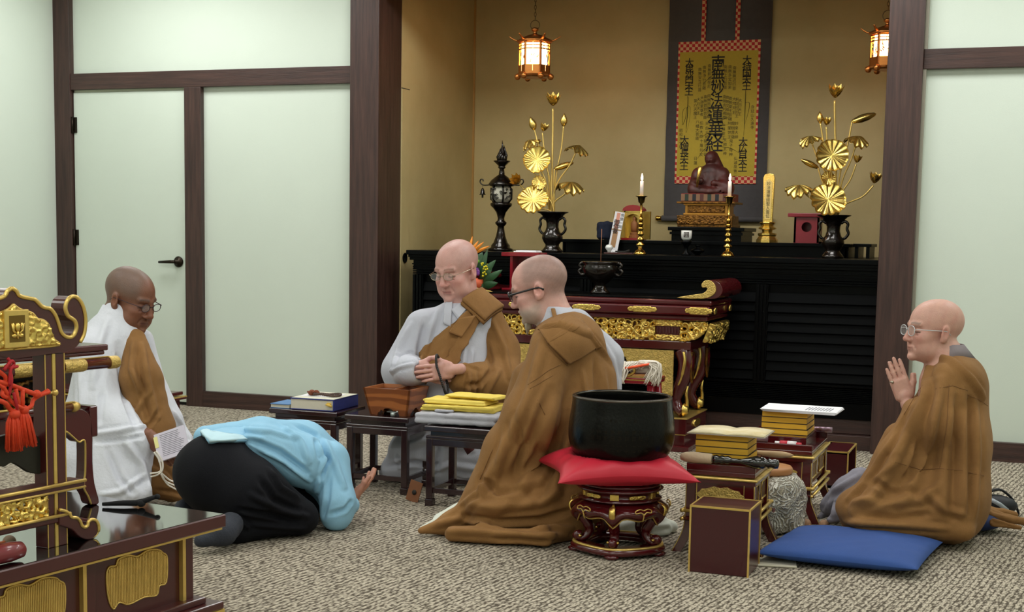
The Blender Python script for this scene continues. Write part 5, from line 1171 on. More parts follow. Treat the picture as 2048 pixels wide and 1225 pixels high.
def cushion(c, hx, hy, h, rz, pin=.05, n=40, droop=.0, tips=.25, seed=1, flatc=.0, wr=.004):
    """square cushion: pillow with pulled corners"""
    r0 = np.random.RandomState(seed); u = np.linspace(-1, 1, n+1); U, Vv = np.meshgrid(u, u, indexing='ij')
    sx = np.sign(U)*np.abs(U); th = ((1-np.abs(U)**3.2).clip(0, 1)*(1-np.abs(Vv)**3.2).clip(0, 1))**.5
    X = hx*U*(1-tips*.5*(1-Vv**2)*np.abs(U)**2*.4); Y = hy*Vv*(1-tips*.5*(1-U**2)*np.abs(Vv)**2*.4)
    rr = np.hypot(U, Vv); mid = droop*np.maximum(0, rr-.75)**1.5
    w_ = np.zeros_like(U)
    for i in range(5): k = r0.normal(size=2)*7; w_ += np.sin(U*k[0]+Vv*k[1]+r0.rand()*6)/5
    edge = np.abs(U*Vv)**3
    wr2 = wr*(w_+1.6*np.sin(np.arctan2(Vv, U)*14+r0.rand()*3)*np.clip(rr-.55, 0, 1)*1.2)*th
    Zt = h*(1+th)*.5*1.0+wr2-mid+flatc*np.exp(-(rr/.62)**6)*-h*.25; Zb = h*.5*(1-th*.98)-mid; Zb = np.where(rr < .75, np.minimum(Zb, .004), Zb)
    v = np.concatenate([np.stack([X, Y, Zt], -1).reshape(-1, 3), np.stack([X, Y, np.minimum(Zb, Zt-.001)], -1).reshape(-1, 3)])
    a = (np.arange(n)[:, None]*(n+1)+np.arange(n)[None, :]).ravel(); top = np.stack([a, a+n+1, a+n+2, a+1], 1); bot = top[:, ::-1]+(n+1)**2
    e = []; g = lambda i, j: i*(n+1)+j; N_ = (n+1)**2
    for i in range(n): e += [(g(i, 0), N_+g(i, 0), N_+g(i+1, 0), g(i+1, 0)), (g(i+1, n), N_+g(i+1, n), N_+g(i, n), g(i, n)), (g(0, i+1), N_+g(0, i+1), N_+g(0, i), g(0, i)), (g(n, i), N_+g(n, i), N_+g(n, i+1), g(n, i+1))]
    c_, s_ = math.cos(rz), math.sin(rz); v = np.stack([v[:, 0]*c_-v[:, 1]*s_, v[:, 0]*s_+v[:, 1]*c_, v[:, 2]], 1)+np.array(c)
    return v, np.concatenate([top, bot, np.array(e)])
M_CRIM = mat('crimson satin cushion', (190, 16, 46), .5, sheen=.03, var=.08, vscale=6)
RC = (BC[0]-.02, BC[1]-.0, .2555)
t = thing('red_cushion', 'crimson square cushion with pointed corners under the black bowl bell', 'cushion', RC)
v, f = cushion(RC, .25, .24, .105, .5, droop=.04, seed=4, wr=.005, tips=.75); rr_ = np.hypot(v[:, 0]-RC[0], v[:, 1]-RC[1]); v[:, 2] = np.where(rr_ < .165, np.minimum(v[:, 2], RC[2]+.068+np.maximum(0, rr_-.135)*1.2), v[:, 2]); v[:, 2] = np.where(rr_ < .15, np.maximum(v[:, 2], RC[2]), v[:, 2]); npobj('cover', v, f, M_CRIM, t)
ZBELL = .2555+.069
t = thing('bowl_bell', 'large dark bronze bowl bell with faint engraving resting on the crimson cushion', 'bell', (BC[0]+.0, BC[1], ZBELL))
M_BELL = mat('dark bell metal', (26, 25, 23), .28, metal=.8, coat=.1, var=.3, vscale=5, bump=.12, bscale=90)
H_ = .232
prof = [(.001, 0), (.1, .0), (.145, .01), (.172, .035), (.186, .07), (.189, .11), (.186, .15), (.18, .19), (.176, H_), (.172, H_+.003), (.166, H_), (.168, .17), (.172, .1), (.16, .04), (.12, .015), (.001, .012)]
obj('bowl', MB().lathe([(r_, z) for r_, z in smoothpts(prof, 3)], 64), M_BELL, t)
obj('rim', ring_loop([(.165, H_-.004), (.178, H_-.004), (.178, H_+.002), (.172, H_+.005), (.166, H_+.002)], 64), mat('worn rim bronze', (86, 80, 72), .3, metal=.8), t)
mb = MB(); r0 = random.Random(9); aC = math.atan2(-BC[1], -BC[0])
def on_bell(da, z, s, ch):
    g = text_mb(ch, s); a = aC+da; R_ = np.interp(z, [0, .035, .07, .11, .15, .19, .222], [.14, .172, .186, .189, .186, .18, .176])+.0006
    mb.raw([((R_)*math.cos(a+v_[0]/R_), (R_)*math.sin(a+v_[0]/R_), z+v_[1]) for v_ in g.v], g.f)
for i, ch in enumerate('奉納平和之鐘'): on_bell(-.2+i*.09, .165, .012, ch)
for j in range(4):
    for i in range(9): on_bell(-.55+i*.13, .125-j*.02, .017, '法華経題目妙蓮平和日本寺'[(i*5+j*3) % 12])
obj('engraving', mb,  mat('engraving in bell metal', (60, 54, 46), .4, metal=.8), t, kind='stuff')

# ================================================================ SUTRA DESKS, BOOKS, BOXES AT RIGHT
def sutra_desk(x0, x1, y0, y1, zt, lab):
    cx_, cy_ = (x0+x1)/2, (y0+y1)/2; hx, hy = (x1-x0)/2, (y1-y0)/2
    t = thing('sutra_desk', lab, 'desk', (cx_, cy_, 0), group='red lacquer sutra desks')
    obj('top', MB().bx(-hx+.012, hx-.012, -hy+.012, hy-.012, zt-.03, zt-.012), M_RED, t, bevel=.003)
    obj('gold_edge', MB().bx(-hx, hx, -hy, hy, zt-.042, zt-.032), M_GOLDTRIM, t, bevel=.004)
    obj('underlip', MB().bx(-hx+.008, hx-.008, -hy+.008, hy-.008, zt-.056, zt-.04), M_RED, t)
    for s in (-1, 1): obj('rim', MB().bx(-hx+.012, hx-.012, s*(hy-.018)-.006, s*(hy-.018)+.006, zt-.014, zt+.012), M_RED, t, bevel=.003)
    zb_ = zt-.155
    obj('body', MB().bx(-hx+.02, hx-.02, -hy+.02, hy-.02, zb_, zt-.05), M_RED, t)
    for s in (-1, 1):
        fp = MB().prism([(hx*.62*math.cos(a)*(1+.05*math.cos(8*a)), zt-.1+.03*math.sin(a)*(1+.1*math.cos(10*a))) for a in np.linspace(0, 2*PI, 41)[:-1]], s*(hy-.0215), s*(hy-.018)); obj('gold_grille', fp, M_GOLDENG, t)
        for k in (-.5, .5):
            y_ = k*(hy-.01)
            obj('gold_frame', MB().tube([(s*(hx-.019), y_+a*(hy*.3), zt-.1+b_*.032) for a, b_ in ((-1, -1), (1, -1), (1, 1), (-1, 1))], .0035, 6, closed=True), M_GOLDTRIM, t)
            obj('gold_grille', MB().bx(s*(hx-.0205)-.002, s*(hx-.0205)+.002, y_-hy*.22, y_+hy*.22, zt-.126, zt-.074), M_GOLDDARK, t)
        obj('gold_line', MB().bx(s*(hx-.05)-.0012, s*(hx-.05)+.0012, -hy+.0185, -hy+.0195, zb_+.006, zt-.056), M_GOLDTRIM, t)
    for z in (zb_-.006, zb_-.036):
        for s in (-1, 1):
            obj('rail', MB().tube([(-hx-.004, s*(hy-.004), z), (hx+.004, s*(hy-.004), z)], .0065, 8), M_GOLDTRIM if z > zb_-.02 else M_RED, t); obj('rail', MB().tube([(s*(hx-.004), -hy-.004, z), (s*(hx-.004), hy+.004, z)], .0065, 8), M_GOLDTRIM, t)
    for sx in (-1, 1):
        for sy in (-1, 1):
            P3 = smoothpts([(sx*(hx-.028), sy*(hy-.028), zt-.05), (sx*(hx-.026), sy*(hy-.028), zb_-.04), (sx*(hx-.014), sy*(hy-.022), .06), (sx*(hx+.014), sy*(hy-.012), .0)], 4)
            v = []; f = []
            for p_ in P3: v += [(p_[0]-.017, p_[1]-.013, p_[2]), (p_[0]+.017, p_[1]-.013, p_[2]), (p_[0]+.017, p_[1]+.013, p_[2]), (p_[0]-.017, p_[1]+.013, p_[2])]
            for i in range(len(P3)-1): f += [(4*i+k, 4*i+(k+1) % 4, 4*i+4+(k+1) % 4, 4*i+4+k)[::-1] for k in range(4)]
            f += [(0, 1, 2, 3), tuple(len(v)-4+k for k in (3, 2, 1, 0))]
            lg = obj('leg', MB().raw(v, f), M_RED, t); obj('gold_edge', MB().tube([(p_[0]+sx*.015, p_[1]-.0135, p_[2]+.001) for p_ in P3], .0018, 5), M_GOLDTRIM, lg)
    return t
DZ1 = .312; D1 = (-1.135, -.865, 4.8, 5.12)
sutra_desk(*D1, DZ1, 'red lacquer sutra desk in front, carrying the open book and the leather mallet')
DZ2 = .3; D2 = (-1.15, -.77, 5.5, 5.96)
sutra_desk(*D2, DZ2, 'red lacquer sutra desk behind, carrying the printed sheets and the striped item')
# book rests and stacks
def rest(x0, x1, y0, y1, z, h, lab): t = thing('book_rest', lab, 'stand', ((x0+x1)/2, (y0+y1)/2, z)); hx, hy = (x1-x0)/2, (y1-y0)/2; obj('board', MB().bx(-hx, hx, -hy, hy, h-.008, h), M_RED, t, bevel=.002); obj('front_panel', MB().bx(-hx, hx, -hy, -hy+.01, 0, h-.008), M_RED, t); [obj('side_panel', MB().bx(s*(hx-.005)-.005, s*(hx-.005)+.005, -hy+.01, hy, 0, h-.008), M_RED, t) for s in (-1, 1)]; return t
rest(-1.115, -.9, 4.85, 5.07, DZ1-.0115, .03, 'low red book rest on the front sutra desk')
rest(-1.06, -.82, 5.6, 5.88, DZ2-.0115, .04, 'low red book rest on the rear sutra desk')
M_YB = mat('ochre yellow page edges', (230, 180, 50), .6, rgb2=(214, 162, 38), vscale=90, vstretch=(.1, .1, 6)); M_YC = mat('dark book cover line', (60, 40, 20), .6)
def book(x, y, z, w_, d_, h, lab, grp, rz=0.):
    t = thing('sutra_book', lab, 'book', (x, y, z), rz, group=grp); obj('pages', MB().bx(-w_/2+.001, w_/2-.001, -d_/2+.001, d_/2-.001, .0015, h-.0015), M_YB, t); obj('cover', MB().bx(-w_/2, w_/2, -d_/2, d_/2, 0, .0014).bx(-w_/2, w_/2, -d_/2, d_/2, h-.0014, h), M_YC, t); return t
nm = ('lowest', 'second', 'third', 'topmost')
z = DZ1-.0115+.0305
for k in range(4): book(-1.01+random.uniform(-.003, .003), 4.95, z, .19, .17, .0232, '%s yellow edged book of the stack on the front sutra desk' % nm[k], 'books on the front desk', random.uniform(-.015, .015)); z += .0236
t = thing('open_book', 'open cream book lying on the stack of the front sutra desk', 'book', (-1.0, 4.93, z)); mb = MB(); n = 16; v = []; f = []
for i in range(n+1):
    x = -.125+.27*i/n; u = (i/n-.5)*2; hgt = .005+.008*abs(math.sin(PI*u))**.8*(1-abs(u)*.4)
    for y_ in (-.095, .095): v += [(x, y_, hgt), (x, y_, .003)]
for i in range(n): a = 4*i; f += [(a, a+4, a+6, a+2), (a, a+1, a+5, a+4), (a+2, a+6, a+7, a+3), (a+1, a+3, a+7, a+5)]
f += [(0, 2, 3, 1), (4*n, 4*n+1, 4*n+3, 4*n+2)]
obj('pages', mb.raw(v, f, True), mat('aged open pages', (228, 218, 188), .8, rgb2=(206, 188, 142), vscale=12), t); obj('cover', MB().bx(-.13, .15, -.1, .1, 0, .003), mat('grey book cover', (150, 140, 126), .7), t)
z = DZ2-.0115+.0405
for k in range(4): book(-.92+random.uniform(-.003, .003), 5.76, z, .185, .2, .0228, '%s yellow edged book of the stack on the rear sutra desk' % nm[k], 'books on the rear desk', random.uniform(-.015, .015)); z += .0232
t = thing('printed_sheets', 'stack of white printed sheets sticking out over the rear yellow books', 'paper', (-.84, 5.74, z+.001), -.04)
mb = MB()
for k in range(5): mb.bx(-.16-.004*k, .13+.004*(k % 2), -.11, .1, .0022*k, .0022*k+.0016, M=Matrix.Rotation(.012*k, 4, 'Z'))
obj('sheets', mb, M_WHITEP, t); mb = MB()
for i in range(9): mb.bx(.005+.012*i-.003, .005+.012*i+.002, -.07, .06-random.random()*.03, .0105, .0108)
obj('print', mb, mat('grey print', (120, 120, 130), .8), t)
# leather covered mallet with black turned handle, lying across front desk
zc = DZ1+.012+.014; t = thing('leather_mallet', 'bell mallet with tan suede head and glossy black turned handle on the front desk', 'mallet', (-.985, 4.81, zc+.005), -.06)
H1 = [(-.23, .016), (-.2, .0195), (-.1, .019), (-.05, .016)]
obj('suede_head', MB().lathe([(.001, -.165), (.012, -.16), (.018, -.14), (.02, -.11), (.018, -.05), (.014, -.045), (.001, -.045)], 16, M=Matrix.Rotation(PI/2, 4, 'Y')), mat('tan suede', (186, 164, 136), .85, bump=.2, bscale=120), t)
obj('handle', MB().lathe([(.001, -.045), (.014, -.045), (.017, -.03), (.013, -.02), (.017, -.01), (.013, 0), (.016, .012), (.009, .025), (.009, .06), (.017, .085), (.023, .11), (.021, .14), (.013, .15), (.019, .158), (.014, .168), (.018, .178), (.015, .19), (.001, .194)], 18, M=Matrix.Rotation(PI/2, 4, 'Y')), mat('glossy black lacquer', (8, 8, 12), .08, coat=1.), t)
t = thing('wooden_striker', 'pale turned wooden striker lying at the back of the front desk', 'striker', (-.93, 5.075, DZ1+.012+.011), .0)
obj('stick', MB().lathe([(.001, -.12), (.008, -.1), (.009, 0), (.012, .06), (.0125, .1), (.008, .13), (.001, .145)], 12, M=Matrix.Rotation(PI/2, 4, 'Y')), mat('pale striker wood', (176, 146, 108), .6), t)
t = thing('metal_tube', 'short silvery purple tube lying beside the rear books', 'tube', (-.8, 5.92, DZ2+.012+.0125)); obj('tube', MB().lathe([(.001, -.04), (.012, -.04), (.012, .04), (.001, .04)], 14, M=Matrix.Rotation(PI/2, 4, 'Y')), mat('silvery mauve', (150, 124, 140), .25, metal=.6), t)
t = thing('striped_item', 'small red and white striped pouch lying on the rear sutra desk', 'pouch', (-.885, 5.545, DZ2-.011)); c1 = mat('pouch white', (222, 218, 220), .6); c2 = mat('pouch red', (190, 26, 50), .5)
for i, (x0, x1, m_) in enumerate(((-.05, -.03, c1), (-.03, .0, c2), (.0, .035, c1), (.035, .055, c2))): obj('stripe', MB().lathe([(.001, x0), (.011+.004*(i in (1, 2)), x0), (.011+.004*(i in (1, 2)), x1), (.001, x1)], 12, M=Matrix.Translation((0, 0, .016)) @ Matrix.Rotation(PI/2, 4, 'Y')), m_, t)
t = thing('white_cylinder', 'shiny white and grey roll lying between the two sutra desks', 'tube', (-1.02, 5.52, DZ2+.03)); obj('roll', MB().lathe([(.001, -.05), (.013, -.05), (.013, .06), (.001, .06)], 14, M=Matrix.Rotation(PI/2, 4, 'Y')), mat('silvery mauve', (150, 124, 140)), t); t.location.z = DZ2+.0255
# upright red boxes
def lacq_box(x, y, w_, d_, h, lab, rz=0., open_=False):
    t = thing('lacquer_box', lab, 'box', (x, y, 0), rz, group='brown red lacquer boxes')
    if not open_: obj('body', MB().bx(-w_/2, w_/2, -d_/2, d_/2, 0, h, c=.003), mat('dark brown red box', (64, 16, 22), .3, coat=.25), t)
    else: obj('walls', MB().bx(-w_/2, w_/2, -d_/2, d_/2, h-.012, h).bx(-w_/2, w_/2, -d_/2, d_/2, 0, .012).bx(-w_/2, -w_/2+.012, -d_/2, d_/2, 0, h).bx(-w_/2, w_/2, -d_/2, -d_/2+.012, 0, h).bx(-w_/2, w_/2, d_/2-.012, d_/2, 0, h), mat('dark brown red box', (80, 26, 30)), t); obj('interior', MB().bx(-w_/2+.012, -w_/2+.016, -d_/2+.012, d_/2-.012, .012, h-.012), M_BLACKCAV, t)
    e = MB(); r_ = .003
    for a in (-1, 1):
        for b_ in (-1, 1):
            e.bx(a*w_/2-r_, a*w_/2+r_, b_*d_/2-r_, b_*d_/2+r_, 0, h+.001)
        e.bx(a*w_/2-r_, a*w_/2+r_, -d_/2, d_/2, h-.005, h+.0015); e.bx(-w_/2, w_/2, a*d_/2-r_, a*d_/2+r_, h-.005, h+.0015)
    obj('gold_edge', e, M_GOLDTRIM, t); return t
lacq_box(-.934, 4.61, .2, .185, .228, 'upright brown red lacquer box with gold edges in front of the front desk', -.01)
lacq_box(-.8, 6.5, .12, .3, .17, 'open brown red lacquer box with black inside behind the rear desk', 0, True)
# cloth corner, brocade bag with wooden top, ornament ball, mallets
t = thing('beige_cloth', 'small beige cloth corner on the carpet beside the blue cushion', 'cloth', (-.79, 4.79, 0), .2); obj('cloth', MB().bx(-.1, .07, -.09, .08, 0, .008, c=.003), mat('beige cloth', (196, 190, 172), .9), t)
BB = (-.92, 5.3)
sd = SDF((BB[0]-.2, BB[1]-.2, -.01), (BB[0]+.25, BB[1]+.2, .32), .006); sd.ell((BB[0]+.03, BB[1], .13), (.125, .12, .12), k=.03); sd.ell((BB[0]+.06, BB[1], .05), (.09, .1, .08), k=.04); sd.clipz(.001); v, f = sd.mesh(1); v = ripple(v, f, .014, 22, 11); v = ripple(v, f, .005, 50, 12); v[:, 2] = np.maximum(v[:, 2], .001)
v[:, 2] = np.minimum(v[:, 2], .222)
t = thing('brocade_cushion', 'silver white brocade cushion with flower pattern between the desks', 'cushion', (BB[0], BB[1], 0))
def brocade():
    m = bpy.data.materials.new('silver flower brocade'); m.use_nodes = True; N = m.node_tree.nodes; L_ = m.node_tree.links; b_ = N['Principled BSDF']; b_.inputs['Roughness'].default_value = .35; b_.inputs['Sheen Weight'].default_value = .4; b_.inputs['Metallic'].default_value = .0
    tc = N.new('ShaderNodeTexCoord'); nz_ = N.new('ShaderNodeTexNoise'); nz_.inputs['Scale'].default_value = 16; nz_.inputs['Distortion'].default_value = 1.5; nz_.inputs['Detail'].default_value = 4; L_.new(tc.outputs['Object'], nz_.inputs[0])
    wv = N.new('ShaderNodeMath'); wv.operation = 'SINE'; ml = N.new('ShaderNodeMath'); ml.operation = 'MULTIPLY'; ml.inputs[1].default_value = 60; va = N.new('ShaderNodeTexVoronoi'); va.inputs['Scale'].default_value = 9; L_.new(tc.outputs['Object'], va.inputs[0]); ad = N.new('ShaderNodeMath'); ad.operation = 'MULTIPLY_ADD'; ad.inputs[1].default_value = .55; L_.new(nz_.outputs[0], ad.inputs[0]); L_.new(va.outputs['Distance'], ad.inputs[2]); L_.new(ad.outputs[0], ml.inputs[0]); L_.new(ml.outputs[0], wv.inputs[0])
    rp = N.new('ShaderNodeValToRGB'); e = rp.color_ramp.elements; e[0].position = .0; e[0].color = (*lin((160, 150, 128)), 1); e[1].position = .75; e[1].color = (*lin((244, 240, 228)), 1); L_.new(wv.outputs[0], rp.inputs[0])
    vo = N.new('ShaderNodeTexVoronoi'); vo.inputs['Scale'].default_value = 13; L_.new(tc.outputs['Object'], vo.inputs[0]); lt = N.new('ShaderNodeMath'); lt.operation = 'LESS_THAN'; lt.inputs[1].default_value = .13; L_.new(vo.outputs['Distance'], lt.inputs[0])
    mx = N.new('ShaderNodeMixRGB'); mx.inputs[2].default_value = (*lin((170, 70, 60)), 1); L_.new(lt.outputs[0], mx.inputs[0]); L_.new(rp.outputs[0], mx.inputs[1]); L_.new(mx.outputs[0], b_.inputs['Base Color'])
    bp = N.new('ShaderNodeBump'); bp.inputs['Distance'].default_value = .004; L_.new(wv.outputs[0], bp.inputs['Height']); L_.new(bp.outputs[0], b_.inputs['Normal']); return m
npobj('cover', v, f, brocade(), t)
t = thing('round_wooden_drum', 'round tan wooden disc resting on top of the brocade cushion', 'drum', (BB[0]+.0, BB[1]+.02, .2235)); obj('disc', MB().lathe([(.001, 0), (.09, 0), (.094, .006), (.094, .02), (.088, .028), (.03, .03), (.001, .03)], 32), mat('tan turned wood', (176, 122, 74), .5, var=.1, vscale=20), t)
q = onZ(1622, 1000, .0); t = thing('painted_ball', 'glossy orange and gold painted wooden ball under the rear sutra desk', 'ball', (-.9, 5.72, 0))
obj('ball', MB().sph((0, 0, .062), .062, 20, 14), mat('orange gold painted ball', (190, 60, 26), .25, coat=.6, rgb2=(196, 150, 50), vscale=12, bump=.1), t)
def stick_mallet(a, b, R, lab):
    A, Bp = onZ(*a, R), onZ(*b, R*.6); t = thing('stick_mallet', lab, 'mallet', (A[0], A[1], 0), group='round headed wooden mallets'); d = Vector(Bp)-Vector(A)
    obj('head', MB().sph((0, 0, R), R, 14, 10), mat('mallet head wood', (158, 122, 92), .7, bump=.2, bscale=80), t); obj('stick', MB().tube([(0, 0, R), (d.x, d.y, .007)], .0055, 8), mat('pale stick', (196, 146, 96), .6), t)
stick_mallet((1612, 1049), (1668, 1070), .021, 'round headed wooden mallet lying nearer the brocade cushion')
stick_mallet((1648, 1051), (1712, 1074), .021, 'round headed wooden mallet lying nearer the praying man')
q = onZ(1608, 1058, .012); t = thing('cloth_strap', 'small dark red strap on the carpet under the mallet heads', 'strap', (q[0]-.0, q[1]-.05, 0)); obj('strap', MB().tube([(-.02, .0, .006), (.01, -.02, .006), (.05, -.045, .006)], .006, 6), mat('tan red strap', (150, 70, 50), .7), t)
# blue floor cushion in front
M_BLUE = mat('royal blue cushion cotton', (38, 74, 142), .8, var=.12, vscale=6, bump=.1, bscale=200)
ZC = [onZ(x, y, .02) for x, y in ((1510, 1118), (1885, 1096), (1835, 1152), (1600, 1064))]
c0, c1, c2, c3 = ZC[0], ZC[2], ZC[1], ZC[3]      # near left, near right, far right, far left
v, f = cushion((0, 0, 0), 1, 1, .08, 0, n=50, wr=.002, seed=8, tips=.1)
U = (v[:, 0]+1)/2; Vv = (v[:, 1]+1)/2; ctr = sum(ZC)/4
P2 = ((1-U)*(1-Vv))[:, None]*c0+(U*(1-Vv))[:, None]*c1+(U*Vv)[:, None]*c2+((1-U)*Vv)[:, None]*c3; v = np.column_stack([P2[:, 0], P2[:, 1], v[:, 2]])
t = thing('floor_cushion', 'flat royal blue rectangular floor cushion in the foreground at right', 'cushion', (ctr[0], ctr[1], 0)); npobj('cover', v, f, M_BLUE, t)
# ================================================================ LEFT FOREGROUND: LOW TABLE, GONG STAND, READING DESK
LC = np.array([-2.077, 3.304]); LRZ = -.143; LE = np.array([.99, -.142]); LZ = .33
def G(px, py, a):
    """where the line of sight meets the upright plane a behind the low table's side face -> local (y, z)"""
    r = ray(px, py); t = (a+LC@LE)/(r[:2]@LE); P = cO+r*t; d = P[:2]-LC; return (float(d@np.array([.142, .99])), float(P[2]))
def gp(pts, a, n=0, closed=False): q = [G(x, y, a) for x, y in pts]; return smoothpts(q, n, closed) if n else q
M_BLKTOP = mat('mirror black lacquer', (10, 9, 9), .05, coat=1., spec=.8)
lt = thing('low_table', 'low oxblood lacquer table with mirror black top and gold grilles in the left foreground', 'table', (LC[0], LC[1], 0), LRZ)
obj('tabletop', MB().bx(-.66, 0, -1.25, 0, LZ-.036, LZ, c=.003), M_REDB, lt); obj('black_surface', MB().bx(-.655, -.006, -1.245, -.006, LZ, LZ+.0015), M_BLKTOP, lt)
obj('gold_edge', MB().bx(-.65, -.008, -1.24, -.008, LZ-.043, LZ-.036), M_GOLDTRIM, lt)
bi = -.055
obj('body', MB().bx(-.6, bi-.012, -1.2, -.075, .1, LZ-.043), M_REDB, lt)
for y0, y1 in ((-.105, -.075), (-.47, -.44), (-.83, -.8), (-1.2, -1.17)):
    obj('post', MB().bx(bi-.03, bi, y0, y1, .09, LZ-.043), M_REDB, lt, bevel=.002); obj('gold_strip', MB().bx(bi-.012, bi+.002, y0-.014, y0-.002, .1, LZ-.043), M_GOLDTRIM, lt)
for yc, (ax, n_) in zip((-.28, -.645, -1.0), ((.112, 26),)*3):
    zc = .2; hz = .066
    out = smoothpts([(yc-ax, zc+.02), (yc-ax*.93, zc+hz*.72), (yc-ax*.7, zc+hz*.72), (yc-ax*.62, zc+hz*.95), (yc-ax*.3, zc+hz), (yc, zc+hz*.86), (yc+ax*.35, zc+hz), (yc+ax*.7, zc+hz*.9), (yc+ax*.85, zc+hz*.72), (yc+ax, zc+.03), (yc+ax*.96, zc-hz*.55), (yc+ax*.72, zc-hz*.62), (yc+ax*.62, zc-hz*.98), (yc+ax*.2, zc-hz*.9), (yc-ax*.3, zc-hz), (yc-ax*.62, zc-hz*.8), (yc-ax*.8, zc-hz), (yc-ax*.95, zc-hz*.5)], 4, True)
    gr = obj('gold_grille', MB().prism(out, bi-.014, bi-.0105, 'yz'), M_GOLDENG, lt); mb = MB(); ip = inpoly(out)
    for k in range(40):
        y = yc-ax+2*ax*(k+.5)/40; zs = [z for z in np.linspace(zc-hz*1.1, zc+hz*1.1, 50) if ip(np.array([y]), np.array([z]))[0]]
        if len(zs) > 3: mb.bx(bi-.0105, bi-.0075, y-.0018, y+.0018, min(zs)+.003, max(zs)-.003)
    obj('slats', mb, M_GOLDTRIM, gr, kind='stuff'); obj('gold_rim', MB().tube([(bi-.0105, y, z) for y, z in out], .0028, 6, closed=True), M_GOLDTRIM, gr)
obj('plinth', MB().bx(-.64, -.02, -1.23, -.03, 0, .06).bx(-.645, -.004, -1.235, -.006, .06, .082).bx(-.62, -.03, -1.21, -.05, .082, .1), M_REDB, lt, bevel=.004); obj('gold_edge', MB().bx(-.646, -.003, -1.236, -.005, .05, .06), M_GOLDTRIM, lt)
# --- gong stand
a0 = -.075; TH = .05
TL = lambda name, lab, cat, y, group=None: thing(name, lab, cat, (LC[0]+LE[0]*a0+.142*y, LC[1]+LE[1]*a0+.99*y, LZ+.0015), LRZ, group)
def lw(x, y): return (LC[0]+LE[0]*x+.142*y, LC[1]+LE[1]*x+.99*y)
gs = thing('gong_stand', 'red and gold carved hanging gong frame with curled crest on the low table', 'gong stand', (*lw(a0, -.6), LZ+.0015), LRZ)
O2 = lambda q, z0=LZ+.0015: [(y+.6, z-z0) for y, z in q]
cy_ = G(24, 600, a0)[0]; mir = lambda q: q+[(2*(cy_+.6)-y, z) for y, z in q[::-1]]
crest = [(24, 577), (32, 582), (39, 592), (58, 597), (70, 600), (82, 612), (90, 616), (100, 618), (110, 630), (117, 648), (122, 664), (130, 673), (141, 675), (149, 668), (153, 655), (150, 643), (143, 637), (136, 632), (131, 618), (134, 603), (143, 594), (153, 595), (163, 607), (169, 625), (171, 645), (168, 668), (160, 685), (148, 698), (134, 704), (118, 706), (60, 714), (24, 719)]
half = smoothpts(O2(gp(crest, a0)), 3); full = mir(half)
cr = obj('crest_board', MB().prism(full, -TH, 0, 'yz'), M_REDB, gs, bevel=.003)
topn = 30*3; edge = smoothpts(O2(gp(crest[:27], a0)), 4)
for s in (1, -1):
    e2 = [(y, z) if s > 0 else (2*(cy_+.6)-y, z) for y, z in edge]; obj('gold_edge', MB().tube([(0.0, y, z) for y, z in e2], .0052, 6), M_GOLDTRIM, cr)
inner = [(24, 609), (34, 617), (46, 622), (62, 627), (72, 638), (84, 641), (94, 650), (99, 665), (106, 680), (116, 690), (70, 695), (24, 698)]
ih = smoothpts(O2(gp(inner, a0)), 3); fi = mir(ih)
ya, yb = min(p_[0] for p_ in fi), max(p_[0] for p_ in fi); za, zb_ = min(p_[1] for p_ in fi), max(p_[1] for p_ in fi)
nrm = [((y-ya)/(yb-ya), (z-za)/(zb_-za)) for y, z in fi]
r_ = relief(yb-ya, zb_-za, .014, 61, .022, .0032, mask=inpoly(nrm), base=.35); obj('carved_gold_panel', r_, M_GOLD, cr, loc=(.001, ya, za), rz=PI/2)
obj('gold_outline', MB().tube([(.004, y, z) for y, z in fi], .0035, 6, closed=True), M_GOLDTRIM, cr)
p0, p1 = G(8, 632, a0), G(42, 685, a0); yq0, yq1, zq0, zq1 = p0[0]+.6, p1[0]+.6, p1[1]-LZ, p0[1]-LZ
pq = obj('gold_plaque', MB().bx(.004, .016, yq0-.012, yq1+.012, zq0-.012, zq1+.012).bx(.002, .012, yq0, yq1, zq0, zq1), M_GOLDTRIM, cr, bevel=.002)
mb = MB(); yc, zc = (yq0+yq1)/2, (zq0+zq1)/2
mb.prism([(yq0+.001, zq0+.001), (yq1-.001, zq0+.001), (yq1-.001, zq1-.001), (yq0+.001, zq1-.001)], .016, .0165, 'yz'); obj('recess', mb, mat('shadowed old gold', (120, 94, 40), .5, metal=.7), pq)
mb = MB().sph((.017, yc, zc+.004), (.006, .008, .011), 10, 7)
for s in (-1, 1): mb.sph((.017, yc+s*.013, zc+.004), (.004, .005, .011), 8, 6, M=None).sph((.017, yc+s*.01, zc-.016), (.004, .009, .005), 8, 6).tube([(.018, yc+s*.004, zc-.012), (.018, yc+s*.014, zc-.004), (.018, yc+s*.017, zc+.013)], .003, 6)
mb.tube([(.017, yc, zc-.024), (.017, yc, zc-.006)], .003, 6); obj('crest_emblem', mb, M_GOLD, pq)
for px in (24,):
    pass
# posts
def yz(px, py): q = G(px, py, a0); return q[0]+.6, q[1]-LZ-.0015
yr0, yr1 = yz(94, 870)[0], yz(134, 870)[0]; ztop_ = yz(110, 708)[1]
for s in (1, -1):
    m_ = lambda y: y if s > 0 else 2*(cy_+.6)-y; u0, u1 = sorted((m_(yr0), m_(yr1))); w_ = (u1-u0)
    obj('post', MB().bx(-TH+.004, -.004, u0, u0+w_*.36, .0, ztop_).bx(-TH+.004, -.004, u0+w_*.56, u1, 0, ztop_).bx(-TH+.004, -.012, u0+w_*.3, u0+w_*.6, 0, ztop_), M_REDB, gs, bevel=.002); obj('gold_strip', MB().bx(-.014, -.003, u0+w_*.38, u0+w_*.54, 0, ztop_).bx(-.005, -.0025, u0, u0+.003, 0, ztop_).bx(-.006, -.0025, u1-.003, u1, 0, ztop_), M_GOLDTRIM, gs, bevel=.0015)
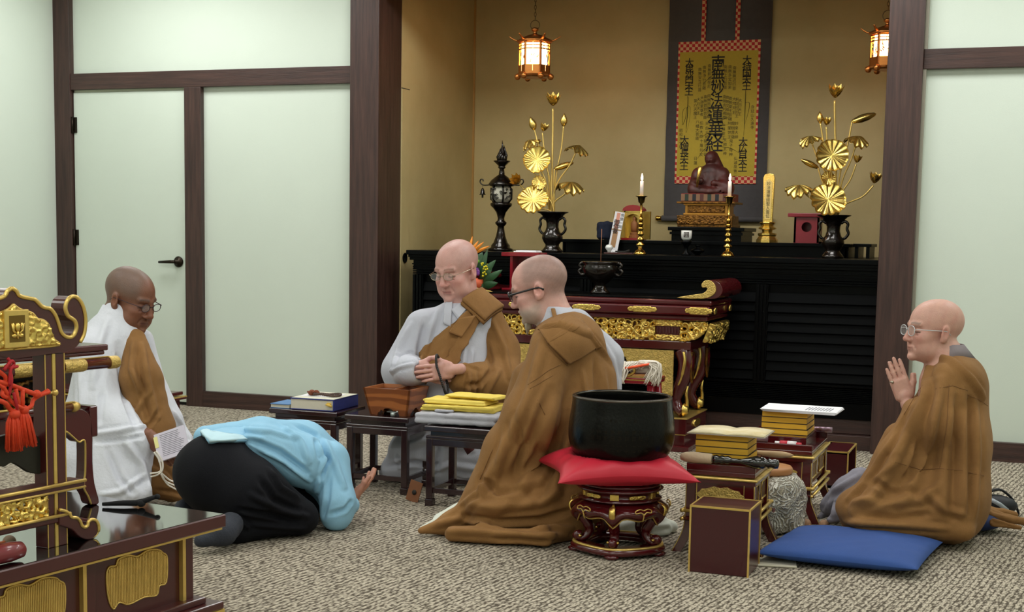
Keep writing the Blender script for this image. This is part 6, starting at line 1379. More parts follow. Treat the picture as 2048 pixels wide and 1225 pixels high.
yA = yz(168, 962)[0]; yB = 2*(cy_+.6)-yA
rz0, rz1 = yz(100, 990)[1], yz(100, 971)[1]
rl = obj('cross_rail', MB().bx(-TH-.002, .004, yB, yA, rz0, rz1), M_REDB, gs, bevel=.003); obj('gold_edge', MB().tube([(.006, yB, rz1-.003), (.006, yA, rz1-.003)], .0045, 8).tube([(.005, yB, rz0+.004), (.005, yA, rz0+.004)], .003, 8), M_GOLDTRIM, rl)
lz0, lz1 = yz(100, 1050)[1], yz(100, 1034)[1]
r2 = obj('cross_rail', MB().bx(-TH-.002, .002, yB+.06, yA-.05, lz0, lz1), M_REDB, gs, bevel=.003); obj('gold_edge', MB().tube([(.004, yB+.06, lz1-.002), (.004, yA-.05, lz1-.002)], .0045, 8), M_GOLDTRIM, r2)
w_ = yr0-(2*(cy_+.6)-yr0); r_ = relief(w_, rz0-lz1, .018, 66, .026, .0034, gaps=.2, base=.2); obj('carved_gold_panel', r_, M_GOLD, gs, loc=(-.012, 2*(cy_+.6)-yr0, lz1), rz=PI/2)
foot = [(116, 1027), (128, 1030), (136, 1036), (140, 1042), (150, 1043), (157, 1050), (160, 1058), (166, 1062), (172, 1058), (174, 1050), (181, 1046), (189, 1049), (194, 1060), (192, 1075), (182, 1085), (168, 1086), (152, 1078), (140, 1066), (116, 1058)]
fp = smoothpts(O2(gp(foot, a0)), 3); zlow = min(z for y, z in fp); fp = [(y, (z-zlow)*1.0) for y, z in fp]
for s in (1, -1):
    q = [(y if s > 0 else 2*(cy_+.6)-y, z) for y, z in fp]; fo = obj('curled_foot', MB().prism(q, -TH-.03, .006, 'yz'), M_REDB, gs, bevel=.003)
    n_ = len(q); obj('gold_edge', MB().tube([(.006, y, z) for y, z in q[:13*3]], .0045, 6), M_GOLDTRIM, fo)
    g = G(184, 1067, a0); yc_ = g[0]+.6; yc_ = yc_ if s > 0 else 2*(cy_+.6)-yc_; obj('foot_roll', MB().lathe([(.001, -TH-.05), (.021, -TH-.05), (.0215, .004), (.001, .004)], 20, M=Matrix.Translation((0, yc_, .0222)) @ Matrix.Rotation(PI/2, 4, 'Y')), M_REDB, fo); obj('gold_ring', MB().tube([(.003, yc_+.0205*math.cos(a), .0245+.0205*math.sin(a)) for a in np.linspace(0, 2*PI, 21)[:-1]], .0032, 6, closed=True), M_GOLDTRIM, fo)
# hanging chime plate, cords and tassels
a1 = a0-.03
cp = thing('chime_plate', 'dark bronze cloud shaped chime plate hanging in the gong frame', 'chime', (*lw(a1, -.6), LZ+.2), LRZ)
pl_ = [(-60, 862), (-20, 880), (0, 872), (30, 866), (62, 868), (78, 880), (82, 910), (86, 940), (76, 948), (55, 945), (38, 934), (20, 926), (5, 934), (-15, 930), (-40, 945)]
q = smoothpts([(y+.6, z-LZ-.2) for y, z in gp(pl_, a1)], 3, True); obj('plate', MB().prism(q, -.006, .006, 'yz'), mat('green black bronze', (52, 50, 42), .55, metal=.5, var=.3, vscale=10), cp, bevel=.002)
M_CORD = mat('orange red silk cord', (226, 66, 26), .65, var=.2, vscale=90); M_CRD2 = mat('crimson silk cord', (176, 20, 32), .65)
K = lambda px, py, dx=0.: (dx, *(lambda g: (g[0]+.6, g[1]-LZ-.2))(G(px, py, a0+.012)))
def cord(pts, r_=.0052, m=M_CORD, dx=.006, nm='cord'): return obj(nm, MB().tube(smoothpts([K(x, y, dx+.004*math.sin(i*2.3)) for i, (x, y) in enumerate(pts)], 5), r_, 7), m, cd or gs, loc=(0, 0, 0) if cd else (.012, 0, .1985), label=None if cd else 'orange red knotted silk cord with two thick tassels')
cd = None
cd = cord([(-20, 760), (10, 768), (30, 774), (60, 786), (76, 790), (95, 782)], .006); cord([(95, 784), (76, 790), (66, 800), (58, 812), (48, 818)]); cord([(0, 770), (8, 785), (18, 800), (30, 812), (44, 818)]); cord([(28, 778), (30, 800), (36, 815)]); cord([(-10, 740), (4, 752), (10, 765), (2, 775), (-8, 768)])
cord([(-10, 800), (5, 806), (18, 818), (26, 826)], .006); cord([(42, 780), (40, 800), (44, 818)]); cord([(-5, 745), (6, 755), (6, 775), (0, 790), (10, 795)])
cord([(8, 716), (12, 726), (6, 734), (14, 735), (27, 733), (16, 738), (14, 760), (12, 790)], .004, M_CRD2, .012); cord([(0, 740), (12, 722), (22, 728), (12, 738), (10, 770)], .004, M_CRD2, .014); cord([(20, 785), (24, 808), (30, 822)], .004, M_CRD2, .012)
obj('knot', MB().sph(K(69, 788, .008), (.009, .012, .01), 10, 7).sph(K(26, 828, .006), (.012, .015, .012), 10, 7).sph(K(46, 820, .004), (.011, .013, .011), 10, 7), M_CORD, cd)
for (x0, y0, x1, y1) in ((26, 828, 28, 904), (46, 820, 58, 894)):
    mb = MB(); r0 = random.Random(x0)
    for k in range(90):
        th = r0.random()*6.28; rr_ = .017*r0.random()**.5; w1 = rr_*1.35
        A_, B_ = K(x0, y0), K(x1+r0.uniform(-2, 2), y1-r0.random()*8); mid = [(A_[i]*.75+B_[i]*.25) for i in range(3)]
        o_ = lambda P, r_: (P[0]+r_*math.cos(th)*.7, P[1]+r_*math.sin(th), P[2]); mb.tube([o_(A_, rr_*.4), o_(mid, rr_), o_(B_, w1)], [.003, .0028, .002], 4)
    obj('tassel', mb, M_CORD, cd, kind='stuff')
g = G(103, 785, a0); obj('gold_peg', MB().sph((.012, g[0]+.6, g[1]-LZ-.0015), .0085, 12, 8).tube([(.006, g[0]+.585, g[1]-LZ-.0015), (.012, g[0]+.6, g[1]-LZ-.0015)], .004, 6), M_GOLDTRIM, gs)
# --- tall reading desk behind the gong stand
a2 = -.385
rd = thing('reading_desk', 'tall red and gold reading desk with curved legs behind the gong frame', 'desk', (*lw(a2, -.3), LZ+.0015), LRZ)
def R2(px, py): q = G(px, py, a2); return q[0]+.3, q[1]-LZ-.0015
yE = R2(217, 690)[0]; yW = yE-.52; z_t = R2(200, 690)[1]; z_b = R2(200, 711)[1]
obj('board', MB().bx(-.2, .0, yW, yE, z_b+.012, z_t).bx(-.19, -.006, yW, yE-.008, z_b, z_b+.012), M_RED, rd, bevel=.004)
zc = R2(200, 727)[1]; y2 = R2(230, 722)[0]
bar = obj('round_bar', MB().lathe([(.001, yW-.02), (.016, yW-.02), (.016, y2), (.001, y2)], 16, M=Matrix.Translation((.004, 0, zc)) @ Matrix.Rotation(-PI/2, 4, 'X')), M_RED, rd)
for u0, u1 in ((y2-.032, y2+.003), (R2(133, 730)[0]-.02, R2(165, 730)[0]), (R2(20, 745)[0], R2(58, 745)[0])): obj('gold_sleeve', MB().lathe([(.001, u0), (.0175, u0), (.0185, u0+.004), (.0185, u1-.004), (.0175, u1), (.001, u1)], 16, M=Matrix.Translation((.004, 0, zc)) @ Matrix.Rotation(-PI/2, 4, 'X')), M_GOLDENG, bar)
obj('gold_edge', MB().tube([(.004, yW, zc+.0175), (.004, y2-.03, zc+.0175)], .0022, 6), M_GOLDTRIM, bar)
z5, z6 = R2(80, 826)[1], R2(80, 757)[1]; yL, yR = R2(15, 790)[0], R2(137, 790)[0]
r_ = relief(yR-yL, z6-z5, .014, 71, .022, .0036, gaps=.3, base=.15, mask=inpoly([(0, .2), (.1, .9), (.5, 1), (.9, .92), (1, .85), (1, .1), (.7, .2), (.5, 0), (.3, .2), (.1, .05)])); obj('openwork_panel', r_, M_GOLDDARK, rd, loc=(-.02, yL, z5), rz=PI/2)
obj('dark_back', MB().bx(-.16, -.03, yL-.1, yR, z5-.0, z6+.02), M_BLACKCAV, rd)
z7 = R2(140, 815)[1]; y7 = R2(152, 815)[0]; r7 = obj('lower_rail', MB().tube([(.0, yW, z7), (.0, y7-.02, z7)], .013, 10), M_RED, rd); obj('gold_knob', MB().lathe([(.001, -.012), (.013, -.01), (.016, 0), (.012, .014), (.001, .018)], 12, M=Matrix.Translation((0, y7-.008, z7)) @ Matrix.Rotation(-PI/2, 4, 'X')), M_GOLDTRIM, r7); obj('gold_edge', MB().tube([(.004, yW, z7+.013), (.004, y7-.02, z7+.013)], .004, 6), M_GOLDTRIM, r7)
leg = [(120, 824), (150, 824), (170, 828), (182, 842), (186, 870), (186, 930), (190, 975), (199, 1013), (182, 1016), (176, 1000), (168, 985), (168, 968), (170, 950), (170, 895), (165, 888), (158, 892), (148, 884), (134, 872), (120, 868)]
q = smoothpts([R2(x, y) for x, y in leg], 3, True); zm = min(z for y, z in q); q = [(y, z-zm) for y, z in q]
for s in (1, -1):
    q2 = [(y if s > 0 else (yW+yE)-y, z) for y, z in q]; lg = obj('curved_leg', MB().prism(q2, -.19, -.15, 'yz').prism(q2, -.035, .0, 'yz'), M_RED, rd, bevel=.003)
    ed = smoothpts([R2(x, y) for x, y in leg[8:]], 3); obj('gold_edge', MB().tube([(.001, (y if s > 0 else (yW+yE)-y), z-zm) for y, z in ed], .003, 6), M_GOLDTRIM, lg)
obj('side_apron', MB().bx(-.19, -.0, yE-.075, yE-.045, z5-.09, z7-.005), M_RED, rd, bevel=.004)
# gold bell pull fragments and cloth ties on the table
t = thing('black_tie', 'knotted black cloth tie lying at the foot of the reading desk', 'tie', (*lw(-.3, -.07), LZ+.0016), LRZ)
obj('cloth', MB().tube([(-.05, -.05, .008), (0, -.02, .012), (.03, 0, .012), (.05, .01, .018), (.075, .03, .03)], [.005, .008, .009, .008, .006], 8).sph((.045, .005, .012), (.012, .013, .011), 8, 6).sph((.078, .034, .03), (.008, .01, .008), 8, 6), mat('black soft cloth', (14, 14, 18), .9), t)
t = thing('gong_mallet', 'red handled mallet with wooden ball end at the left edge of the low table', 'mallet', (*lw(-.045, -.7), LZ+.0016), LRZ)
obj('handle', MB().lathe([(.001, -.12), (.022, -.12), (.024, -.02), (.02, .012), (.012, .02), (.001, .02)], 16, o=(0, 0, 0), M=Matrix.Translation((0, 0, .025)) @ Matrix.Rotation(-PI/2, 4, 'X')), mat('dusky red lacquer', (122, 42, 48), .3, coat=.4), t)
t = thing('ball_striker', 'small striker with tan wooden ball head lying behind the red mallet', 'striker', (*lw(-.16, -.62), LZ+.0016), LRZ)
obj('head', MB().sph((0, 0, .0165), .0165, 14, 10), mat('striker ball wood', (130, 108, 84), .6), t); obj('shaft', MB().tube([(0, 0, .0165), (0, -.12, .0165)], .006, 8), mat('orange shaft', (206, 110, 60), .6), t)
# corner of another small red stand behind the man in white
q = onZ(345, 812, 0.); L = (float(q[0])-.25, 6.9, 0); zt = float(onY(340, 787, 6.9)[2]); xE = float(onY(349, 795, 6.9)[0])
t = thing('side_stand', 'corner of a small red stand by the white door behind the man in white', 'stand', L); w_ = xE-L[0]
obj('top', MB().bx(-.2, w_-.02, -.12, .12, zt-.02, zt), M_RED, t, bevel=.004); obj('gold_edge', MB().bx(-.2, w_, -.13, .13, zt-.032, zt-.026), M_GOLDTRIM, t); obj('lower_lip', MB().bx(-.2, w_, -.125, .125, zt-.045, zt-.032), M_RED, t, bevel=.003)
for sx in (-.18, w_-.05):
    for sy in (-1, 1): obj('leg', MB().bx(sx-.015, sx+.015, sy*.09-.015, sy*.09+.015, 0, zt-.045), M_RED, t)
# ================================================================ PEOPLE
def frame(face, pitch, roll=0., c=(0, 0, 0), s=1.):
    """matrix of a head or torso: local +y = face direction (level vector), pitched down, local z up"""
    fd = Vector((face[0], face[1], 0)).normalized(); up = Vector((0, 0, 1))
    F = fd*math.cos(pitch)-up*math.sin(pitch); U = fd*math.sin(pitch)+up*math.cos(pitch); X = F.cross(U)
    if roll: q = Matrix.Rotation(roll, 3, F); U = q @ U; X = q @ X
    M = Matrix([[X[i]*s, F[i]*s, U[i]*s, c[i]] for i in range(3)]+[[0, 0, 0, 1]]); return M
R0v = Vector((_R0[0], _R0[1], 0)); F0v = Vector((-_s, _c, 0))
class Pt:
    def __init__(s, M): s.M = np.array(M); s.s = np.linalg.norm(s.M[:3, 0]); s.R = s.M[:3, :3]/s.s
    def __call__(s, x, y, z): return s.M[:3, :3] @ np.array([x, y, z])+s.M[:3, 3]
def head_sdf(S, H, fat=0., age=0., neck=True, nose=1.):
    p, R, k_ = H, H.R, H.s
    E = lambda c, r, k=.012, op='add': S.ell(p(*c), np.array(r)*k_, R, k*k_, op)
    Cp = lambda a, b, ra, rb=None, k=.008, op='add': S.cap(p(*a), p(*b), ra*k_, (rb if rb is not None else ra)*k_, k*k_, op)
    E((0, -.018, .038), (.076, .097, .084)); E((0, .02, .03), (.068, .076, .078), .02)
    E((0, .036, -.035), (.058+fat*.5, .058, .07), .02); E((0, .045, -.083), (.042+fat, .042, .03), .03); Cp((-.03, .028, -.082), (.03, .028, -.082), .032+fat, k=.03)
    E((0, .083, -.103), (.02, .014, .014), .02)
    for s in (-1, 1):
        E((s*.04, .062, -.03), (.024, .026, .022), .02); E((s*(.034+fat), .05, -.065), (.024, .03, .026), .02)
        Cp((s*.014, .094, .02), (s*.044, .082, .022), .008, .007, .014)
        E((s*.033, .104, -.001), (.019, .015, .0125), .014, 'sub')
        S.ell(p(s*.0325, .0765, -.003), np.array((.0145, .0145, .0125))*k_, R, .003*k_)
        Cp((s*.019, .0885, -.0065), (s*.046, .083, -.0065), .0016, k=.003, op='sub')
        Cp((s*.022, .093, -.018), (s*.043, .083, -.02), .0015, k=.006, op='sub')
        # ear
        S.ell(p(s*.079, -.008, -.008), np.array((.0095, .02, .033))*k_, R @ np.array(Matrix.Rotation(-s*.35, 3, 'Z') @ Matrix.Rotation(.15, 3, 'X')), .006*k_)
        S.ell(p(s*.0895, -.004, -.002), np.array((.008, .012, .021))*k_, R, .003*k_, 'sub'); Cp((s*.078, .004, -.028), (s*.078, .004, -.034), .008, k=.006)
        Cp((s*.082, .006, -.012), (s*.083, .005, -.008), .004, k=.004)
        # nostril wings, smile fold
        E((s*.0115*nose, .099, -.04), (.0085*nose, .01, .0075), .006); E((s*.007, .103, -.047), (.0035, .004, .003), .002, 'sub')
        Cp((s*.018, .098, -.042), (s*.031, .085, -.068), .0018+age*.001, k=.008, op='sub')
    Cp((0, .093, .014), (0, .111, -.033), .0075, .0095*nose, .012); E((0, .113, -.036), (.0095*nose, .009, .0085), .008)
    Cp((0, .094, -.051), (0, .095, -.058), .003, k=.006, op='sub')
    Cp((-.019, .088, -.0655), (0, .0955, -.063), .0048, .0055, .006); Cp((.019, .088, -.0655), (0, .0955, -.063), .0048, .0055, .006)
    Cp((-.016, .088, -.0745), (.016, .088, -.0745), .006, k=.006); Cp((0, .0935, -.074), (0, .0935, -.0745), .0055, k=.006)
    Cp((-.022, .0925, -.0695), (0, .1005, -.0685), .0013, k=.003, op='sub'); Cp((.022, .0925, -.0695), (0, .1005, -.0685), .0013, k=.003, op='sub')
    Cp((-.012, .097, -.086), (.012, .097, -.086), .004, k=.01, op='sub')
    if age:
        for i in range(3): Cp((-.035, .103-.004*i, .04+.014*i), (.035, .103-.004*i, .04+.014*i), .0012, k=.006, op='sub')
def skin_mat(name): return mat(name, (200, 150, 130), .48, attr='Col', var=.1, vscale=40, bump=.12, bscale=220, sub=.12)
def skin_cols(v, H, base, stub=None, brow=None, beard=None, lips=(170, 100, 92), ruddy=(206, 128, 116), seed=0, stub_amt=.6, hair_front=.055, nails=None):
    q = (v-H.M[:3, 3]) @ np.linalg.inv(H.M[:3, :3]).T; x, y, z = q.T; ax = np.abs(x)
    B = np.array(lin(base)); C = np.tile(B, (len(v), 1)); r0 = np.random.RandomState(seed)
    nz = sum(np.sin(v @ (r0.normal(size=3)*k)+r0.rand()*6) for k in (45, 60, 90, 130, 180))/5
    def mixc(m, col): C[:] = C*(1-m[:, None])+np.array(lin(col))*m[:, None]
    inh = (np.sqrt(x**2+(y+.0)**2+(z+.01)**2) < .16)
    g = lambda c, r: np.exp(-(((x-c[0])/r[0])**2+((y-c[1])/r[1])**2+((z-c[2])/r[2])**2))
    mixc(.28*np.clip(nz, 0, 1), ruddy)
    for s in (-1, 1): mixc(.5*g((s*.042, .07, -.032), (.022, .03, .02)), ruddy); mixc(.45*g((s*.084, -.006, -.005), (.012, .02, .03)), ruddy)
    mixc(.55*g((0, .11, -.034), (.014, .02, .016)), ruddy)
    for s in (-1, 1):
        if brow is not None:
            m = np.exp(-(((z-.0245-.12*(.03-np.abs(ax-.03)))/.0045)**2))*((ax > .012) & (ax < .05) & (y > .06))*(x*s > 0); mixc(.85*m, brow)
        ln = np.exp(-(((z+.0065)/.0022)**2))*((ax > .017) & (ax < .048) & (y > .068))*(x*s > 0); mixc(.9*ln, (40, 28, 26))
        mixc(.25*g((s*.033, .09, -.014), (.018, .02, .008)), (130, 84, 80))
    lm = np.exp(-(((z+.0695)/.0075)**2))*((ax < .022) & (y > .08)); mixc(.6*lm, lips)
    mixc(.6*np.exp(-(((z+.069)/.0014)**2))*((ax < .023) & (y > .084)), (84, 44, 42))
    if stub is not None:
        lnz = -.0+.0*x; m = 1/(1+np.exp(-(z-.02+.35*np.maximum(0, -(y+.02)))/.008)); m *= 1/(1+np.exp((y-hair_front-.03*(ax/.07))/.008)); m = np.maximum(m, (1/(1+np.exp((y+.03)/.01)))*(1/(1+np.exp(-(z+.045)/.01)))); m *= 1-np.clip(g((0.084, -.006, -.005), (.012, .024, .034))+g((-.084, -.006, -.005), (.012, .024, .034)), 0, 1)
        mixc(np.clip(m, 0, 1)*stub_amt*inh*(.85+.15*nz), stub)
    if beard is not None:
        m = 1/(1+np.exp((z+.058-.35*np.maximum(0, .04-y))/.006)); m *= 1/(1+np.exp(-(y-.005)/.01)); m *= 1/(1+np.exp(-(z+.15)/.01)); mu = g((0, .1, -.055), (.026, .014, .007)); m = np.clip(m*(1-np.exp(-(((z+.0695)/.007)**2))*(ax < .02)*(y > .08))+mu, 0, 1)
        mixc(m*.85*inh*(.85+.2*nz), beard)
    return C
def hand_sdf(S, W, F, N, T, curls=(.15, .15, .15, .2), thumb=(.5, .75), sc=1., spread=.06, L_=(1, 1, 1, 1)):
    """W wrist, F towards the fingers, N the way the palm faces, T towards the thumb side"""
    W, F, N, T = (np.array(a, float) for a in (W, F, N, T)); F /= np.linalg.norm(F); T -= F*(T@F); T /= np.linalg.norm(T); N = np.cross(F, T)*np.sign(np.cross(F, T)@N)
    R = np.stack([T, F, N], 1)
    S.cap(W-F*.03*sc, W+F*.02*sc, .024*sc, .023*sc, .01); S.rbox(W+F*.052*sc, (.038*sc, .045*sc, .0135*sc), R, .013*sc, .012)
    S.cap(W+F*.02*sc+T*.02*sc+N*.006*sc, W+F*.045*sc+T*.036*sc+N*.008*sc, .016*sc, .014*sc, .012)
    for i, (o, l) in enumerate(((.03, .078), (.0105, .088), (-.0095, .082), (-.0285, .064))):
        b = W+F*(.09-.004*abs(i-1))*sc+T*o*sc; d = F+T*(1.2-i*.8)*spread; d /= np.linalg.norm(d); l *= sc*L_[i]; a = curls[i]; r = [.0092, .0088, .0082, .0068]; r = [q*sc*(.88 if i == 3 else 1) for q in r]
        P = [b-F*.012*sc]; P.append(b); an = 0
        for j, fr_ in enumerate((.45, .3, .25)): an += a*(1., 1.2, .7)[j]; P.append(P[-1]+(d*math.cos(an)+N*math.sin(an))*l*fr_)
        S.chain(P, [r[0], r[0], r[1], r[2], r[3]], .0035)
    t0 = W+F*.032*sc+T*.034*sc+N*.006*sc; d = T*thumb[0]+F*thumb[1]+N*.15; d /= np.linalg.norm(d); t1 = t0+d*.036*sc; d2 = d*.8+F*.35; d2 /= np.linalg.norm(d2); t2 = t1+d2*.03*sc
    S.chain([t0-d*.02*sc, t0, t1, t2], [.015*sc, .0125*sc, .0105*sc, .0085*sc], .006)
def glasses(parent, H, m, lensm, thick=.0013, w_=.024, h_=.016, top=0., dz=.0, name='eyeglasses', lab=None):
    mb = MB(); lens = MB(); P = lambda x, y, z: tuple(H(x, y, z+dz))
    for s in (-1, 1):
        ring = [(s*(.033+w_*math.cos(a)*(1 if abs(math.cos(a)) < .9 else .97)), .108-.10*abs(w_*math.cos(a)+.0)*(.35 if s*math.cos(a)*s > 0 else .0), -.001+h_*math.copysign(abs(math.sin(a))**.75, math.sin(a))) for a in np.linspace(0, 2*PI, 25)[:-1]]
        R_ = [P(*q) for q in ring]; mb.tube(R_, thick, 6, closed=True)
        lens.raw(R_, [tuple(range(24))])
        if top: mb.tube([P(*q) for q in ring[0:13]], thick+top, 6)
        mb.tube([P(s*(.033+w_), .106, .004), P(s*.068, .1, .006), P(s*.0775, .06, .006), P(s*.082, .01, .006), P(s*.083, -.012, .004), P(s*.081, -.028, -.008)], thick+top*.8, 6)
    mb.tube([P(-.01, .109, .003), P(0, .112, .005), P(.01, .109, .003)], thick+top*.5, 6)
    g = obj(name, mb, m, parent, world=True, label=lab); obj('lens', lens, lensm, g, world=False) if False else None
    inv = WM[g].inverted(); lens.v = [tuple(inv @ Vector(q)) for q in lens.v]; obj('lens', lens, lensm, g); return g
def glassm():
    m = mat('spectacle lens', (235, 240, 240), .05); b = m.node_tree.nodes['Principled BSDF']; b.inputs['Alpha'].default_value = .14; return m
M_LENS = glassm()
class Fig:
    def __init__(s, z0): s.z0 = z0
    def __call__(s, px, py, dz=0.): return V(px, py, s.z0+dz)
    def r(s, px): return px*s.z0/CF
def build(P, parent, name, m, res, prims, lo, hi, strokes=(), rip=(.0025, 16), k=.03, clip=.001, seed=1, smooth=2, sub=(), post=None):
    """cloth or body volume from prims: ('c',(px,py,dz),(px,py,dz),r1px,r2px[,k]) or ('e',(px,py,dz),(rx,rd,rz) m[,k])"""
    S = SDF(lo, hi, res)
    for op, L_ in (('add', prims), ('sub', sub)):
        for q in L_:
            if q[0] == 'c': S.cap(P(*q[1]), P(*q[2]), P.r(q[3]), P.r(q[4]), q[5] if len(q) > 5 else k, op)
            else: S.ell(P(*q[1]), q[2], np.stack([_R0, np.array(F0v), np.array([0, 0, 1.])], 1), q[3] if len(q) > 3 else k, op)
    if clip is not None: S.clipz(clip)
    v, f = S.mesh(smooth)
    if rip: v = ripple(v, f, rip[0], rip[1], seed)
    if strokes: v = folds(v, f, strokes)
    if post: v = post(v)
    if clip is not None: v[:, 2] = np.maximum(v[:, 2], clip)
    o = npobj(name, v, f, m, parent); o['n'] = 0; del o['n']
    return o, v, f, bvh_of(v, f)
def box_of(P, pts, pad=.1):
    xs, ys, zs = zip(*pts); A = np.array([P(x, y, z) for x in (min(xs), max(xs)) for y in (min(ys), max(ys)) for z in (min(zs), max(zs))]); return A.min(0)-pad, A.max(0)+pad
def cloth_patch(name, bvh, corners, m, parent, off=.003, thick=.004, n=22, rip=None, bow=0., label=None):
    r_ = patch(bvh, corners, off, thick, n, n, bow=bow)
    if r_ is None: return None
    v, f = r_
    if rip: v = ripple(v, f, rip[0], rip[1], 3)
    return npobj(name, v, f, m, parent, label=label)
def stitch(bvh, pts, w_=.0022, off=.001):
    out = []
    for i in range(len(pts)-1):
        n = max(2, int(math.hypot(pts[i+1][0]-pts[i][0], pts[i+1][1]-pts[i][1])/7))
        for k in range(n+(i == len(pts)-2)):
            a, nn = hit(bvh, pts[i][0]+(pts[i+1][0]-pts[i][0])*k/n, pts[i][1]+(pts[i+1][1]-pts[i][1])*k/n)
            if a is not None and (not out or np.linalg.norm(a-out[-1]) < .06): out.append(a+nn*off)
    return out
def seams(name, bvh, lines, m, parent, w_=.0022):
    for L_ in lines:
        p_ = stitch(bvh, L_)
        if len(p_) > 3: obj(name, MB().tube([tuple(q) for q in p_], w_, 5), m, parent, world=True)
M_SEAM = mat('robe seam', (122, 84, 46), .8)
# ---------------------------------------------------------------- right: man kneeling with joined hands, seen in profile
P = Fig(5.3)
rm = thing('person', 'bald man in brown robe and clear glasses kneeling at right with palms joined', 'person', (*onZ(1850, 1060, 0)[:2], 0))
fd = -R0v*.985-F0v*.17
H = Pt(frame(fd, -.04, 0, P(1868, 662)))
lo, hi = box_of(P, [(1770, 590, -.1), (1950, 900, .15)], .1); S = SDF(lo, hi, .0032)
head_sdf(S, H, .0, 1.)
S.chain([P(1880, 690, .0), P(1890, 712, .0), P(1900, 745, .0)], [P.r(30), P.r(34), P.r(50)], .02)
S.cap(P(1900, 770), P(1895, 850), P.r(60), P.r(60), .03)
for s_, dz in ((-1, -.14), (1, .12)): S.cap(P(1905, 750, dz*.8), P(1865, 850, dz), P.r(26), P.r(20), .02); S.cap(P(1865, 850, dz), P(1814, 810, dz*.22), P.r(20), P.r(12), .015)
for s_, dz in ((-1, -.022), (1, .012)):
    hand_sdf(S, P(1812, 802, dz), P(1784, 724)-P(1812, 802), F0v*-s_, (P(1850, 745)-P(1800, 770)), (.03, .02, .05, .02), (.55, .9), .94, .022 if s_ < 0 else .012)
v, f = S.mesh(1)
cols = skin_cols(v, H, (204, 158, 142), brow=(120, 100, 88), lips=(168, 110, 100), ruddy=(196, 120, 108), seed=2)
npobj('body', v, f, skin_mat('fair skin'), rm, cols)
glasses(rm, H, mat('clear plastic frame', (190, 196, 200), .2), M_LENS, .0015, .026, .019, dz=-.002)
pr = P(1788, 764, -.04); obj('ring', MB().tube([tuple(P(1785+5*math.cos(a), 766+2.6*math.sin(a), -.022+.009*math.sin(a))) for a in np.linspace(0, 2*PI, 13)[:-1]], .0022, 6, closed=True).sph(tuple(P(1785, 765, -.034)), .006, 8, 6), mat('silver ring', (180, 176, 160), .3, metal=.9), rm, world=True)
prims = [('c', (1910, 772, -.07), (1914, 768, .09), 56, 56), ('c', (1908, 775, 0), (1893, 880, 0), 66, 86), ('c', (1893, 880, -.06), (1890, 1000, -.06), 82, 86), ('c', (1893, 880, .08), (1890, 1000, .08), 78, 80),
 ('c', (1898, 762, -.13), (1862, 850, -.17), 36, 40), ('c', (1862, 850, -.17), (1826, 818, -.08), 38, 20), ('c', (1900, 760, .13), (1862, 850, .15), 36, 36), ('c', (1862, 850, .15), (1826, 818, .04), 34, 20),
 ('c', (1838, 835, -.12), (1795, 915, -.14), 34, 38), ('c', (1795, 915, -.14), (1740, 1005, -.12), 38, 40), ('c', (1800, 880, .05), (1760, 1000, .05), 36, 50), ('c', (1890, 1005, -.12), (1738, 1022, -.13), 80, 50), ('c', (1890, 1005, .12), (1748, 1012, .12), 74, 50),
 ('c', (1730, 1045, -.2), (1930, 1062, -.24), 22, 20), ('c', (1706, 1015, -.1), (1706, 1035, -.05), 34, 28)]
lo, hi = box_of(P, [(1650, 660, -.35), (2000, 1080, .35)], .08)
F_ = [(((1858, 720), (1850, 790), (1800, 900), (1752, 990), (1700, 1022)), .016, .02), (((1880, 760), (1862, 860), (1830, 960), (1800, 1010)), .016, .022), (((1902, 790), (1892, 880), (1882, 980), (1880, 1040)), .012, .022), (((1926, 780), (1926, 900), (1930, 1040)), .012, .018), (((1950, 800), (1955, 900), (1948, 1040)), .01, .018),
 (((1870, 770), (1848, 880), (1815, 965)), -.015, .018), (((1912, 800), (1908, 930), (1905, 1040)), -.012, .016), (((1940, 800), (1942, 930), (1940, 1030)), -.01, .015),
 (((1820, 820), (1790, 880), (1740, 960), (1690, 1010)), -.012, .013), (((1835, 800), (1800, 860), (1770, 905)), .01, .012), (((1700, 1000), (1760, 1012), (1840, 1000), (1880, 970)), .014, .018), (((1710, 1030), (1790, 1036), (1860, 1030)), -.014, .014), (((1690, 1046), (1780, 1050), (1900, 1058)), .012, .012), (((1740, 960), (1780, 985), (1830, 985)), -.01, .014), (((1850, 985), (1890, 1020), (1930, 1030)), .01, .014), (((1868, 712), (1905, 722), (1945, 760), (1972, 800)), .012, .016), (((1720, 975), (1760, 950), (1800, 920)), .008, .012)]
o, v, f, bv = build(P, rm, 'outer_robe', M_KESA, .0075, prims, lo, hi, [(a, b*1.25, c*.95) for a, b, c in F_], (.003, 14), .035, sub=[('c', (1828, 735, 0), (1838, 790, 0), 18, 14, .02)])
seams('seam', bv, [((1872, 778), (1905, 772), (1935, 782)), ((1935, 790), (1962, 802), (1982, 818)), ((1842, 940), (1880, 938), (1925, 942)), ((1930, 945), (1968, 952)), ((1898, 770), (1894, 850), (1880, 936)), ((1790, 925), (1842, 940)), ((1846, 770), (1826, 800), (1808, 830))], M_SEAM, rm, .0011)
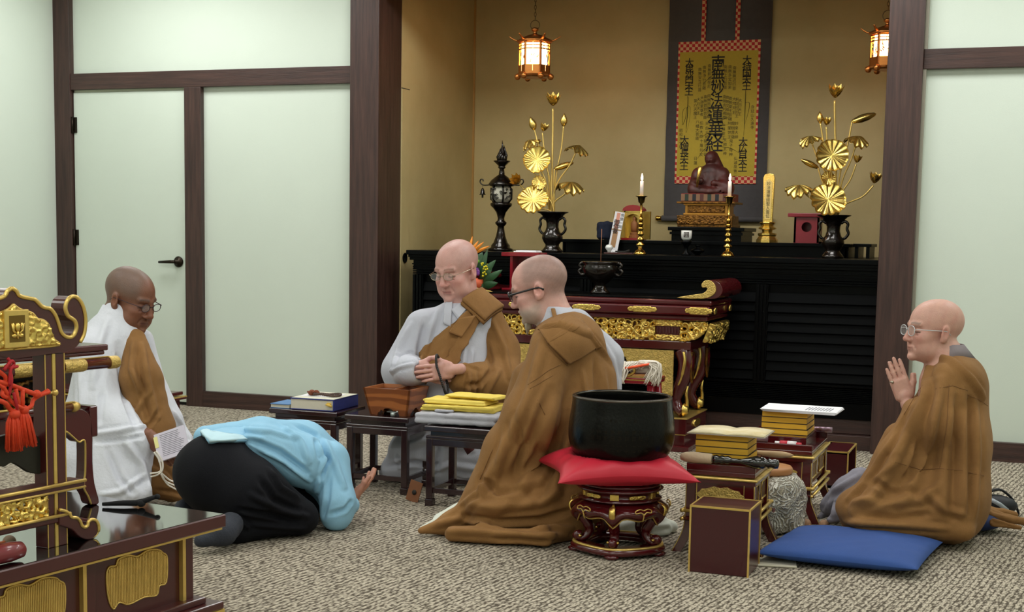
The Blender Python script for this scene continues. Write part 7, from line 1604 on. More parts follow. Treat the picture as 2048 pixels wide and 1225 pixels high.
# grey collar
def collar(Pf, c_top, c_bot, r_top, r_bot, axis_tilt, m, parent, name='collar', gap=None, fd=None, th=.006, open_=.7):
    """a band of cloth round the neck: lofted ring with a front opening"""
    A = Pf(*c_top); B_ = Pf(*c_bot); v = []; f = []; n = 40; fdv = Vector(fd).normalized(); sdv = fdv.cross(Vector((0, 0, 1)))
    for i in range(n+1):
        a = open_+(2*PI-2*open_)*i/n; d = np.array(fdv)*math.cos(a)+np.array(sdv)*math.sin(a)
        front = max(0, math.cos(a))**2
        for (C_, r__) in ((A, r_top), (B_, r_bot)): q = C_+d*r__; q[2] -= front*.05 if C_ is A else front*.09; v.append(q)
        for (C_, r__) in ((A, r_top+th), (B_, r_bot+th)): q = C_+d*r__; q[2] -= front*.05 if C_ is A else front*.09; v.append(q)
    for i in range(n): a = 4*i; f += [(a, a+4, a+5, a+1), (a+2, a+3, a+7, a+6), (a, a+2, a+6, a+4), (a+1, a+5, a+7, a+3)]
    f += [(0, 1, 3, 2), (4*n, 4*n+2, 4*n+3, 4*n+1)]
    return npobj(name, np.array(v), np.array(f), m, parent)
M_GREYD = mat('taupe grey under robe', (136, 126, 130), .85, var=.12, vscale=8)
collar(P, (1893, 688, .0), (1903, 716, .0), .058, .082, 0, M_GREYD, rm, fd=fd)
M_UNDER = mat('grey violet under robe', (132, 130, 142), .85, var=.12, vscale=6, bump=.15, bscale=200)
lo, hi = box_of(P, [(1610, 940, -.05), (1760, 1060, .35)], .06)
build(P, rm, 'under_robe', M_UNDER, .006, [('c', (1700, 985, .12), (1662, 1010, .16), 32, 22), ('c', (1705, 1010, .1), (1660, 1040, .06), 30, 8), ('c', (1690, 1000, .25), (1640, 1034, .22), 24, 6), ('c', (1720, 960, .12), (1700, 985, .12), 26, 34)], lo, hi,
 [(((1720, 950), (1670, 980), (1650, 1020)), .01, .012), (((1700, 985), (1672, 1005), (1666, 1035)), .012, .012), (((1690, 975), (1655, 1000), (1636, 1030)), -.008, .01), (((1705, 1000), (1690, 1020), (1700, 1038)), -.008, .01)], (.003, 25), .02)
lo, hi = box_of(P, [(1930, 990, -.2), (2048, 1070, .4)], .06)
build(P, rm, 'robe_train', M_KESA, .006, [('c', (1945, 1010, .12), (1988, 1036, .1), 22, 12), ('c', (1988, 1036, .1), (2056, 1044, .06), 13, 8), ('c', (1965, 1020, .15), (2030, 1030, .14), 12, 7), ('c', (1988, 1046, .0), (2040, 1056, -.04), 8, 5)], lo, hi, [(((1950, 1005), (1985, 1030), (2030, 1042)), .008, .01), (((1958, 1025), (1990, 1046), (2030, 1056)), -.006, .008)], (.003, 30), .02)
q = onZ(1960, 1075, 0); zq = thing('round_cushion', 'small navy blue cushion beneath the praying man at right', 'cushion', (q[0]+.04, q[1]+.12, 0)); S = SDF((q[0]-.2, q[1]-.1, -.01), (q[0]+.3, q[1]+.35, .15), .006); S.ell((q[0]-.03, q[1]+.13, .045), (.11, .12, .045), k=.01); S.clipz(.001); v, f = S.mesh(1); v = ripple(v, f, .002, 30, 5); v[:, 2] = np.maximum(v[:, 2], .001); npobj('cover', v, f, mat('navy cotton', (28, 46, 92), .8, var=.1, vscale=10), zq)
q = onZ(1995, 1035, 0); t = thing('shoulder_bag', 'black pouch with wide strap lying on the carpet behind the praying man', 'bag', (q[0], q[1]+.25, 0)); Q = lambda px, py, dz=0.: tuple(Vector(V(px, py, 5.75+dz))-Vector((q[0], q[1]+.25, 0)))
obj('strap', MB().tube(smoothpts([Q(1978, 984), Q(2000, 980), Q(2022, 996), Q(2034, 1018), Q(2036, 1030), Q(2026, 1036)], 6), .013, 8, flat=.4), mat('black webbing', (16, 16, 20), .8), t)
obj('pouch', MB().sph((Q(1990, 1006)[0], Q(1990, 1006)[1], .045), (.09, .05, .042), 16, 10), mat('black nylon', (20, 20, 26), .6), t); obj('clear_pocket', MB().tube([Q(1982, 1000, -.06), Q(2000, 1010, -.08), Q(2015, 1022, -.08)], .009, 8), mat('shiny grey plastic', (150, 158, 166), .15), t)

# ---------------------------------------------------------------- centre front: man with beard and black glasses, seen from the side
P = Fig(5.35)
fm = thing('person', 'bald bearded man in black glasses and brown robe kneeling in front, in profile', 'person', (*onZ(1110, 1065, 0)[:2], 0))
fd = -R0v*.985+F0v*.17
H = Pt(frame(fd, .30, 0, P(1079, 578), 1.04))
lo, hi = box_of(P, [(1000, 500, -.18), (1230, 800, .18)], .06); S = SDF(lo, hi, .0034); head_sdf(S, H, .006)
S.chain([P(1096, 590, 0), P(1112, 640, .0), P(1122, 690, .0)], [P.r(32), P.r(35), P.r(50)], .02)
for zz_ in (-1, 1): S.cap(P(1122, 690, 0), P(1135, 700, zz_*.13), P.r(36), P.r(28), .03)
S.cap(P(1125, 700), P(1130, 790), P.r(60), P.r(60), .03); v, f = S.mesh(1)
cols = skin_cols(v, H, (208, 160, 148), stub=(126, 106, 98), beard=(168, 158, 146), brow=(110, 86, 74), seed=5, stub_amt=.8, hair_front=.015, ruddy=(204, 128, 118))
npobj('body', v, f, skin_mat('fair skin'), fm, cols)
glasses(fm, H, mat('black spectacle frame', (26, 20, 22), .3), M_LENS, .0016, .025, .018, top=.003)
# goatee
S = SDF(H(-.06, .02, -.17)-.09, H(.06, .12, -.05)+.09, .004); S.ell(H(0, .083, -.112), np.array((.022, .018, .026))*1.04, H.R, .01); S.cap(H(0, .086, -.12), H(0, .09, -.15), .016, .004, .012); S.cap(H(-.02, .094, -.058), H(.02, .094, -.058), .0045, k=.004); v, f = S.mesh(1); v = ripple(v, f, .002, 150, 3); npobj('beard', v, f, mat('grey beard', (176, 168, 152), .9, bump=.5, bscale=250, bstretch=(1, 1, .3)), fm)
prims = [('c', (1122, 690, -.11), (1158, 682, .12), 52, 52), ('c', (1135, 700, 0), (1140, 860, 0), 78, 98), ('c', (1140, 860, -.0), (1150, 990, -.0), 94, 94), ('c', (1150, 880, .1), (1160, 990, .1), 80, 84),
 ('c', (1105, 700, -.14), (1062, 830, -.2), 44, 52), ('c', (1062, 830, -.2), (1020, 905, -.15), 50, 50), ('c', (1020, 905, -.15), (975, 1000, -.12), 50, 50), ('c', (1062, 760, -.05), (1030, 900, -.05), 40, 46), ('c', (1140, 995, -.1), (985, 1020, -.2), 84, 48), ('c', (1150, 995, .14), (1000, 1010, .12), 76, 46),
 ('c', (975, 1010, -.1), (905, 1046, -.16), 40, 22), ('c', (905, 1048, -.16), (842, 1062, -.2), 22, 7), ('c', (905, 1068, -.28), (1090, 1076, -.34), 16, 16), ('c', (1090, 1076, -.3), (1235, 1030, -.02), 16, 30), ('c', (1180, 760, .0), (1190, 950, 0), 52, 50)]
lo, hi = box_of(P, [(815, 630, -.4), (1265, 1095, .35)], .08)
F_ = [(((1085, 680), (1062, 780), (1020, 880), (965, 980), (880, 1050)), .014, .02), (((1120, 790), (1085, 900), (1040, 985), (980, 1020)), .016, .024), (((1148, 800), (1130, 920), (1100, 1010)), .014, .024), (((1175, 760), (1180, 880), (1165, 990)), .012, .022), (((1205, 740), (1218, 830), (1215, 920)), .01, .018), (((1100, 780), (1062, 880), (1015, 960)), -.014, .018), (((1134, 830), (1110, 930), (1070, 1010)), -.014, .018), (((1190, 720), (1198, 830)), -.01, .012), (((1165, 740), (1172, 800)), .008, .01),
 (((960, 960), (1000, 985), (1060, 985), (1090, 960)), -.014, .016), (((940, 1010), (1000, 1018), (1080, 1005), (1120, 985)), .016, .018), (((930, 1035), (1000, 1045), (1080, 1040), (1150, 1020)), -.014, .014), (((890, 1062), (960, 1064), (1050, 1072), (1140, 1070)), .012, .013), (((860, 1052), (920, 1040), (980, 1050)), .01, .012), (((1010, 860), (1000, 930), (985, 985)), .012, .014), (((1030, 830), (1045, 900), (1030, 960)), -.01, .014), (((985, 1080), (1040, 1078), (1100, 1086)), -.01, .01), (((1060, 1060), (1110, 1055), (1150, 1060)), .01, .012), (((1078, 655), (1120, 650), (1180, 670), (1225, 730)), .012, .014), (((985, 930), (960, 1000), (905, 1045)), .01, .012)]
o, v, f, bv = build(P, fm, 'outer_robe', M_KESA, .0078, prims, lo, hi, [(a, b*1.25, c*.95) for a, b, c in F_], (.003, 13), .035, seed=3, sub=[('c', (1020, 700, 0), (1038, 780, 0), 14, 10, .02)])
cloth_patch('folded_flap', bv, [(1094, 686), (1158, 640), (1200, 692), (1134, 728)], M_KESA, fm, .006, .008, 24)
cloth_patch('folded_flap', bv, [(1080, 662), (1145, 634), (1166, 650), (1096, 690)], M_KESA, fm, .008, .006, 18)
seams('seam', bv, [((1094, 690), (1112, 712), (1134, 732)), ((1040, 740), (1058, 772), (1075, 800)), ((1056, 770), (1100, 740), (1120, 730)), ((1060, 778), (1105, 752)), ((1075, 800), (1090, 830)), ((985, 900), (960, 960)), ((930, 985), (975, 1002))], M_SEAM, fm, .0011)
collar(P, (1106, 612, .0), (1124, 652, .0), .06, .092, 0, M_GREY, fm, fd=fd)
obj('shoulder_strap', MB().tube([tuple(P(1106, 618, -.075)), tuple(P(1110, 635, -.095)), tuple(P(1116, 655, -.12))], .009, 8, flat=.5), M_KESA, fm, world=True)
lo, hi = box_of(P, [(1150, 620, -.2), (1270, 800, .35)], .05)
build(P, fm, 'grey_sleeve', M_GREY, .007, [('c', (1150, 655, .14), (1205, 720, .16), 38, 44), ('c', (1205, 720, .16), (1213, 800, .14), 40, 32)], lo, hi, [(((1190, 660), (1225, 720), (1238, 780)), .01, .012)], (.003, 25), .02)
lo, hi = box_of(P, [(820, 1000, -.3), (1370, 1100, .45)], .05)
build(P, fm, 'pale_lining', mat('pale cream robe lining', (214, 218, 206), .8, var=.05, vscale=6), .006, [('c', (1120, 1080, -.26), (1240, 1056, -.04), 4, 10), ('c', (1225, 1066, -.14), (1318, 1058, -.08), 20, 24), ('c', (1310, 1052, -.06), (1342, 1054, -.04), 22, 14)], lo, hi, [(((1240, 1055), (1290, 1040), (1335, 1035)), .008, .012), (((1260, 1075), (1310, 1062), (1345, 1058)), -.008, .01)], (.002, 25), .02)
lo, hi = box_of(P, [(820, 1000, -.3), (960, 1080, .1)], .05)
build(P, fm, 'pale_lining', MATS['pale cream robe lining'], .006, [('c', (890, 1040, -.1), (842, 1058, -.14), 14, 4), ('c', (940, 1010, .0), (880, 1042, -.08), 16, 14)], lo, hi, [], (.002, 25), .02)
X15 = lambda F_, a=1.3, b=.9: [(p_, q*a, w_*b) for p_, q, w_ in F_]
# ---------------------------------------------------------------- centre back: man in light grey robe, three-quarter view
P = Fig(6.32)
bm_ = thing('person', 'bald man in light grey robe with brown sash and wire glasses kneeling behind the stools', 'person', (*onZ(895, 955, 0)[:2], 0))
fd = -F0v*math.cos(.6)-R0v*math.sin(.6)
H = Pt(frame(fd, .26, 0.03, P(914, 540), 1.1))
lo, hi = box_of(P, [(790, 470, -.3), (1010, 860, .2)], .05); S = SDF(lo, hi, .0036); head_sdf(S, H, .008, nose=1.15)
S.chain([P(922, 560, .02), P(924, 600, .03), P(920, 650, .04)], [P.r(30), P.r(32), P.r(42)], .02)
S.cap(P(875, 660, .03), P(965, 660, .05), P.r(24), P.r(24), .03); S.cap(P(920, 665, .04), P(910, 790, .0), P.r(50), P.r(54), .03)
for a, b, c_ in (((842, 655, .0), (806, 745, -.02), (832, 742, -.2)), ((985, 660, .05), (995, 750, .0), (908, 742, -.2))): S.chain([P(*a), P(*b), P(*c_)], [P.r(22), P.r(18), P.r(13)], .015)
# image-left hand: seen from the back, thumb up, fingers to the right; image-right hand: fingers to the left over it
hand_sdf(S, P(826, 738, -.24), P(880, 752, -.25)-P(826, 738, -.24), -np.array(F0v)*-1, P(850, 700, -.24)-P(855, 745, -.24), (.1, .12, .12, .15), (.75, .75), 1.02, .04)
hand_sdf(S, P(908, 740, -.27), P(850, 748, -.28)-P(908, 740, -.27), np.array(F0v), P(880, 705, -.27)-P(882, 745, -.27), (.05, .06, .06, .1), (.55, .8), .98, .05)
v, f = S.mesh(1)
cols = skin_cols(v, H, (206, 158, 148), stub=(150, 126, 120), brow=(140, 100, 84), seed=8, stub_amt=.35, hair_front=.05, ruddy=(206, 126, 120), lips=(170, 92, 88))
npobj('body', v, f, skin_mat('fair skin'), bm_, cols)
glasses(bm_, H, mat('thin metal frame', (170, 160, 140), .25, metal=.9), M_LENS, .0013, .024, .014)
prims = [('c', (918, 660, .03), (905, 800, .0), 62, 84), ('c', (868, 652, .02), (975, 650, .05), 34, 36), ('c', (905, 800, .0), (895, 900, .05), 84, 100),
 ('c', (845, 656, .0), (806, 740, -.02), 36, 42), ('c', (806, 742, -.03), (824, 744, -.22), 36, 29), ('c', (800, 745, -.02), (800, 790, -.04), 30, 18), ('c', (812, 760, -.05), (800, 786, -.1), 26, 14),
 ('c', (895, 865, .05), (822, 905, -.06), 78, 46), ('c', (895, 865, .05), (945, 905, -.06), 78, 46), ('c', (785, 938, -.06), (970, 942, -.08), 24, 26), ('c', (800, 930, .0), (768, 944, .0), 34, 12), ('c', (895, 800, .0), (885, 860, -.04), 62, 66)]
lo, hi = box_of(P, [(745, 600, -.5), (1030, 985, .3)], .08)
F_ = [(((885, 610), (862, 660), (850, 720)), .012, .014), (((820, 650), (796, 700), (782, 750)), .01, .016), (((850, 640), (838, 700), (842, 740)), -.012, .014), (((792, 715), (820, 705), (845, 715)), -.008, .01), (((780, 745), (800, 735), (830, 728)), .008, .01), (((895, 690), (905, 730), (912, 780)), -.008, .012), (((945, 700), (940, 760)), .008, .012), (((930, 690), (925, 760)), .007, .01),
 (((800, 900), (850, 880), (900, 885), (950, 900)), .014, .018), (((770, 935), (830, 925), (880, 935)), -.012, .014), (((840, 950), (900, 930), (960, 940)), .012, .014), (((870, 860), (880, 900), (870, 950)), -.012, .014), (((900, 945), (930, 955), (970, 950)), .008, .01), (((790, 910), (800, 940)), .01, .012)]
o, v, f, bv = build(P, bm_, 'grey_robe', M_GREY, .0078, prims, lo, hi, X15(F_), (.002, 14), .035, seed=4, sub=[('c', (862, 742, -.34), (832, 744, -.2), 18, 15, .008)])
# crossed collar bands
for c_ in ([(893, 600), (906, 594), (902, 655), (888, 648)], [(940, 596), (956, 590), (916, 640), (903, 622)]): cloth_patch('collar', bv, c_, M_GREY, bm_, .004, .006, 12)
collar(P, (925, 592, .03), (922, 620, .035), .064, .085, 0, M_GREY, bm_, fd=fd, open_=.75)
# brown sash across the chest and the brown mantle over the image-right arm
cloth_patch('brown_sash', bv, [(936, 622), (962, 640), (852, 768), (838, 706)], M_KESA, bm_, .004, .006, 26, rip=(.004, 40))
cloth_patch('brown_sash', bv, [(952, 620), (960, 632), (900, 762), (868, 756)], M_KESA, bm_, .012, .006, 20, rip=(.003, 50))
cloth_patch('brown_tie', bv, [(918, 640), (946, 636), (922, 678), (900, 668)], M_KESA, bm_, .02, .008, 12)
prims = [('c', (975, 640, .05), (996, 700, .04), 34, 42), ('c', (996, 700, .04), (1002, 765, -.02), 42, 44), ('c', (1002, 765, -.04), (925, 760, -.19), 44, 30), ('c', (985, 780, .0), (980, 850, .04), 40, 38), ('c', (930, 775, -.14), (950, 800, -.06), 26, 28), ('c', (1000, 800, 0), (1005, 900, 0), 34, 40)]
lo, hi = box_of(P, [(890, 600, -.4), (1050, 960, .25)], .08)
F_ = [(((985, 640), (1010, 700), (1020, 760)), .01, .014), (((975, 690), (985, 740), (960, 770), (930, 770)), -.012, .013), (((1000, 740), (970, 790), (950, 830)), .012, .014), (((940, 745), (935, 790), (942, 830)), .01, .01), (((960, 740), (955, 790), (962, 830)), -.01, .01), (((905, 735), (930, 730), (960, 738)), .008, .01)]
o, v2, f2, bv2 = build(P, bm_, 'brown_mantle', M_KESA, .0075, prims, lo, hi, X15(F_), (.003, 16), .03, seed=6, sub=[('c', (880, 745, -.3), (904, 745, -.22), 15, 13, .008)])
for q in ([(922, 598), (966, 577), (1012, 614), (972, 640)],):
    vv, ff = patch(bv2, [(940, 622), (985, 610), (1012, 640), (975, 660)], .01, .01, 12, 12)
    A = [np.array(P(924, 598, -.09)), np.array(P(964, 574, .0)), np.array(P(1008, 610, .02)), np.array(P(970, 638, -.11))]
    n = 14; V_ = []; 
    for lay in (0, 1):
        for j in range(n+1):
            for i in range(n+1):
                u, w_ = i/n, j/n; p_ = (A[0]*(1-u)+A[1]*u)*(1-w_)+(A[3]*(1-u)+A[2]*u)*w_; p_ = p_+np.array([0, 0, .022*math.sin(PI*u)*math.sin(PI*w_*.8+.3)])-np.array([0, 0, .012*lay])-np.array(F0v)*-.004*lay; V_.append(p_)
    g = lambda l, j, i: l*(n+1)**2+j*(n+1)+i; Fq = []
    for j in range(n):
        for i in range(n): Fq += [(g(0, j, i), g(0, j+1, i), g(0, j+1, i+1), g(0, j, i+1)), (g(1, j, i), g(1, j, i+1), g(1, j+1, i+1), g(1, j+1, i))]
    for i in range(n): Fq += [(g(0, 0, i), g(0, 0, i+1), g(1, 0, i+1), g(1, 0, i)), (g(0, n, i+1), g(0, n, i), g(1, n, i), g(1, n, i+1)), (g(0, i+1, 0), g(0, i, 0), g(1, i, 0), g(1, i+1, 0)), (g(0, i, n), g(0, i+1, n), g(1, i+1, n), g(1, i, n))]
    npobj('folded_flap', np.array(V_), np.array(Fq), M_KESA, bm_); V2 = np.array(V_)+np.array([.0, .0, -.016])+np.array(R0v)*-.006; npobj('folded_flap', V2, np.array(Fq), M_KESA, bm_)
t = thing('bead_strand', 'dark bead strand hanging over the hand of the man in the grey robe', 'beads', tuple(P(874, 725, -.3)))
mb = MB(); L = Vector(t.location); pts = smoothpts([tuple(P(*q)) for q in ((873, 712, -.29), (873, 730, -.3), (879, 750, -.305), (887, 775, -.3), (893, 790, -.28), (896, 775, -.26), (888, 745, -.25), (877, 716, -.27))], 7, True)
for p_ in pts: mb.sph(tuple(Vector(p_)-L), .0062, 7, 5)
obj('beads', mb, mat('black wooden beads', (30, 24, 26), .4), t, kind='stuff'); obj('cord', MB().tube([tuple(Vector(p_)-L) for p_ in pts], .002, 5, closed=True), M_INK, t)
obj('tassel', MB().tube([tuple(P(926, 872, -.22)), tuple(P(932, 892, -.23)), tuple(P(942, 905, -.23))], [.006, .016, .02], 8), mat('maroon tassel', (84, 34, 36), .8), bm_, world=True)

# ---------------------------------------------------------------- left: man in white brocade robe with brown stole, reading
P = Fig(5.78)
lm = thing('person', 'dark skinned man in white robe and brown stole kneeling at left with a booklet', 'person', (*onZ(250, 1000, 0)[:2], 0))
fd = R0v*math.cos(.42)-F0v*math.sin(.42)
H = Pt(frame(fd, .30, 0, P(260, 598), 1.07))
lo, hi = box_of(P, [(170, 530, -.3), (365, 920, .2)], .05); S = SDF(lo, hi, .0036); head_sdf(S, H, .014, 1., nose=1.3)
S.chain([P(246, 610, .02), P(238, 640, .02), P(226, 690, .0)], [P.r(32), P.r(36), P.r(48)], .02); S.cap(P(226, 700), P(220, 820), P.r(48), P.r(50), .03); S.cap(P(190, 700, -.1), P(262, 700, .12), P.r(26), P.r(26), .03)
S.chain([P(198, 710, -.08), P(228, 825, -.15), P(308, 880, -.26)], [P.r(20), P.r(16), P.r(11)], .015); S.chain([P(262, 700, .12), P(300, 820, .1), P(345, 880, -.02)], [P.r(24), P.r(19), P.r(12)], .015)
hand_sdf(S, P(308, 880, -.26), P(332, 905, -.26)-P(308, 880, -.26), P(340, 870, -.2)-P(320, 900, -.26), P(332, 870, -.26)-P(318, 895, -.26), (.35, .4, .4, .45), (.6, .7), .95, .03)
v, f = S.mesh(1); cols = skin_cols(v, H, (126, 80, 58), stub=(104, 92, 84), brow=(66, 50, 42), lips=(104, 62, 56), ruddy=(140, 82, 58), seed=12, stub_amt=.75, hair_front=.055, beard=None)
npobj('body', v, f, skin_mat('brown skin'), lm, cols)
glasses(lm, H, mat('dark wire frame', (70, 56, 60), .3, metal=.7), M_LENS, .0014, .023, .015, top=.0004)
prims = [('c', (225, 690, .0), (208, 860, .0), 64, 84), ('c', (188, 705, -.1), (262, 690, .12), 42, 30), ('c', (208, 860, .0), (205, 960, -.02), 84, 90), ('c', (186, 710, -.1), (200, 815, -.16), 42, 44), ('c', (200, 815, -.16), (272, 885, -.24), 44, 32),
 ('c', (222, 850, -.18), (225, 985, -.24), 50, 56), ('c', (275, 900, -.22), (262, 985, -.26), 30, 36), ('c', (170, 920, -.1), (170, 990, -.1), 50, 40), ('c', (200, 980, -.26), (288, 990, -.3), 26, 16), ('c', (240, 640, .0), (228, 670, .0), 40, 46)]
lo, hi = box_of(P, [(110, 590, -.45), (330, 1030, .3)], .08)
F_ = [(((215, 640), (195, 700), (185, 780)), .01, .016), (((255, 690), (268, 780), (290, 850)), .012, .014), (((235, 690), (245, 790), (275, 860)), -.012, .014), (((185, 870), (240, 862), (295, 852)), .012, .012), (((190, 885), (245, 880), (290, 872)), -.01, .01), (((250, 880), (285, 930), (302, 1000)), .012, .014), (((215, 900), (240, 960), (270, 990)), -.01, .012), (((200, 990), (240, 985), (290, 950)), .01, .012), (((160, 740), (165, 830), (170, 900)), .008, .016), (((205, 780), (200, 850)), -.008, .014)]
o, v, f, bv = build(P, lm, 'white_robe', M_WHITEC, .0078, prims, lo, hi, X15(F_), (.003, 14), .035, seed=7)
collar(P, (244, 610, .02), (232, 660, .01), .068, .1, 0, M_WHITEC, lm, fd=fd, open_=.8, th=.01)
prims = [('c', (268, 680, -.04), (282, 760, -.1), 24, 40), ('c', (282, 760, -.1), (302, 850, -.1), 40, 44), ('c', (302, 850, -.1), (318, 950, -.14), 42, 44), ('c', (318, 960, -.12), (345, 985, -.12), 40, 20), ('c', (300, 960, -.18), (360, 994, -.16), 26, 9)]
lo, hi = box_of(P, [(230, 650, -.4), (400, 1020, .25)], .07)
F_ = [(((268, 680), (262, 740), (290, 800)), .012, .012), (((285, 690), (295, 760), (315, 840)), .012, .014), (((275, 720), (285, 790), (300, 850)), -.012, .012), (((300, 780), (270, 830), (262, 850)), .01, .012), (((320, 820), (300, 850), (280, 860)), -.01, .01), (((290, 930), (330, 950), (350, 975)), .01, .012), (((310, 980), (345, 985), (368, 990)), -.008, .01)]
build(P, lm, 'brown_stole', M_KESA, .007, prims, lo, hi, X15(F_), (.004, 18), .03, seed=9)
lo, hi = box_of(P, [(290, 650, -.2), (400, 900, .4)], .05)
build(P, lm, 'white_sleeve', M_WHITEC, .007, [('c', (288, 680, .12), (308, 780, .12), 20, 26), ('c', (308, 780, .12), (335, 840, .1), 26, 32), ('c', (335, 840, .12), (372, 878, .12), 26, 14), ('c', (345, 870, .12), (378, 892, .06), 30, 10)], lo, hi, [(((345, 820), (365, 850), (378, 880)), .01, .01)], (.003, 20), .02)
# booklet held in the hand, white cord tassels
B0 = P(343, 888, -.3); t = thing('booklet', 'open printed booklet with a yellow tab held by the man in white', 'booklet', tuple(B0)); ub = 5.48/CF
Rb = Matrix([list(R0v), list(F0v), [0, 0, 1]]).transposed() @ Matrix.Rotation(-.35, 3, 'Y') @ Matrix.Rotation(-.5, 3, 'X'); MR = Rb.to_4x4()
hw, hh = 33*ub, 30*ub; obj('pages', MB().bx(-hw, hw, -.004, .004, -hh, hh, M=MR), mat('lilac white pages', (206, 200, 214), .8), t); obj('tab', MB().bx(-hw, -hw+.015, -.006, -.004, 0, hh*.8, M=MR), mat('pale yellow tab', (226, 220, 150), .7), t)
mb = MB(); r0 = random.Random(4)
for k in range(13): mb.bx(-hw*.62, -hw*.62+hw*1.5*(.75+.25*r0.random()), -.0048, -.004, hh*.8-k*hh*.125-.001, hh*.8-k*hh*.125+.0008, M=MR)
obj('print', mb, mat('grey print', (120, 120, 130)), t)
M_WCORD = mat('white silk cord', (226, 220, 208), .7)
for i, pts in enumerate(([(308, 905), (318, 920), (322, 938), (318, 945), (300, 948)], [(312, 903), (324, 922), (325, 940), (316, 950), (302, 954)], [(320, 944), (330, 962), (350, 972), (366, 982)], [(322, 946), (338, 960), (352, 966), (364, 972)], [(322, 948), (334, 968), (346, 976), (362, 984)])): obj('white_cord', MB().tube(smoothpts([tuple(P(x, y, -.36+.02*(y > 950))) for x, y in pts], 5), .0035, 6), M_WCORD, lm, world=True)

# ---------------------------------------------------------------- bowing person in light blue shirt
P = Fig(5.15)
bp_ = thing('person', 'person in light blue shirt and black trousers bowing flat with forehead to the floor', 'person', (*onZ(520, 1050, 0)[:2], 0))
lo, hi = box_of(P, [(560, 850, -.05), (760, 1075, .5)], .06); S = SDF(lo, hi, .0036)
skinb = (150, 104, 84)
fdh = Vector((R0v*.75+F0v*.66)); H = Pt(frame(fdh, 1.45, 0, P(652, 985, .36), .9)); head_sdf(S, H)
S.chain([P(645, 955, .34), P(632, 930, .3), P(600, 910, .22)], [P.r(28), P.r(30), P.r(44)], .02); S.chain([P(655, 925, .2), P(673, 1028, .12), P(704, 1000, .22)], [P.r(22), P.r(16), P.r(12)], .015); S.cap(P(600, 910, .22), P(560, 930, .12), P.r(44), P.r(40), .03)
hand_sdf(S, P(702, 1000, .22), P(735, 966, .3)-P(702, 1000, .22), np.array([0, 0, 1.]), -np.array(F0v), (.12, .14, .16, .2), (.6, .7), 1.0, .02)
v, f = S.mesh(1); v[:, 2] = np.maximum(v[:, 2], .002); cols = skin_cols(v, H, (178, 124, 100), stub=(60, 48, 42), brow=(60, 48, 42), seed=14, stub_amt=.9)
npobj('body', v, f, skin_mat('tan skin'), bp_, cols)
M_PANT = mat('black trouser cloth', (17, 18, 24), .85, var=.15, spec=.2, vscale=8, bump=.1, bscale=200); M_SHIRT = mat('light blue cotton shirt', (146, 196, 226), .8, var=.05, vscale=6, bump=.12, bscale=260)
prims = [('e', (432, 945, .02), (.158, .17, .145)), ('c', (440, 950, -.04), (500, 985, -.08), 78, 66), ('c', (500, 985, -.08), (600, 1032, -.02), 66, 34), ('c', (440, 945, .14), (600, 1010, .22), 76, 40), ('c', (610, 1040, -.02), (470, 1062, -.14), 24, 24), ('c', (470, 1062, -.14), (440, 1062, -.2), 24, 22), ('c', (610, 1020, .22), (420, 1018, .12), 24, 22), ('c', (480, 900, .05), (545, 935, .1), 40, 40)]
lo, hi = box_of(P, [(335, 850, -.3), (640, 1095, .4)], .06)
F_ = [(((540, 940), (560, 975), (600, 1000)), .012, .014), (((520, 960), (550, 1000), (600, 1022)), -.012, .014), (((500, 990), (560, 1020), (620, 1035)), .012, .012), (((480, 1020), (540, 1030), (600, 1045)), -.014, .012), (((500, 1050), (560, 1055), (615, 1058)), .008, .01), (((565, 920), (580, 960), (610, 985)), .012, .012), (((470, 1035), (500, 1060)), .01, .01)]
_o, _v, _f, bvt = build(P, bp_, 'trousers', M_PANT, .0072, prims, lo, hi, X15(F_), (.0025, 14), .035, seed=11)
M_SOCK = mat('dark grey sock', (48, 52, 62), .9, bump=.3, bscale=150)
lo, hi = box_of(P, [(370, 1000, -.5), (500, 1110, .0)], .06)
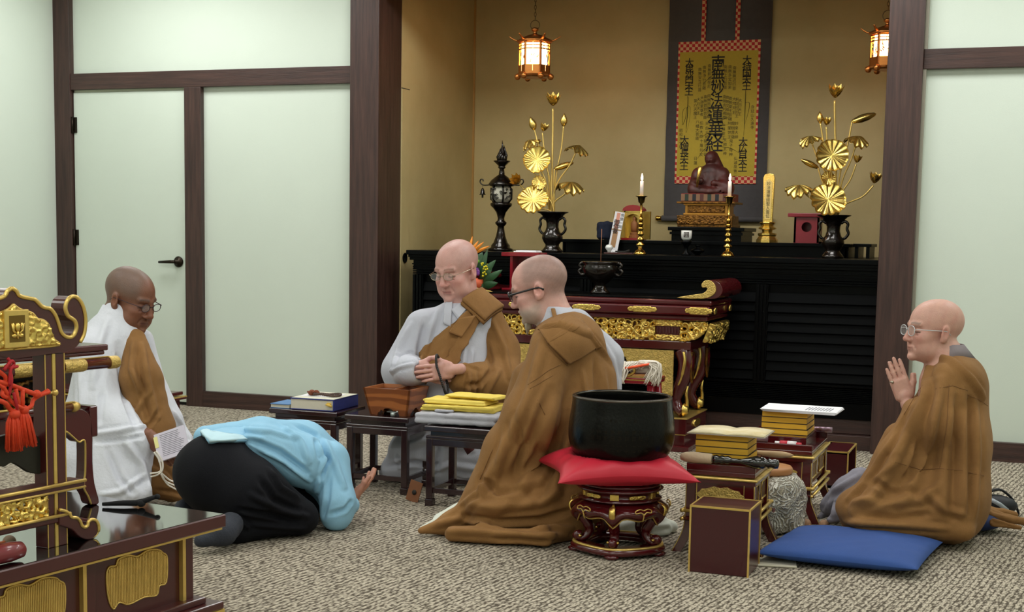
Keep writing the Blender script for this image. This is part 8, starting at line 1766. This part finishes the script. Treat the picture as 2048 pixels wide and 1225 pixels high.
build(P, bp_, 'sock', M_SOCK, .006, [('c', (462, 1050, -.22), (448, 1066, -.3), 24, 24), ('c', (448, 1070, -.3), (402, 1082, -.34), 19, 13)], lo, hi, [], (.0015, 40), .02)
lo, hi = box_of(P, [(340, 990, -.2), (400, 1030, .2)], .06)
build(P, bp_, 'sock', M_SOCK, .006, [('c', (380, 1010, .04), (362, 1014, .0), 17, 13)], lo, hi, [], (.0015, 40), .02)
prims = [('c', (410, 876, .04), (520, 878, .12), 24, 44), ('c', (520, 882, .12), (605, 895, .24), 46, 56), ('c', (605, 900, .24), (655, 925, .32), 56, 48), ('c', (520, 885, .02), (600, 920, .1), 40, 54), ('c', (660, 920, .16), (676, 1005, .1), 40, 34), ('c', (676, 1005, .1), (672, 1030, .1), 34, 30), ('c', (672, 1032, .1), (700, 1010, .19), 28, 20), ('c', (600, 930, .08), (640, 960, .12), 40, 30), ('c', (620, 940, .2), (655, 1000, .25), 40, 30)]
lo, hi = box_of(P, [(380, 820, -.15), (730, 1070, .5)], .07)
F_ = [(((560, 850), (600, 880), (620, 930)), .01, .014), (((590, 850), (630, 870), (640, 920)), -.01, .013), (((640, 880), (655, 920), (640, 960)), -.014, .012), (((650, 880), (672, 930), (690, 980)), .01, .014), (((500, 880), (560, 905), (620, 950)), -.012, .012), (((520, 900), (570, 925), (625, 968)), .01, .01), (((650, 910), (642, 950), (630, 990)), .012, .01), (((660, 940), (655, 1000), (645, 1040)), -.008, .012), (((450, 862), (480, 872), (530, 880)), .007, .01), (((480, 858), (540, 862), (600, 880)), .006, .012), (((660, 1030), (690, 1020), (706, 1000)), -.008, .01)]
o, v, f, bv = build(P, bp_, 'shirt', M_SHIRT, .0066, prims, lo, hi, X15(F_), (.002, 18), .03, seed=13)
# shirt tail lying over the trousers
cloth_patch('shirt_tail', bvt, [(384, 850), (470, 838), (566, 884), (418, 889)], M_SHIRT, bp_, .008, .008, 26, rip=(.003, 45))
cloth_patch('shirt_tail', bvt, [(392, 862), (430, 874), (520, 884), (422, 891)], mat('pale blue shirt facing', (190, 222, 234), .8), bp_, .017, .004, 16, rip=(.002, 60))
bpy.context.view_layer.update()
